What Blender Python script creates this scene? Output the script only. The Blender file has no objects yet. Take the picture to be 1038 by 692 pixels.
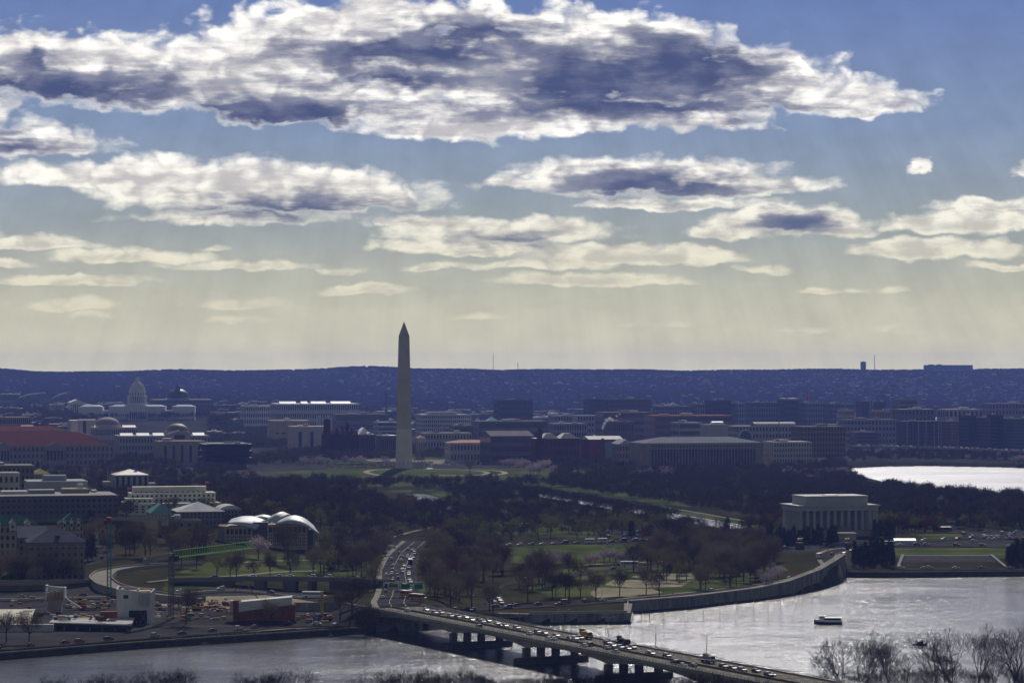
import bpy, math, random
import numpy as np
R = math.radians
scn = bpy.context.scene
col = scn.collection
# ------------------------------------------------------------------ camera, world, sun, exposure
F = 2768.0            # focal length in photo pixels (photo 1038 wide)
HZ = 378.0            # true horizon row
CX = 519.0
H = 122.0             # camera height above the river
cam_d = bpy.data.cameras.new('camera')
cam = bpy.data.objects.new('camera', cam_d)
col.objects.link(cam)
cam_d.sensor_width = 36.0
cam_d.lens = 36.0 * F / 1038.0
cam_d.clip_start = 5.0
cam_d.clip_end = 60000.0
cam.location = (0, 0, H)
cam.rotation_euler = (R(90) + math.atan(32.0 / F), 0, 0)
scn.camera = cam
vs = scn.view_settings
vs.view_transform = 'Standard'
vs.look = 'None'
vs.exposure = -0.1
vs.gamma = 1.0
vs.use_curve_mapping = False
scn.cycles.max_bounces = 4
scn.cycles.diffuse_bounces = 2
scn.cycles.glossy_bounces = 2
scn.cycles.transmission_bounces = 2
scn.cycles.volume_bounces = 0
scn.cycles.transparent_max_bounces = 4
scn.cycles.use_denoising = True

SUN_AZ, SUN_EL = 5.0, 38.0      # degrees right of +Y, above horizon
sl = bpy.data.lights.new('sun', 'SUN')
sl.energy = 4.7
sl.angle = R(0.5)
sl.color = (1.0, 0.96, 0.90)
sun = bpy.data.objects.new('sun', sl)
col.objects.link(sun)
sun.rotation_euler = (R(90 - SUN_EL), 0, R(180 - SUN_AZ))

world = bpy.data.worlds.new('World')
scn.world = world
world.use_nodes = True
nt = world.node_tree
nt.nodes.clear()
L = nt.links.new


def mth(op, a, b=None, c=None, clamp=False, tree=None):
    t = tree or nt
    n = t.nodes.new('ShaderNodeMath')
    n.operation = op
    n.use_clamp = clamp
    for i, v in enumerate((a, b, c)):
        if v is None:
            continue
        if isinstance(v, (int, float)):
            n.inputs[i].default_value = v
        else:
            t.links.new(v, n.inputs[i])
    return n.outputs[0]


def vmth(op, a, b=None, c=None):
    n = nt.nodes.new('ShaderNodeVectorMath')
    n.operation = op
    for i, v in enumerate((a, b, c)):
        if v is None:
            continue
        if isinstance(v, tuple):
            n.inputs[i].default_value = v
        else:
            L(v, n.inputs[i])
    return n


def sstep(v, a, b):
    n = nt.nodes.new('ShaderNodeMapRange')
    n.interpolation_type = 'SMOOTHSTEP'
    L(v, n.inputs['Value'])
    n.inputs['From Min'].default_value = a
    n.inputs['From Max'].default_value = b
    return n.outputs['Result']


def ramp(v, stops, tree=None, interp='LINEAR'):
    t = tree or nt
    n = t.nodes.new('ShaderNodeValToRGB')
    n.color_ramp.interpolation = interp
    e = n.color_ramp.elements
    e[0].position, e[0].color = stops[0][0], (*stops[0][1], 1)
    e[1].position, e[1].color = stops[-1][0], (*stops[-1][1], 1)
    for p, c in stops[1:-1]:
        k = e.new(p)
        k.color = (*c, 1)
    t.links.new(v, n.inputs[0])
    return n.outputs[0]


def mixc(f, a, b, tree=None, mode='MIX'):
    t = tree or nt
    n = t.nodes.new('ShaderNodeMix')
    n.data_type = 'RGBA'
    n.blend_type = mode
    for s, v in ((0, f), (6, a), (7, b)):
        if isinstance(v, (int, float)):
            n.inputs[s].default_value = v
        elif isinstance(v, tuple):
            n.inputs[s].default_value = (*v, 1)
        else:
            t.links.new(v, n.inputs[s])
    return n.outputs[2]


def noise(vec, scale, detail=5.0, rough=0.55):
    n = nt.nodes.new('ShaderNodeTexNoise')
    n.noise_dimensions = '2D'
    L(vec, n.inputs['Vector'])
    n.inputs['Scale'].default_value = scale
    n.inputs['Detail'].default_value = detail
    n.inputs['Roughness'].default_value = rough
    return n


def lin(r, g, b):
    f = lambda c: (c / 255 / 12.92) if c <= 10.31 else ((c / 255 + 0.055) / 1.055) ** 2.4
    return (f(r), f(g), f(b))


tc = nt.nodes.new('ShaderNodeTexCoord')
sp = nt.nodes.new('ShaderNodeSeparateXYZ')
L(tc.outputs['Generated'], sp.inputs[0])
az = mth('ARCTAN2', sp.outputs[0], sp.outputs[1])
el = mth('ARCSINE', sp.outputs[2])
U = mth('MULTIPLY_ADD', az, F, CX)            # sky longitude / latitude in the photo's angular unit
V = mth('MULTIPLY_ADD', el, -F, HZ)
W = mth('MAXIMUM', mth('MULTIPLY_ADD', el, F, 45.0), 20.0)
cmb = nt.nodes.new('ShaderNodeCombineXYZ')
L(U, cmb.inputs[0])
L(V, cmb.inputs[1])
P = cmb.outputs[0]
W01 = mth('DIVIDE', W, 420.0)
NV = vmth('MULTIPLY_ADD', P, (0.0085, 0.0135, 0), (0, 0, 3.7)).outputs[0]      # billows
NS = vmth('MULTIPLY_ADD', P, (0.006, 0.03, 0), (0, 0, 8.1)).outputs[0]       # flat streaks
wn = noise(NV, 2.4, 4.0, 0.5)
wc = vmth('MULTIPLY', vmth('SUBTRACT', wn.outputs['Color'], (0.5, 0.5, 0.5)).outputs[0], (1.0, 0.5, 0.0)).outputs[0]
wsc = nt.nodes.new('ShaderNodeVectorMath')
wsc.operation = 'SCALE'
L(wc, wsc.inputs[0])
L(mth('MULTIPLY_ADD', W, 0.19, 4.0), wsc.inputs['Scale'])
PW = vmth('ADD', P, wsc.outputs[0]).outputs[0]


def puffs(scale):
    n = nt.nodes.new('ShaderNodeTexVoronoi')
    n.feature = 'F1'
    n.voronoi_dimensions = '2D'
    n.inputs['Scale'].default_value = scale
    n.inputs['Detail'].default_value = 1.0
    n.inputs['Roughness'].default_value = 0.6
    L(vmth('MULTIPLY_ADD', wc, (0.5, 0.5, 0), NV).outputs[0], n.inputs['Vector'])
    return mth('SUBTRACT', 0.45, n.outputs['Distance'])


CLOUDS = [  # centre, radii, weight
    (95, 84, 175, 50, 1.2), (0, 66, 110, 36, 1.0), (230, 92, 190, 52, 1.2), (330, 60, 150, 55, 1.2), (372, 26, 120, 30, 1.0),
    (480, 26, 95, 28, 1.0), (500, 78, 190, 62, 1.3), (625, 66, 150, 56, 1.3), (735, 92, 135, 48, 1.2), (855, 108, 88, 25, 1.0),
    (480, 128, 125, 30, 1.0), (620, 118, 190, 34, 1.1), (828, 84, 26, 14, .35), (330, 116, 130, 26, 1.0),
    (25, 152, 100, 22, .9), (150, 184, 150, 22, .9), (255, 198, 180, 34, 1.1), (360, 206, 90, 22, .9), (430, 226, 60, 10, .6), (240, 222, 110, 12, .6),
    (660, 186, 150, 28, 1.1), (600, 178, 80, 20, 1.0), (730, 192, 105, 19, .9), (690, 209, 95, 9, .7), (520, 188, 50, 10, .5),
    (800, 226, 84, 19, 1.0), (735, 238, 42, 8, .6), (835, 236, 50, 10, .7),
    (510, 238, 112, 15, .8), (425, 250, 60, 8, .5), (500, 254, 95, 8, .6),
    (640, 262, 122, 12, .8), (545, 270, 85, 6, .5), (600, 286, 92, 8, .7),
    (35, 249, 62, 8, .7), (130, 263, 82, 9, .6), (245, 272, 75, 6, .5), (12, 270, 26, 6, .6), (75, 287, 75, 6, .7),
    (372, 295, 44, 6, .7), (430, 272, 24, 5, .5), (345, 276, 22, 4, .4), (218, 252, 14, 5, .4), (244, 310, 36, 6, .4), (246, 326, 30, 4, .3), (72, 312, 42, 7, .4), (95, 322, 24, 4, .3),
    (922, 171, 19, 11, .9), (1042, 178, 24, 18, .9), (1008, 213, 66, 10, .8), (985, 231, 98, 13, .8), (948, 257, 92, 12, .8), (1022, 273, 40, 5, .5),
    (830, 295, 17, 4, .5), (770, 275, 22, 4, .3), (905, 335, 30, 4, .25), (660, 330, 28, 3, .25), (490, 322, 22, 3, .2), (805, 336, 30, 3, .25), (890, 296, 30, 3, .2),
    # beyond the frame, so that the sky goes on
    (-160, 120, 200, 60, 1.2), (-120, 240, 120, 20, .8), (1250, 120, 150, 40, 1.1), (1180, 260, 90, 14, .8), (200, -160, 400, 60, 1.2), (900, -260, 400, 80, 1.2),
]
DARKS = [
    (70, 92, 150, 20, 1.0), (270, 112, 135, 19, 1.1), (405, 52, 130, 17, 1.1), (480, 34, 90, 16, .9), (400, 78, 110, 8, .7),
    (600, 80, 100, 30, 1.2), (690, 66, 95, 34, 1.2), (560, 60, 40, 22, .8), (640, 105, 200, 12, .9), (790, 112, 50, 8, .5),
    (300, 208, 105, 12, .8), (645, 184, 78, 16, 1.0), (705, 188, 60, 9, .7), (808, 224, 42, 12, 1.0), (8, 148, 60, 8, .6), (520, 240, 40, 6, .4), (-160, 130, 180, 30, 1.0),
    (200, -150, 300, 40, 1.0), (900, -240, 300, 50, 1.0), (110, 118, 80, 6, .6), (35, 66, 30, 10, .6),
]


def field(lst, vec, asym=False):
    acc = None
    for cx, cy, rx, ry, w in lst:
        if asym and cy > 230:
            rx, ry, w = rx * 1.08, ry * 1.25, w * 1.25
        d = vmth('MULTIPLY_ADD', vec, (1 / rx, 1 / ry, 0), (-cx / rx, -cy / ry, 0)).outputs[0]
        if asym:      # flat undersides
            d = vmth('MULTIPLY_ADD', vmth('MAXIMUM', d, (-99.0, 0.0, 0.0)).outputs[0], (0, 0.9, 0), d).outputs[0]
        ln = vmth('LENGTH', d).outputs['Value']
        t = mth('MULTIPLY_ADD', ln, -w, w)
        acc = t if acc is None else mth('MAXIMUM', acc, t)
    return acc


D0 = field(CLOUDS, PW, True)
DK0 = field([(a, b + 4, c, d * 1.12, e) for a, b, c, d, e in DARKS], PW)
fn = noise(NV, 3.0, 6.0, 0.52).outputs['Fac']
fs = noise(NS, 3.0, 4.0, 0.6).outputs['Fac']
pf = puffs(3.4)
fnc = mth('SUBTRACT', fn, 0.5)
fsc = mth('SUBTRACT', fs, 0.5)
amp = mth('MULTIPLY_ADD', W01, 0.65, 0.35)
nz = mth('ADD', mth('MULTIPLY', fnc, 0.75), mth('MULTIPLY_ADD', pf, 0.34, mth('MULTIPLY_ADD', fsc, 0.35, -0.02)))
D = mth('ADD', D0, mth('MULTIPLY_ADD', nz, amp, 0.12))
alpha = sstep(D, -0.06, 0.36)
DK = mth('ADD', DK0, mth('ADD', mth('MULTIPLY', fnc, 0.6), mth('MULTIPLY_ADD', fsc, 1.5, mth('MULTIPLY', pf, -0.30))))
dark = mth('MULTIPLY', sstep(DK, -0.46, 0.62), sstep(D, 0.0, 0.40))
rel = mth('ADD', mth('MULTIPLY', fnc, -1.7), mth('MULTIPLY_ADD', pf, -1.3, mth('MULTIPLY', fsc, 1.6)))
body = sstep(mth('MULTIPLY_ADD', D, 0.9, rel), 0.0, 1.5)
low = sstep(V, 120.0, 330.0)
bright = mixc(low, (1.10, 1.07, 1.0), lin(224, 218, 188))
mid = mixc(low, lin(192, 190, 194), lin(200, 196, 174))
cloudc = mixc(body, bright, mid)
dtone = sstep(mth('ADD', mth('MULTIPLY', fnc, 1.0), mth('MULTIPLY_ADD', fsc, 1.0, mth('MULTIPLY', DK0, -0.5))), -0.6, 0.5)
cloudc = mixc(dark, cloudc, mixc(dtone, mixc(low, lin(74, 85, 124), lin(108, 118, 140)), mixc(low, lin(140, 144, 164), lin(150, 152, 154))))
# clear sky
e01 = mth('DIVIDE', mth('SUBTRACT', HZ, V), 900.0, clamp=True)
base = ramp(e01, [(0.0, lin(226, 219, 178)), (0.05, lin(206, 202, 172)), (0.16, lin(156, 164, 164)), (0.27, lin(130, 148, 176)),
                  (0.42, lin(104, 126, 176)), (0.6, lin(80, 112, 180)), (1.0, lin(70, 105, 185))])
ang = mth('ARCTAN2', mth('SUBTRACT', U, 470.0), mth('ADD', V, 700.0))
rv = nt.nodes.new('ShaderNodeCombineXYZ')
L(ang, rv.inputs[0])
rn = noise(rv.outputs[0], 26.0, 4.0, 0.6).outputs['Fac']
rays = mth('MULTIPLY_ADD', mth('MULTIPLY', mth('SUBTRACT', rn, 0.5), sstep(V, -80.0, 190.0)), 0.26, 1.0)
mott = mth('MULTIPLY_ADD', mth('SUBTRACT', noise(NV, 2.2, 3.0).outputs['Fac'], 0.5), 0.25, 1.0)
sc_ = nt.nodes.new('ShaderNodeVectorMath')
sc_.operation = 'SCALE'
L(base, sc_.inputs[0])
L(mth('MULTIPLY', rays, mott), sc_.inputs['Scale'])
vis0 = mixc(alpha, sc_.outputs[0], cloudc)
vsn = nt.nodes.new('ShaderNodeVectorMath')
vsn.operation = 'SCALE'
L(vis0, vsn.inputs[0])
vsn.inputs['Scale'].default_value = 1.12
vis = vsn.outputs[0]
sky = nt.nodes.new('ShaderNodeTexSky')
sky.sky_type = 'NISHITA'
sky.sun_disc = False
sky.sun_elevation = R(SUN_EL)
sky.sun_rotation = R(SUN_AZ)
sky.altitude = 50
nsc = nt.nodes.new('ShaderNodeVectorMath')
nsc.operation = 'SCALE'
L(sky.outputs[0], nsc.inputs[0])
nsc.inputs['Scale'].default_value = 0.07
tint = mixc(1.0, nsc.outputs[0], (1.12, 0.95, 0.74), mode='MULTIPLY')
hi = mth('MAXIMUM', sstep(el, 0.16, 0.42), sstep(mth('ABSOLUTE', az), 0.5, 1.0))
final = mixc(hi, vis, tint)
bg = nt.nodes.new('ShaderNodeBackground')
L(final, bg.inputs[0])
bg.inputs[1].default_value = 1.0
wo = nt.nodes.new('ShaderNodeOutputWorld')
L(bg.outputs[0], wo.inputs[0])
world.cycles.sampling_method = 'MANUAL'
world.cycles.sample_map_resolution = 512

# ------------------------------------------------------------------ helpers
random.seed(7)
rng = np.random.default_rng(7)
ROT = R(14.1)                      # the street grid against the viewing direction
PI = math.pi


def lerp(v, xs, ys):
    return np.interp(v, xs, ys)


def sm(v, a, b):
    t = np.clip((v - a) / (b - a), 0, 1)
    return t * t * (3 - 2 * t)


def zt(py, Y):
    """height of something seen at photo row py at distance Y"""
    return H - (py - HZ) * Y / F


def xw(px, Y):
    return (px - CX) * Y / F


_M = {}


def mat(name, rgb, rough=0.8, var=0.0, vscale=0.2, metal=0.0, rnd=0.0, rgb2=None, spec=0.3, bump=0.0, stretch=None):
    if name in _M:
        return _M[name]
    m = bpy.data.materials.new(name)
    m.use_nodes = True
    t = m.node_tree
    b = t.nodes['Principled BSDF']
    b.inputs['Roughness'].default_value = rough
    b.inputs['Metallic'].default_value = metal
    b.inputs['Specular IOR Level'].default_value = spec if spec != 0.3 else (0.0 if rough > .82 else .12)
    b.inputs['Base Color'].default_value = (*rgb, 1)
    out = None
    if var or rgb2:
        tcn = t.nodes.new('ShaderNodeTexCoord')
        src = tcn.outputs['Object']
        if stretch:
            mp = t.nodes.new('ShaderNodeMapping')
            mp.inputs['Scale'].default_value = stretch
            t.links.new(src, mp.inputs[0])
            src = mp.outputs[0]
        n = t.nodes.new('ShaderNodeTexNoise')
        n.inputs['Scale'].default_value = vscale
        n.inputs['Detail'].default_value = 5
        n.inputs['Roughness'].default_value = 0.65
        t.links.new(src, n.inputs['Vector'])
        c2 = rgb2 or tuple(c * (1 + var) for c in rgb)
        c1 = rgb if rgb2 else tuple(c * (1 - var) for c in rgb)
        out = ramp(n.outputs['Fac'], [(0.32, c1), (0.68, c2)], tree=t)
        if bump:
            bp = t.nodes.new('ShaderNodeBump')
            bp.inputs['Strength'].default_value = bump
            bp.inputs['Distance'].default_value = 0.3
            t.links.new(n.outputs['Fac'], bp.inputs['Height'])
            t.links.new(bp.outputs[0], b.inputs['Normal'])
    if rnd:
        oi = t.nodes.new('ShaderNodeObjectInfo')
        hs = t.nodes.new('ShaderNodeHueSaturation')
        t.links.new(mth('MULTIPLY_ADD', oi.outputs['Random'], 2 * rnd, 1 - rnd, tree=t), hs.inputs['Value'])
        t.links.new(mth('MULTIPLY_ADD', oi.outputs['Random'], 0.04, 0.48, tree=t), hs.inputs['Hue'])
        if out is None:
            hs.inputs['Color'].default_value = (*rgb, 1)
        else:
            t.links.new(out, hs.inputs['Color'])
        out = hs.outputs[0]
    if out is not None:
        t.links.new(out, b.inputs['Base Color'])
    _M[name] = m
    return m


class MB:
    def __init__(s):
        s.v, s.f = [], []

    def add(s, vs, fs):
        k = len(s.v)
        s.v += [tuple(map(float, p)) for p in vs]
        s.f += [tuple(i + k for i in f) for f in fs]
        return s

    def box(s, x0, x1, y0, y1, z0, z1):
        return s.add([(x0, y0, z0), (x1, y0, z0), (x1, y1, z0), (x0, y1, z0), (x0, y0, z1), (x1, y0, z1), (x1, y1, z1), (x0, y1, z1)],
                     [(0, 3, 2, 1), (4, 5, 6, 7), (0, 1, 5, 4), (1, 2, 6, 5), (2, 3, 7, 6), (3, 0, 4, 7)])

    def prism(s, pts, z0, z1):
        """pts: list of (x,y); z0/z1 numbers or lists"""
        n = len(pts)
        a = z0 if hasattr(z0, '__len__') else [z0] * n
        b = z1 if hasattr(z1, '__len__') else [z1] * n
        vs = [(p[0], p[1], a[i]) for i, p in enumerate(pts)] + [(p[0], p[1], b[i]) for i, p in enumerate(pts)]
        return s.add(vs, [tuple(range(n - 1, -1, -1)), tuple(range(n, 2 * n))] + [(i, (i + 1) % n, n + (i + 1) % n, n + i) for i in range(n)])

    def lathe(s, cx, cy, prof, n=16, cap=True):
        vs = []
        for r, z in prof:
            vs += [(cx + r * math.cos(2 * PI * i / n), cy + r * math.sin(2 * PI * i / n), z) for i in range(n)]
        fs = [(k * n + i, k * n + (i + 1) % n, (k + 1) * n + (i + 1) % n, (k + 1) * n + i) for k in range(len(prof) - 1) for i in range(n)]
        if cap:
            fs += [tuple(range(n - 1, -1, -1)), tuple(range((len(prof) - 1) * n, len(prof) * n))]
        return s.add(vs, fs)

    def cyl(s, cx, cy, z0, z1, r0, r1=None, n=8):
        return s.lathe(cx, cy, [(r0, z0), (r0 if r1 is None else r1, z1)], n)

    def tube(s, p, q, r0, r1=None, n=4):
        p, q = np.array(p, float), np.array(q, float)
        d = q - p
        ln = np.linalg.norm(d)
        if ln < 1e-6:
            return s
        d /= ln
        a = np.cross(d, (0, 0, 1.0)) if abs(d[2]) < .9 else np.cross(d, (1.0, 0, 0))
        a /= np.linalg.norm(a)
        b = np.cross(d, a)
        r1 = r0 if r1 is None else r1
        vs = [p + r0 * (math.cos(2 * PI * i / n + .78) * a + math.sin(2 * PI * i / n + .78) * b) for i in range(n)]
        vs += [q + r1 * (math.cos(2 * PI * i / n + .78) * a + math.sin(2 * PI * i / n + .78) * b) for i in range(n)]
        return s.add(vs, [(i, (i + 1) % n, n + (i + 1) % n, n + i) for i in range(n)] + [tuple(range(n - 1, -1, -1)), tuple(range(n, 2 * n))])

    def hip(s, x0, x1, y0, y1, z0, h, inset=None, top=0.0):
        w, d = x1 - x0, y1 - y0
        k = inset if inset is not None else min(w, d) / 2 * .999
        kx, ky = min(k, w / 2 * .999), min(k, d / 2 * .999)
        return s.add([(x0, y0, z0), (x1, y0, z0), (x1, y1, z0), (x0, y1, z0), (x0 + kx, y0 + ky, z0 + h), (x1 - kx, y0 + ky, z0 + h), (x1 - kx, y1 - ky, z0 + h), (x0 + kx, y1 - ky, z0 + h)],
                     [(0, 3, 2, 1), (4, 5, 6, 7), (0, 1, 5, 4), (1, 2, 6, 5), (2, 3, 7, 6), (3, 0, 4, 7)])

    def gable(s, x0, x1, y0, y1, z0, h, along='x'):
        if along == 'x':
            ym = (y0 + y1) / 2
            return s.add([(x0, y0, z0), (x1, y0, z0), (x1, y1, z0), (x0, y1, z0), (x0, ym, z0 + h), (x1, ym, z0 + h)],
                         [(0, 3, 2, 1), (0, 1, 5, 4), (2, 3, 4, 5), (1, 2, 5), (3, 0, 4)])
        xm = (x0 + x1) / 2
        return s.add([(x0, y0, z0), (x1, y0, z0), (x1, y1, z0), (x0, y1, z0), (xm, y0, z0 + h), (xm, y1, z0 + h)],
                     [(0, 3, 2, 1), (1, 2, 5, 4), (3, 0, 4, 5), (0, 1, 4), (2, 3, 5)])

    def mesh(s, name, material=None, smooth=False):
        me = bpy.data.meshes.new(name)
        me.from_pydata(s.v, [], s.f)
        if material:
            me.materials.append(material)
        if smooth:
            me.polygons.foreach_set('use_smooth', [True] * len(me.polygons))
        me.update()
        return me


def npmesh(name, V, Fc, material=None, smooth=False, midx=None):
    """V (n,3) ; Fc (m,k) all the same k"""
    me = bpy.data.meshes.new(name)
    V = np.asarray(V, np.float32)
    Fc = np.asarray(Fc, np.int32)
    m, k = Fc.shape
    me.vertices.add(len(V))
    me.vertices.foreach_set('co', V.ravel())
    me.loops.add(m * k)
    me.loops.foreach_set('vertex_index', Fc.ravel())
    me.polygons.add(m)
    me.polygons.foreach_set('loop_start', np.arange(0, m * k, k, dtype=np.int32))
    me.polygons.foreach_set('loop_total', np.full(m, k, np.int32))
    if smooth:
        me.polygons.foreach_set('use_smooth', np.ones(m, bool))
    for x in (material if isinstance(material, (list, tuple)) else [material]):
        if x:
            me.materials.append(x)
    if midx is not None:
        me.polygons.foreach_set('material_index', np.asarray(midx, np.int32))
    me.update()
    me.validate()
    return me


def link(name, data, parent=None, loc=None, rot=None, scale=None, m=None):
    o = bpy.data.objects.new(name, data)
    col.objects.link(o)
    if parent:
        o.parent = parent
    if loc is not None:
        o.location = loc
    if rot is not None:
        o.rotation_euler = (0, 0, rot) if isinstance(rot, (int, float)) else rot
    if scale is not None:
        o.scale = scale
    if m is not None:
        o.material_slots[0].link = 'OBJECT'
        o.material_slots[0].material = m
    return o


def obj(name, mb, material, parent=None, loc=None, rot=None, smooth=False):
    return link(name, mb.mesh(name, material, smooth), parent, loc, rot)


def tag(o, label=None, cat=None, group=None, kind=None):
    if label:
        o['label'] = label
    if cat:
        o['category'] = cat
    if group:
        o['group'] = group
    if kind:
        o['kind'] = kind
    return o


def thing(name, label, cat, loc=(0, 0, 0), rz=0.0, group=None):
    o = link(name, None, None, loc, rz)
    return tag(o, label, cat, group)


def dup(root, loc, rz=None, label=None, group=None, scale=None):
    r = root.copy()
    col.objects.link(r)
    r.location = loc
    if rz is not None:
        r.rotation_euler = (0, 0, rz)
    if scale is not None:
        r.scale = scale
    if label:
        r['label'] = label
    if group:
        r['group'] = group
    for ch in root.children:
        c = ch.copy()
        col.objects.link(c)
        c.parent = r
        for g in ch.children:
            d = g.copy()
            col.objects.link(d)
            d.parent = c
    return r


# ------------------------------------------------------------------ shape of the land
SHORE = [(-400, 672), (-60, 671), (0, 668), (150, 656), (300, 646), (372, 641), (400, 638), (530, 633), (638, 631.5), (639, 621), (700, 616), (740, 611), (768, 608),
         (800, 603), (832, 596), (850, 589.5), (857, 584.5), (900, 585), (1038, 583.5), (1500, 583)]
SH_PX = [p for p, _ in SHORE]
SH_Y = [H * F / (q - HZ) for _, q in SHORE]
WTOP = ([640, 740, 768, 800, 832, 848, 857], [5.5, 5.5, 5.9, 7.0, 10.0, 12.7, 13.0])      # the rising river wall
BASIN = [(852, 476.5), (866, 474.2), (900, 472.6), (945, 472.2), (1038, 474), (1300, 475), (1400, 512), (1100, 507), (1038, 505.5), (1000, 503.5), (940, 499), (905, 495), (872, 486)]
BR_D = np.array((0.446, -0.895))        # direction of the bridge, towards the camera
BR_N = np.array((0.895, 0.446))
BR_0 = np.array((-66.7, 1290.0))        # near edge of the deck at the abutment
BR_W, BR_Z = 26.7, 11.0
APP = [(-52.5, 1291, BR_Z), (-56, 1330, 10.6), (-57, 1384, 9.5), (-60, 1470, 8.2), (-66, 1600, 6.6), (-68, 1764, 5.4), (-64, 1900, 5.0)]      # centre of the approach road


def inpoly(px, py, poly):
    px, py = np.asarray(px, float), np.asarray(py, float)
    c = np.zeros(np.broadcast(px, py).shape, bool)
    n = len(poly)
    for i in range(n):
        x1, y1 = poly[i]
        x2, y2 = poly[(i + 1) % n]
        cond = ((y1 > py) != (y2 > py))
        with np.errstate(divide='ignore', invalid='ignore'):
            xi = (x2 - x1) * (py - y1) / ((y2 - y1) if y2 != y1 else 1e-9) + x1
        c ^= cond & (px < xi)
    return c


def gp(px, py, z=5.0):
    """world X,Y of the photo's point px,py lying at height z"""
    Y = (H - z) * F / (py - HZ)
    return xw(px, Y), Y


BASIN_W = [gp(a, b, 0.0) for a, b in BASIN]
RAMP_IN = [gp(a, b, z) for a, b, z in ((640, 606, 5.5), (740, 592, 5.6), (790, 578, 7), (806, 568, 9), (815, 558, 10))]


def hts(X, Y):
    X, Y = np.asarray(X, float), np.asarray(Y, float)
    px = CX + X / np.maximum(Y, 1) * F
    ys = lerp(px, SH_PX, SH_Y)
    z = 5.0 + 0 * X
    z = np.where(Y < 1400, 3.6 + 1.4 * sm(Y - ys, 5, 60), z)
    # hill of the office quarter on the left
    fx = sm(-X, 95, 190)
    prof = lerp(Y, [1300, 1380, 1440, 1500, 1600, 1750, 1900, 2300, 2900], [5, 6, 9, 12, 14, 15, 19, 15, 6]) - 5
    z = z + fx * prof
    # mound of the columned memorial and the bank with the broad steps
    z = z + 5.0 * np.exp(-(((X - 235) / 90) ** 2 + ((Y - 1915) / 75) ** 2))
    fr = sm(px, 852, 862)
    z = z + fr * (lerp(Y, [1640, 1650, 1655, 1692, 1800, 1900], [3.4, 3.4, 3.4, 9.0, 8.6, 6.5]) - 5) * sm(1990 - Y, 0, 90) * sm(Y, 1500, 1600)
    # rise to the circle behind the wall
    z = z + 4.5 * np.exp(-(((X - 195) / 45) ** 2 + ((Y - 1745) / 60) ** 2)) * (1 - fr)
    # knoll of the obelisk
    z = z + 7.5 * np.exp(-(((X + 124) / 190) ** 4 + ((Y - 3150) / 190) ** 4))
    # capitol hill and the low rise of the town
    z = z + 16 * sm(Y, 4500, 5300) * sm(-X, 300, 600) + 12 * sm(Y, 4800, 6000)
    # the far ridge
    rd = lerp(px, [-400, 0, 60, 120, 180, 260, 330, 420, 520, 640, 760, 900, 1038, 1500], [128, 127, 122, 125, 130, 128, 134, 144, 146, 147, 147, 144, 145, 143])
    rr = sm(Y, 7400, 10600) * 0.62 + sm(Y, 9300, 10600) * 0.38
    wob = 7 * np.sin(X / 310 + Y / 700) + 5 * np.sin(X / 130 + 1.3 + Y / 300) + 3 * np.sin(X / 57 + Y / 190)
    z = z + rr * (rd - 33) + wob * sm(Y, 7400, 8200) * (1 - 0.62 * sm(Y, 10200, 10600))
    z = z - 60 * sm(Y, 10800, 12500)
    # embankment of the bridge approach
    ay, ax, azz = [a[1] for a in APP], [a[0] for a in APP], [a[2] for a in APP]
    dx = np.abs(X - lerp(Y, ay, ax))
    fe = (1 - sm(dx, 17, 34)) * sm(Y, 1284, 1290) * (1 - sm(Y, 1850, 1900))
    z = z * (1 - fe) + (lerp(Y, ay, azz) - 0.25) * fe
    # the river ramp
    lo = lerp(px, WTOP[0], WTOP[1]) - 0.25
    dd = Y - ys
    fw = sm(px, 636, 641) * (1 - sm(px, 855.5, 857.5)) * (1 - sm(dd, 26, 48))
    z = z * (1 - fw) + lo * fw
    # water
    z = np.where(dd < 1.6, -3.0, z)
    z = np.where((px > 845) & inpoly(X, Y, BASIN_W), -3.0, z)
    return z


def hz(x, y):
    return float(hts(np.array([x]), np.array([y]))[0])


def gpt(px, py):
    """world point of the land seen at px,py (marching on the height field)"""
    z = 5.0
    for _ in range(12):
        x, y = gp(px, py, z)
        z = 0.5 * z + 0.5 * max(hz(x, y), 0.0)
    return x, y, z


def project(X, Y, Z):
    return CX + X / Y * F, HZ + (H - Z) / Y * F

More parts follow.
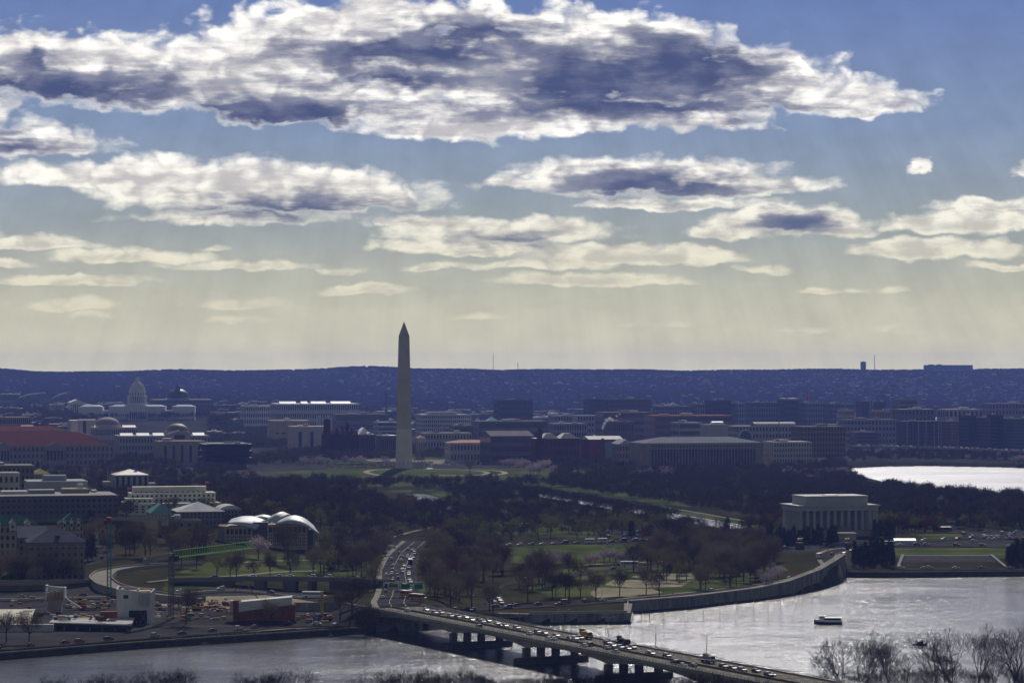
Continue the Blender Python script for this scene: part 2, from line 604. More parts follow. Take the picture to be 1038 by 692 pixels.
# ------------------------------------------------------------------ haze, land, water
def build_land():
    hb = MB().box(-5200, 5200, -1500, 13200, -6, 215)
    hm = bpy.data.materials.new('haze_air')
    hm.use_nodes = True
    t = hm.node_tree
    t.nodes.remove(t.nodes['Principled BSDF'])
    pv = t.nodes.new('ShaderNodeVolumePrincipled')
    pv.inputs['Color'].default_value = HAZE_COL
    pv.inputs['Density'].default_value = HAZE_DEN
    pv.inputs['Anisotropy'].default_value = 0.2
    t.links.new(pv.outputs[0], t.nodes['Material Output'].inputs['Volume'])
    tag(obj('haze', hb, hm), 'thin blue haze hanging over the far city and hills', 'haze', kind='stuff')

    # terrain sheet
    rows = [1120.0]
    while rows[-1] < 12900:
        rows.append(rows[-1] + 2.0 if rows[-1] < 1700 else rows[-1] * 1.0032 if rows[-1] < 5000 else rows[-1] * 1.006)
    rows = np.array(rows)
    cols = np.linspace(-0.27, 0.27, 760)
    Yg = np.repeat(rows[:, None], len(cols), 1)
    Xg = Yg * cols[None, :]
    Zg = hts(Xg, Yg)
    nr, nc = Yg.shape
    rough = rng.normal(0, 1, Zg.shape)
    far = sm(Yg, 7400, 8200)
    Zg = Zg + rough * far * 1.6 * (Zg > 0)
    V = np.stack([Xg, Yg, Zg], -1).reshape(-1, 3)
    i = np.arange(nr - 1)[:, None] * nc + np.arange(nc - 1)[None, :]
    Fc = np.stack([i, i + 1, i + nc + 1, i + nc], -1).reshape(-1, 4)
    cX, cY = V[Fc, 0].mean(1), V[Fc, 1].mean(1)
    cZ = V[Fc, 2].mean(1)
    ppx, ppy = project(cX, cY, cZ)
    idx = np.zeros(len(Fc), int)
    for poly in LAWNS:
        idx[inpoly(ppx, ppy, poly)] = 1
    for poly in PAVED:
        idx[inpoly(ppx, ppy, poly)] = 2
    for poly in SANDS:
        idx[inpoly(ppx, ppy, poly)] = 3
    idx[cY > 7300] = 4
    idx[(cY > 3300) & (cY < 7300) & (idx == 0)] = 5
    ms = [mat('leaf_litter', (0.020, 0.024, 0.009), .95, rgb2=(0.046, 0.040, 0.022), vscale=.03),
          mat('lawn_grass', (0.026, 0.040, 0.010), .95, rgb2=(0.088, 0.100, 0.036), vscale=.02),
          mat('asphalt_yard', (0.04, 0.04, 0.04), .9, var=.3, vscale=.05),
          mat('sand', (0.20, 0.18, 0.13), .95, var=.25, vscale=.05),
          mat('far_wood', (0.02, 0.027, 0.025), .95, rgb2=(0.029, 0.033, 0.029), vscale=.006),
          mat('town_ground', (0.015, 0.02, 0.012), .95, rgb2=(0.05, 0.048, 0.042), vscale=.012)]
    g = link('ground', npmesh('ground', V, Fc, ms, False, idx))
    tag(g, kind='structure')
    # wooded island and near bank, below the frame
    nb = MB()
    nb.prism([(-700, -800), (700, -800), (700, 700), (330, 960), (150, 1042), (95, 1046), (70, 1028), (20, 1000), (-60, 985), (-200, 950), (-400, 900), (-700, 700)], -4, 2.0)
    tag(obj('near_ground', nb, ms[0]), kind='structure')
    # river and basin: one sheet of water with small waves
    wm = bpy.data.materials.new('river_water')
    wm.use_nodes = True
    t = wm.node_tree
    b = t.nodes['Principled BSDF']
    b.inputs['Base Color'].default_value = (0.045, 0.052, 0.055, 1)
    b.inputs['Roughness'].default_value = 0.24
    b.inputs['IOR'].default_value = 1.333
    b.inputs['Specular IOR Level'].default_value = 0.28
    tcn = t.nodes.new('ShaderNodeTexCoord')
    hsum = None
    for sc, st, w in (((0.09, 0.22, 1), 1, 1.0), ((0.35, 0.8, 1), 1, 0.45), ((0.012, 0.03, 1), 1, 1.4)):
        mp = t.nodes.new('ShaderNodeMapping')
        mp.inputs['Scale'].default_value = sc
        t.links.new(tcn.outputs['Object'], mp.inputs[0])
        n = t.nodes.new('ShaderNodeTexNoise')
        n.inputs['Scale'].default_value = 1
        n.inputs['Detail'].default_value = 4
        n.inputs['Roughness'].default_value = 0.6
        t.links.new(mp.outputs[0], n.inputs['Vector'])
        k = mth('MULTIPLY', n.outputs['Fac'], w, tree=t)
        hsum = k if hsum is None else mth('ADD', hsum, k, tree=t)
    nr_ = t.nodes.new('ShaderNodeTexNoise')
    mp = t.nodes.new('ShaderNodeMapping')
    mp.inputs['Scale'].default_value = (0.006, 0.014, 1)
    t.links.new(tcn.outputs['Object'], mp.inputs[0])
    t.links.new(mp.outputs[0], nr_.inputs['Vector'])
    nr_.inputs['Scale'].default_value = 1
    nr_.inputs['Detail'].default_value = 6
    nr_.inputs['Roughness'].default_value = 0.65
    ro = mth('MULTIPLY_ADD', mth('SUBTRACT', nr_.outputs['Fac'], .5, tree=t), .32, .17, tree=t)
    ro.node.name = 'ripple_roughness'
    t.links.new(ro, b.inputs['Roughness'])
    bp = t.nodes.new('ShaderNodeBump')
    bp.inputs['Strength'].default_value = 0.66
    bp.inputs['Distance'].default_value = 1.0
    t.links.new(hsum, bp.inputs['Height'])
    t.links.new(bp.outputs[0], b.inputs['Normal'])
    _M['water'] = wm
    w = MB().add([(-4900, -1300, 0), (4900, -1300, 0), (4900, 12900, 0), (-4900, 12900, 0)], [(0, 1, 2, 3)])
    tag(obj('water', w, wm), kind='structure')
    gm = wm.copy()
    gm.name = 'glittering_water'
    gb = gm.node_tree.nodes['Principled BSDF']
    gb.inputs['Specular IOR Level'].default_value = 0.5
    gm.node_tree.nodes['ripple_roughness'].inputs[2].default_value = .34
    tag(obj('basin_water', MB().add([(x, y, .05) for x, y in [gp(a, c2, 0.0) for a, c2 in ((846, 478), (862, 473), (900, 471), (945, 470.5), (1038, 472), (1320, 473), (1420, 514), (1100, 509), (1038, 507.5), (1000, 505.5), (940, 501), (905, 497), (866, 488))]], [tuple(range(13))]), gm), kind='structure')
    # reflecting pool and garden pond
    A = np.array((180.0, 2089.0))
    B2 = np.array((155.0, 1987.0))
    e = np.array((-0.2436, 0.9699))
    B2 = A + (B2 - A) * 0.55
    P4 = [B2, A, A + e * 600, B2 + e * 600]
    calm = wm
    p = MB()
    q = [(a[0], a[1], 5.12) for a in P4]
    p.add(q, [(0, 1, 2, 3)])
    tag(obj('reflecting_pool', p, calm), kind='structure')
    pts = [(362, 505), (372, 501.5), (392, 499.5), (410, 500.5), (432, 501), (446, 504), (440, 507.5), (452, 511.5), (470, 514.5), (468, 518), (446, 518.5), (428, 515), (414, 512), (396, 510.5), (376, 508.5)]
    pw = [gp(a, c, 5.0) for a, c in pts]
    tag(obj('pond', MB().add([(x, y, 5.1) for x, y in pw], [tuple(range(len(pw)))]), calm), kind='structure')
    # stone rims of the pool
    rim = MB()
    for a, c in ((P4[0], P4[3]), (P4[1], P4[2]), (P4[0], P4[1])):
        d = (c - a) / np.linalg.norm(c - a)
        n = np.array((-d[1], d[0])) * 0.8
        rim.prism([tuple(a - n), tuple(c - n), tuple(c + n), tuple(a + n)], 4.9, 5.3)
    tag(obj('pool_rim', rim, mat('pale_stone', (.42, .41, .38), .8, var=.12)), kind='structure')


# roads drape on the land: polyline in world X,Y
def ribbon(name, pts, width, material, off=0.12, step=8.0, z=None, parent=None, shift=0.0, gap=None):
    pts = [np.array(p[:2], float) for p in pts]
    # catmull-rom smoothing
    P = [2 * pts[0] - pts[1]] + pts + [2 * pts[-1] - pts[-2]]
    out = []
    for i in range(1, len(P) - 2):
        n = max(2, int(np.linalg.norm(P[i + 1] - P[i]) / step))
        for k in range(n):
            u = k / n
            out.append(0.5 * ((2 * P[i]) + (-P[i - 1] + P[i + 1]) * u + (2 * P[i - 1] - 5 * P[i] + 4 * P[i + 1] - P[i + 2]) * u * u + (-P[i - 1] + 3 * P[i] - 3 * P[i + 1] + P[i + 2]) * u ** 3))
    out.append(P[-2])
    C = np.array(out)
    T = np.gradient(C, axis=0)
    T /= np.linalg.norm(T, axis=1)[:, None]
    N = np.stack([-T[:, 1], T[:, 0]], 1)
    C = C + N * shift
    vs, fs = [], []
    m = 5 if width > 6 else 2
    for j, (c, n) in enumerate(zip(C, N)):
        zz = None
        row = [c + n * width * (k / (m - 1) - .5) for k in range(m)]
        for q in row:
            vs.append((q[0], q[1], (hz(q[0], q[1]) if z is None else z) + off))
        if j and not (gap and (j // gap) % 2):
            fs += [((j - 1) * m + k, (j - 1) * m + k + 1, j * m + k + 1, j * m + k) for k in range(m - 1)]
    o = link(name, npmesh(name, vs, fs, material), parent)
    tag(o, kind='structure')
    return C, T


def pxline(lst):
    return [gpt(a, b)[:2] for a, b in lst]

# ------------------------------------------------------------------ zones of the land sheet (outlines in the photo, projected on the land)
HAZE_COL = (0.22, 0.31, 0.88, 1)
HAZE_DEN = 3.6e-5
LAWNS = [[(235, 492), (262, 478), (300, 474.5), (560, 474.5), (585, 480), (590, 490), (560, 494), (420, 492), (300, 494)],
         [(300, 460), (330, 452), (420, 458), (490, 460), (480, 467), (400, 468), (330, 470)],
         [(498, 554), (560, 552), (650, 551), (655, 558), (640, 568), (560, 572), (520, 570), (490, 562)],
         [(560, 576), (640, 573), (700, 576), (790, 572), (800, 578), (740, 596), (640, 604), (560, 604), (535, 596)],
         [(235, 562), (395, 558), (400, 575), (380, 584), (230, 584), (180, 580)],
         [(170, 584), (240, 580), (245, 600), (200, 602), (165, 598)],
         [(858, 556), (1038, 554), (1100, 554), (1100, 566), (1038, 566), (905, 565), (858, 565)], [(930, 541), (990, 540), (1000, 546), (940, 549)],
         [(0, 662), (150, 652), (300, 642), (372, 637), (372, 633), (300, 637), (150, 646), (0, 657)],
         [(370, 516), (470, 519), (480, 524), (380, 524)], [(640, 516), (760, 534), (775, 532), (660, 509)], [(380, 497), (440, 496), (480, 505), (470, 511), (450, 503)],
         [(555, 495), (640, 507), (700, 514), (690, 506), (600, 492)], [(720, 472), (760, 475), (750, 482), (715, 480)],
         [(412, 596), (430, 590), (431, 600), (418, 604)], [(560, 478), (600, 474), (610, 484), (570, 488)], [(440, 535), (500, 540), (640, 546), (650, 540), (560, 530), (470, 528)]]
PAVED = [[(270, 540), (330, 532), (400, 538), (402, 556), (330, 556), (262, 553)], [(180, 471), (262, 470), (330, 470), (330, 476), (262, 478), (180, 476)], [(430, 468), (520, 468), (520, 474), (430, 475)],
         [(60, 545), (110, 540), (118, 566), (90, 572)], [(300, 500), (350, 502), (350, 506), (300, 505)], [(600, 535), (700, 538), (760, 545), (740, 553), (640, 547)], [(640, 520), (600, 512), (590, 516)],
         [(780, 551), (1060, 545), (1060, 552), (860, 556), (780, 560)], [(975, 538), (1060, 536), (1060, 548), (975, 548)],
         [(0, 590), (60, 590), (170, 600), (320, 600), (370, 612), (376, 626), (300, 640), (0, 655)], [(560, 587), (600, 580), (600, 576), (540, 588)], [(860, 440), (1100, 440), (1100, 465), (870, 462)]]
SANDS = [[(598, 601), (604, 595), (660, 596), (672, 600), (640, 604), (604, 605)], [(612, 592), (622, 587), (700, 588), (690, 594), (640, 595)], [(640, 584), (655, 580), (700, 581), (712, 586), (660, 587)],
         [(340, 462), (420, 465), (480, 466), (420, 468), (380, 467.5)], [(430, 467), (460, 467), (465, 470), (435, 470)], [(110, 606), (300, 602), (340, 612), (200, 618)]]
build_land()

M_ASPH = mat('asphalt', (0.042, 0.041, 0.040), .9, var=.35, vscale=.08)
M_CONC = mat('bridge_concrete', (0.30, 0.28, 0.24), .85, var=.2, vscale=.15)
M_DECK = mat('concrete_deck', (0.13, 0.12, 0.10), .85, var=.15, vscale=.1)
M_WALL = mat('stone_wall', (0.19, 0.18, 0.16), .9, var=.45, vscale=.25, stretch=(1, 1, .25))
M_PAINT = mat('road_paint', (0.7, 0.7, 0.66), .8)
M_DARK = mat('dark_metal', (0.035, 0.04, 0.045), .5)
M_PATH = mat('pale_path', (0.18, 0.17, 0.14), .9, var=.15)
M_PAVE = mat('pavement', (0.19, 0.18, 0.15), .9, var=.15)

APPXY = [a[:2] for a in APP]
ribbon('approach_road', APPXY, 20, M_ASPH, .3)
for s in (-3.4, 3.6):
    ribbon('lane_marking', APPXY, .18, M_PAINT, .36, shift=s, gap=2, step=4)
ribbon('road_verge', APPXY, 3.0, M_PAVE, .42, shift=11.2)
R_QUAY = pxline([(430, 620), (480, 617.5), (530, 614.5), (580, 612), (625, 608.5)])
ribbon('quay_road', R_QUAY, 14, M_ASPH, .3)
wall_pts = []
for p_, yb in SHORE:
    if 639 <= p_ <= 857:
        yy = H * F / (yb - HZ)
        wall_pts.append((xw(p_, yy), yy))
RAMP = [(625 * 0, 0)]
RAMP = [(x - 1.5 + 0 * i, y + 13) for i, (x, y) in enumerate(wall_pts)]
RAMP = [(R_QUAY[-1][0] - 6, R_QUAY[-1][1])] + RAMP + [(RAMP[-1][0] + 4, RAMP[-1][1] + 60), (RAMP[-1][0] + 26, RAMP[-1][1] + 115)]
ribbon('river_ramp_road', RAMP, 17, M_ASPH, .35)
ribbon('lane_marking', RAMP, .25, mat('yellow_paint', (.3, .22, .06), .8), .42)
ribbon('pavement', RAMP, 3.0, M_PAVE, .5, shift=10.2)
R_CURVE = pxline([(506, 616), (500, 606), (497, 599), (505, 593), (530, 589.5), (565, 586), (600, 579), (650, 575), (700, 571)])
ribbon('park_road', R_CURVE, 11, M_ASPH, .3)
R_PARK = pxline([(460, 556), (500, 553.5), (560, 551), (640, 548), (700, 548), (790, 556)])
ribbon('avenue', R_PARK, 13, M_ASPH, .3)
R_BUS = pxline([(530, 579), (560, 576), (600, 572), (660, 569.5), (720, 566)])
ribbon('park_road', R_BUS, 7, M_PATH, .3)
R_RIV = pxline([(-60, 661), (0, 658), (150, 648.5), (300, 638), (345, 634), (385, 626), (430, 620)])
ribbon('parkway', R_RIV, 11, M_ASPH, .3)
ribbon('riverside_path', [(x + .5, y - 13) for x, y in R_RIV[:5]], 3.5, M_PATH, .3)
R_EXP = pxline([(-60, 607.5), (0, 607), (60, 605.5), (120, 604), (180, 601), (240, 598), (300, 604), (350, 608)])
ribbon('expressway', R_EXP, 17, M_ASPH, .35)
ribbon('lane_marking', R_EXP, .3, M_PAINT, .42)
R_EST = pxline([(180, 586), (240, 588), (300, 588), (350, 587), (392, 584), (405, 578)])
R_LC = pxline([(770, 561), (800, 556), (860, 553.5), (940, 553), (1000, 554), (1060, 556)])
ribbon('circle_road', R_LC, 11, M_ASPH, .35)
R_LC2 = pxline([(845, 550), (900, 550), (950, 547.5), (990, 545), (1040, 547), (1080, 550)])
ribbon('circle_road', R_LC2, 12, M_ASPH, .35)
R_LC3 = pxline([(990, 545), (975, 541), (962, 538.5)])
ribbon('circle_road', R_LC3, 9, M_ASPH, .35)
R_SHORE = [(x, y) for x, y in [(xw(858, 1652), 1652), (xw(900, 1652), 1652), (xw(960, 1653), 1653), (xw(1038, 1652), 1652), (xw(1150, 1652), 1652)]]
ribbon('shore_road', R_SHORE, 9, M_ASPH, .3)
R_MON = pxline([(150, 474.5), (262, 473.5), (340, 472.8), (400, 472.2), (520, 472.0), (600, 471.5)])
ribbon('avenue', R_MON, 16, mat('pale_asphalt', (.09, .09, .09), .9), .4)
for ln in ([(388, 482), (377, 480.5), (371, 478.2), (380, 476.3), (398, 475.5)], [(445, 482), (480, 481.8), (494, 480), (487, 477.6), (455, 475.8), (430, 475.3)], [(498, 482), (511, 480.2), (510, 478.2), (500, 476.8), (480, 475.8)], [(330, 461), (370, 464), (420, 466), (500, 467)]):
    ribbon('lawn_path', pxline(ln), 7, mat('bright_gravel', (.26, .24, .19), .9), .35)
R_POOLP = pxline([(640, 510), (665, 513), (700, 518.5), (740, 525.5), (765, 529.5)])
ribbon('pool_path', R_POOLP, 5, M_PATH, .35)
for ln in ([(150, 590), (230, 584), (300, 579), (390, 572)], [(235, 571), (300, 568), (380, 563)], [(700, 600), (650, 606)], [(395, 545), (430, 536), (470, 528)], [(340, 556), (380, 560), (400, 558)]):
    ribbon('park_path', pxline(ln), 4, M_PATH, .32)

# ------------------------------------------------------------------ river wall, quay, low shore wall
def wall_strip(mb, pts, tops, thick, zb=-2.0):
    n = len(pts)
    P = np.array(pts, float)
    T = np.gradient(P, axis=0)
    T /= np.linalg.norm(T, axis=1)[:, None]
    N = np.stack([-T[:, 1], T[:, 0]], 1)
    vs = []
    for p, q, z in zip(P, N, tops):
        a, b = p - q * 0, p + q * thick
        vs += [(a[0], a[1], zb), (a[0], a[1], z), (b[0], b[1], z), (b[0], b[1], zb)]
    fs = [(j * 4 + k, j * 4 + (k + 1) % 4, (j + 1) * 4 + (k + 1) % 4, (j + 1) * 4 + k) for j in range(n - 1) for k in range(4)]
    fs += [(0, 1, 2, 3), ((n - 1) * 4 + 3, (n - 1) * 4 + 2, (n - 1) * 4 + 1, (n - 1) * 4)]
    mb.add(vs, fs)


def resample(pts, vals, step):
    P = np.array(pts, float)
    s = np.concatenate([[0], np.cumsum(np.linalg.norm(np.diff(P, axis=0), axis=1))])
    k = np.linspace(0, s[-1], int(s[-1] / step) + 2)
    return np.stack([np.interp(k, s, P[:, 0]), np.interp(k, s, P[:, 1])], 1), np.interp(k, s, vals)


rw = thing('river_wall', 'tall stone river wall climbing in a curve towards the columned memorial', 'wall')
wp, wt = resample(wall_pts, [float(lerp(CX + x / y * F, *WTOP)) + 1.0 for x, y in wall_pts], 4)
m_ = MB(); wall_strip(m_, wp, wt, 4.2); obj('wall_face', m_, M_WALL, rw)
# the coping is only the top course
m_ = MB()
for j in range(len(wp) - 1):
    a, b = wp[j], wp[j + 1]
    m_.add([(a[0], a[1] - .35, wt[j] - .4), (b[0], b[1] - .35, wt[j + 1] - .4), (b[0], b[1] - .35, wt[j + 1] + .1), (a[0], a[1] - .35, wt[j] + .1), (a[0], a[1] + 1.5, wt[j] + .1), (b[0], b[1] + 1.5, wt[j + 1] + .1)],
           [(0, 1, 2, 3), (3, 2, 5, 4)])
obj('coping', m_, mat('coping_stone', (.33, .32, .28), .85, var=.15), rw)
m_ = MB(); wall_strip(m_, [(x, y - .6) for x, y in wp], np.full(len(wp), .9), 1.0); obj('wet_foot', m_, mat('wet_stone', (.03, .028, .025), .6), rw)
for j in range(2, len(wp) - 1, 4):
    a = wp[j]
    obj('pilaster', MB().box(a[0] - .5, a[0] + .5, a[1] - .55, a[1] + .4, 0, wt[j] - .45), M_WALL, rw)
qy = thing('quay', 'low square stone quay between the bridge and the river wall', 'quay')
x0, y0 = gp(536, 632.6, 0); x1, y1 = gp(639, 631.2, 0); x2, y2 = gp(640, 620.9, 0)
m_ = MB(); wall_strip(m_, [(x0 - 20, y0 + 6), (x0, y0), (x1, y1), (x2 + .5, y2)], [5.2] * 4, 4.2); obj('wall_face', m_, M_WALL, qy)
m_ = MB(); wall_strip(m_, [(x0, y0 - .4), (x1 + .4, y1 - .4), (x2 + .9, y2)], [1.0] * 3, .8); obj('wet_foot', m_, _M['wet_stone'], qy)
m_ = MB(); wall_strip(m_, [(x0, y0 + 1.6), (x1 - 1.6, y1 + 1.6), (x2 - 1.6, y2)], [6.2] * 3, .4, 5.0); obj('parapet', m_, _M['coping_stone'], qy)
for nm, lb, a, b in (('shore_wall', 'long low stone bank wall below the broad steps', 858, 1300), ('shore_wall', 'long dark bank wall below the building site', -200, 372)):
    s_ = []
    for p_ in np.linspace(a, b, 40):
        yy = float(lerp(p_, SH_PX, SH_Y)); s_.append((xw(p_, yy), yy - .5))
    t_ = thing(nm, lb, 'wall')
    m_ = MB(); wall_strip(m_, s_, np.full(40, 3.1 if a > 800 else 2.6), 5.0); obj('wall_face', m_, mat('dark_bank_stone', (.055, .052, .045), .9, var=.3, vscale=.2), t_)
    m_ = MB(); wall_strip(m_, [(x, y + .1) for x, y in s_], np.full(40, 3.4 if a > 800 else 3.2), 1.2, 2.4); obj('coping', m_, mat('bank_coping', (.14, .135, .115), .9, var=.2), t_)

# ------------------------------------------------------------------ the bridge
def bp(t, s, z):
    """t metres along the deck from the abutment, s metres across from the near edge"""
    q = BR_0 + BR_D * t + BR_N * s
    return (q[0], q[1], z)


def bbox(mb, t0, t1, s0, s1, z0, z1):
    return mb.add([bp(t0, s0, z0), bp(t0, s1, z0), bp(t1, s1, z0), bp(t1, s0, z0), bp(t0, s0, z1), bp(t0, s1, z1), bp(t1, s1, z1), bp(t1, s0, z1)],
                  [(0, 3, 2, 1), (4, 5, 6, 7), (0, 1, 5, 4), (1, 2, 6, 5), (2, 3, 7, 6), (3, 0, 4, 7)])


br = thing('road_bridge', 'long concrete girder bridge crossing the river full of traffic', 'bridge')
T_END = 420.0
PIERS = [88, 160, 232, 304, 376]
obj('deck', bbox(MB(), 0, T_END, .5, BR_W - .5, BR_Z - .6, BR_Z), M_DECK, br)
for s in (0.0, BR_W - .5):
    obj('parapet', bbox(MB(), 0, T_END, s, s + .5, BR_Z - .75, BR_Z + .55), M_CONC, br)
obj('median_barrier', bbox(MB(), 0, T_END, 11.0, 11.5, BR_Z, BR_Z + .8), mat('stained_concrete', (.13, .12, .10), .9, var=.25), br)
for s in (0.0, BR_W - .5):
    r_ = MB()
    for z_ in (.8, 1.15):
        bbox(r_, 0, T_END, s + .18, s + .32, BR_Z + z_, BR_Z + z_ + .1)
    for k in range(int(T_END / 2.5)):
        bbox(r_, k * 2.5, k * 2.5 + .14, s + .18, s + .32, BR_Z + .55, BR_Z + 1.15)
    obj('railing', r_, mat('rail_metal', (.10, .10, .10), .6), br)
lim = [0] + PIERS + [T_END]
for s in (1.2, 8.0, 15.0, 24.0):           # haunched girders
    g_ = MB()
    for a, b in zip(lim[:-1], lim[1:]):
        n = 12
        for k in range(n):
            u0, u1 = k / n, (k + 1) / n
            d0, d1 = [BR_Z - 1.9 - 2.2 * (2 * u - 1) ** 2 for u in (u0, u1)]
            t0, t1 = a + (b - a) * u0, a + (b - a) * u1
            g_.add([bp(t0, s, d0), bp(t0, s + .8, d0), bp(t1, s + .8, d1), bp(t1, s, d1), bp(t0, s, BR_Z - .6), bp(t0, s + .8, BR_Z - .6), bp(t1, s + .8, BR_Z - .6), bp(t1, s, BR_Z - .6)],
                   [(0, 3, 2, 1), (0, 1, 5, 4), (1, 2, 6, 5), (2, 3, 7, 6), (3, 0, 4, 7)])
    gi = obj('girder', g_, mat('stained_girder', (.29, .26, .21), .85, var=.28, vscale=.35, stretch=(1, 1, .3)), br)
st = MB()
for k in range(int(T_END / 3.0)):
    t = k * 3.0
    u = [(t - a) / (b - a) for a, b in zip(lim[:-1], lim[1:]) if a <= t <= b][0]
    bbox(st, t, t + .28, 1.0, 1.2, BR_Z - 1.8 - 2.2 * (2 * u - 1) ** 2, BR_Z - .75)
tag(obj('girder_ribs', st, _M['stained_girder'], br), kind='stuff')
for t in PIERS:
    pf_ = MB()
    a_, b_ = -2.0, BR_W + 2.0
    pts = [(t - 2.2, a_), (t, a_ - 2.5), (t + 2.2, a_), (t + 2.2, b_), (t, b_ + 2.5), (t - 2.2, b_)]
    pw = [bp(u, v, 0)[:2] for u, v in pts]
    pf_.prism(pw, -3, 2.6)
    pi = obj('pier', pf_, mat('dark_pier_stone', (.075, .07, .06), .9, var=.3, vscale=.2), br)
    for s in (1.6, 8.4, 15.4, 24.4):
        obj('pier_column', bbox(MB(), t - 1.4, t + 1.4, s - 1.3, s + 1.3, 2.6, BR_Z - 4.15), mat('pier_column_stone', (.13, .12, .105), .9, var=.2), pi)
ab = MB()
bbox(ab, -16, -.2, -.6, BR_W + .6, -2, BR_Z - .7)
bbox(ab, -.2, 1.2, 0, BR_W, -2, BR_Z - 5)
abo = obj('abutment', ab, M_WALL, br)
w_ = MB()
bbox(w_, -34, -16, -.8, 0, 1, BR_Z + .6)
bbox(w_, -16, -.2, -.9, -.6, BR_Z - .8, BR_Z + .6)
obj('wing_wall', w_, M_CONC, br)
o = obj('lane_marking', MB(), M_PAINT)
bpy.data.objects.remove(o)
lm = MB()
for s in (4.2, 7.8, 15.3, 19.0, 22.8):
    for k in range(int(T_END / 9)):
        bbox(lm, k * 9, k * 9 + 3, s, s + .16, BR_Z + .004, BR_Z + .012)
tag(obj('lane_marking', lm, M_PAINT), kind='structure')


def lamp(h=9.0, arm=2.6):
    r = thing('street_lamp', 'x', 'street lamp')
    obj('pole', MB().cyl(0, 0, 0, h, .13, .08, 6), mat('lamp_metal', (.16, .16, .16), .5), r)
    a = MB()
    for s in (-1, 1):
        a.tube((0, 0, h - .1), (0, s * arm, h + .25), .06)
    obj('arm', a, _M['lamp_metal'], r)
    for s in (-1, 1):
        obj('lamp_head', MB().box(-.18, .18, s * arm - .35, s * arm + .35, h + .2, h + .38), mat('lamp_head', (.25, .25, .24), .4), r)
    return r


lamp0 = lamp()
ORD = ['first', 'second', 'third', 'fourth', 'fifth', 'sixth', 'seventh', 'eighth', 'ninth', 'tenth', 'eleventh', 'twelfth', 'thirteenth', 'fourteenth', 'fifteenth', 'sixteenth', 'seventeenth', 'eighteenth', 'nineteenth', 'twentieth']
ang_b = math.atan2(BR_D[1], BR_D[0])
for k, t in enumerate((62, 104, 146, 186, 226, 266)):
    lb = 'tall double-arm street lamp on the far railing of the bridge, %s from the city end' % ORD[k]
    if k == 0:
        lamp0.location = bp(t, BR_W - .2, BR_Z + .5); lamp0.rotation_euler = (0, 0, ang_b); lamp0['label'] = lb; lamp0['group'] = 'street lamps along the bridge'
    else:
        dup(lamp0, bp(t, BR_W - .2, BR_Z + .5), ang_b, lb)
for k, (a, b) in enumerate(((655, 603), (672, 601), (735, 591), (750, 588), (812, 572), (826, 566))):
    dup(lamp0, gpt(a, b), .8, 'slim street lamp behind the curving river wall, %s from the sand courts' % ORD[k], 'street lamps along the river wall', (.6, .6, .75))
for k, (a, b) in enumerate(((530, 604), (552, 606), (566, 606), (610, 606), (496, 603), (471, 600))):
    dup(lamp0, gpt(a, b), .4, 'thin street lamp by the park road behind the bridge, %s one' % ('at the quay corner', 'beside the grass island', 'near the parked van', 'next to the sand courts', 'in the road bend', 'under the bare trees')[k], 'street lamps on the park road', (.6, .6, .7))

# overhead sign gantry
gy = gp(410, 606, 9.3)[1]
gx0, gx1 = xw(388.5, gy), xw(431.5, gy)
gt = thing('sign_gantry', 'pale steel gantry with green road signs over the approach road', 'sign gantry', (0, gy, 0))
g0 = 8.0
gz_ = zt(589.5, gy)
m_pg = mat('gantry_steel', (.33, .34, .35), .5)
for x in (gx0, gx1):
    m_ = MB()
    for d in (0, .9):
        m_.box(x - .14, x + .14, d - .14, d + .14, g0 - 2, gz_)
    for k in range(4):
        m_.tube((x, 0, g0 + k * 2), (x, .9, g0 + k * 2 + 1.6), .06)
    obj('post', m_, m_pg, gt)
m_ = MB()
for z_ in (gz_ - 1.5, gz_):
    for d in (0, .9):
        m_.box(gx0, gx1, d - .09, d + .09, z_ - .1, z_ + .1)
n = 16
for k in range(n):
    xa, xb = gx0 + (gx1 - gx0) * k / n, gx0 + (gx1 - gx0) * (k + 1) / n
    m_.tube((xa, 0, gz_ - 1.5 + (k % 2) * 1.5), (xb, 0, gz_ - 1.5 + ((k + 1) % 2) * 1.5), .05)
obj('truss', m_, m_pg, gt)
m_green, m_sw, m_sy = mat('sign_green', (.01, .16, .07), .5), mat('sign_white', (.6, .6, .58), .6), mat('sign_yellow', (.5, .36, .03), .5)
for (pa, pb, top, bot, two) in ((394, 403.6, 591, 596.3, 1), (406.5, 416, 591, 596.5, 0), (420, 428.8, 591, 596.6, 0)):
    xa, xb, za, zb = xw(pa, gy), xw(pb, gy), zt(bot, gy), zt(top, gy)
    sg = obj('sign_panel', MB().box(xa, xb, -.35, -.25, za, zb), m_green, gt)
    fr = MB()
    for q in ((xa, xb, za, za + .09), (xa, xb, zb - .09, zb), (xa, xa + .09, za, zb), (xb - .09, xb, za, zb)):
        fr.box(q[0], q[1], -.38, -.352, q[2], q[3])
    obj('border', fr, m_sw, sg)
    if two:
        obj('yellow_strip', MB().box(xa + .3, xb - .1, -.39, -.353, za - .1, za + .85), m_sy, sg)
obj('sign_panel', MB().box(xw(390.2, gy), xw(393, gy), -.35, -.25, zt(595.5, gy), zt(591, gy)), mat('sign_back', (.03, .03, .06), .5), gt)

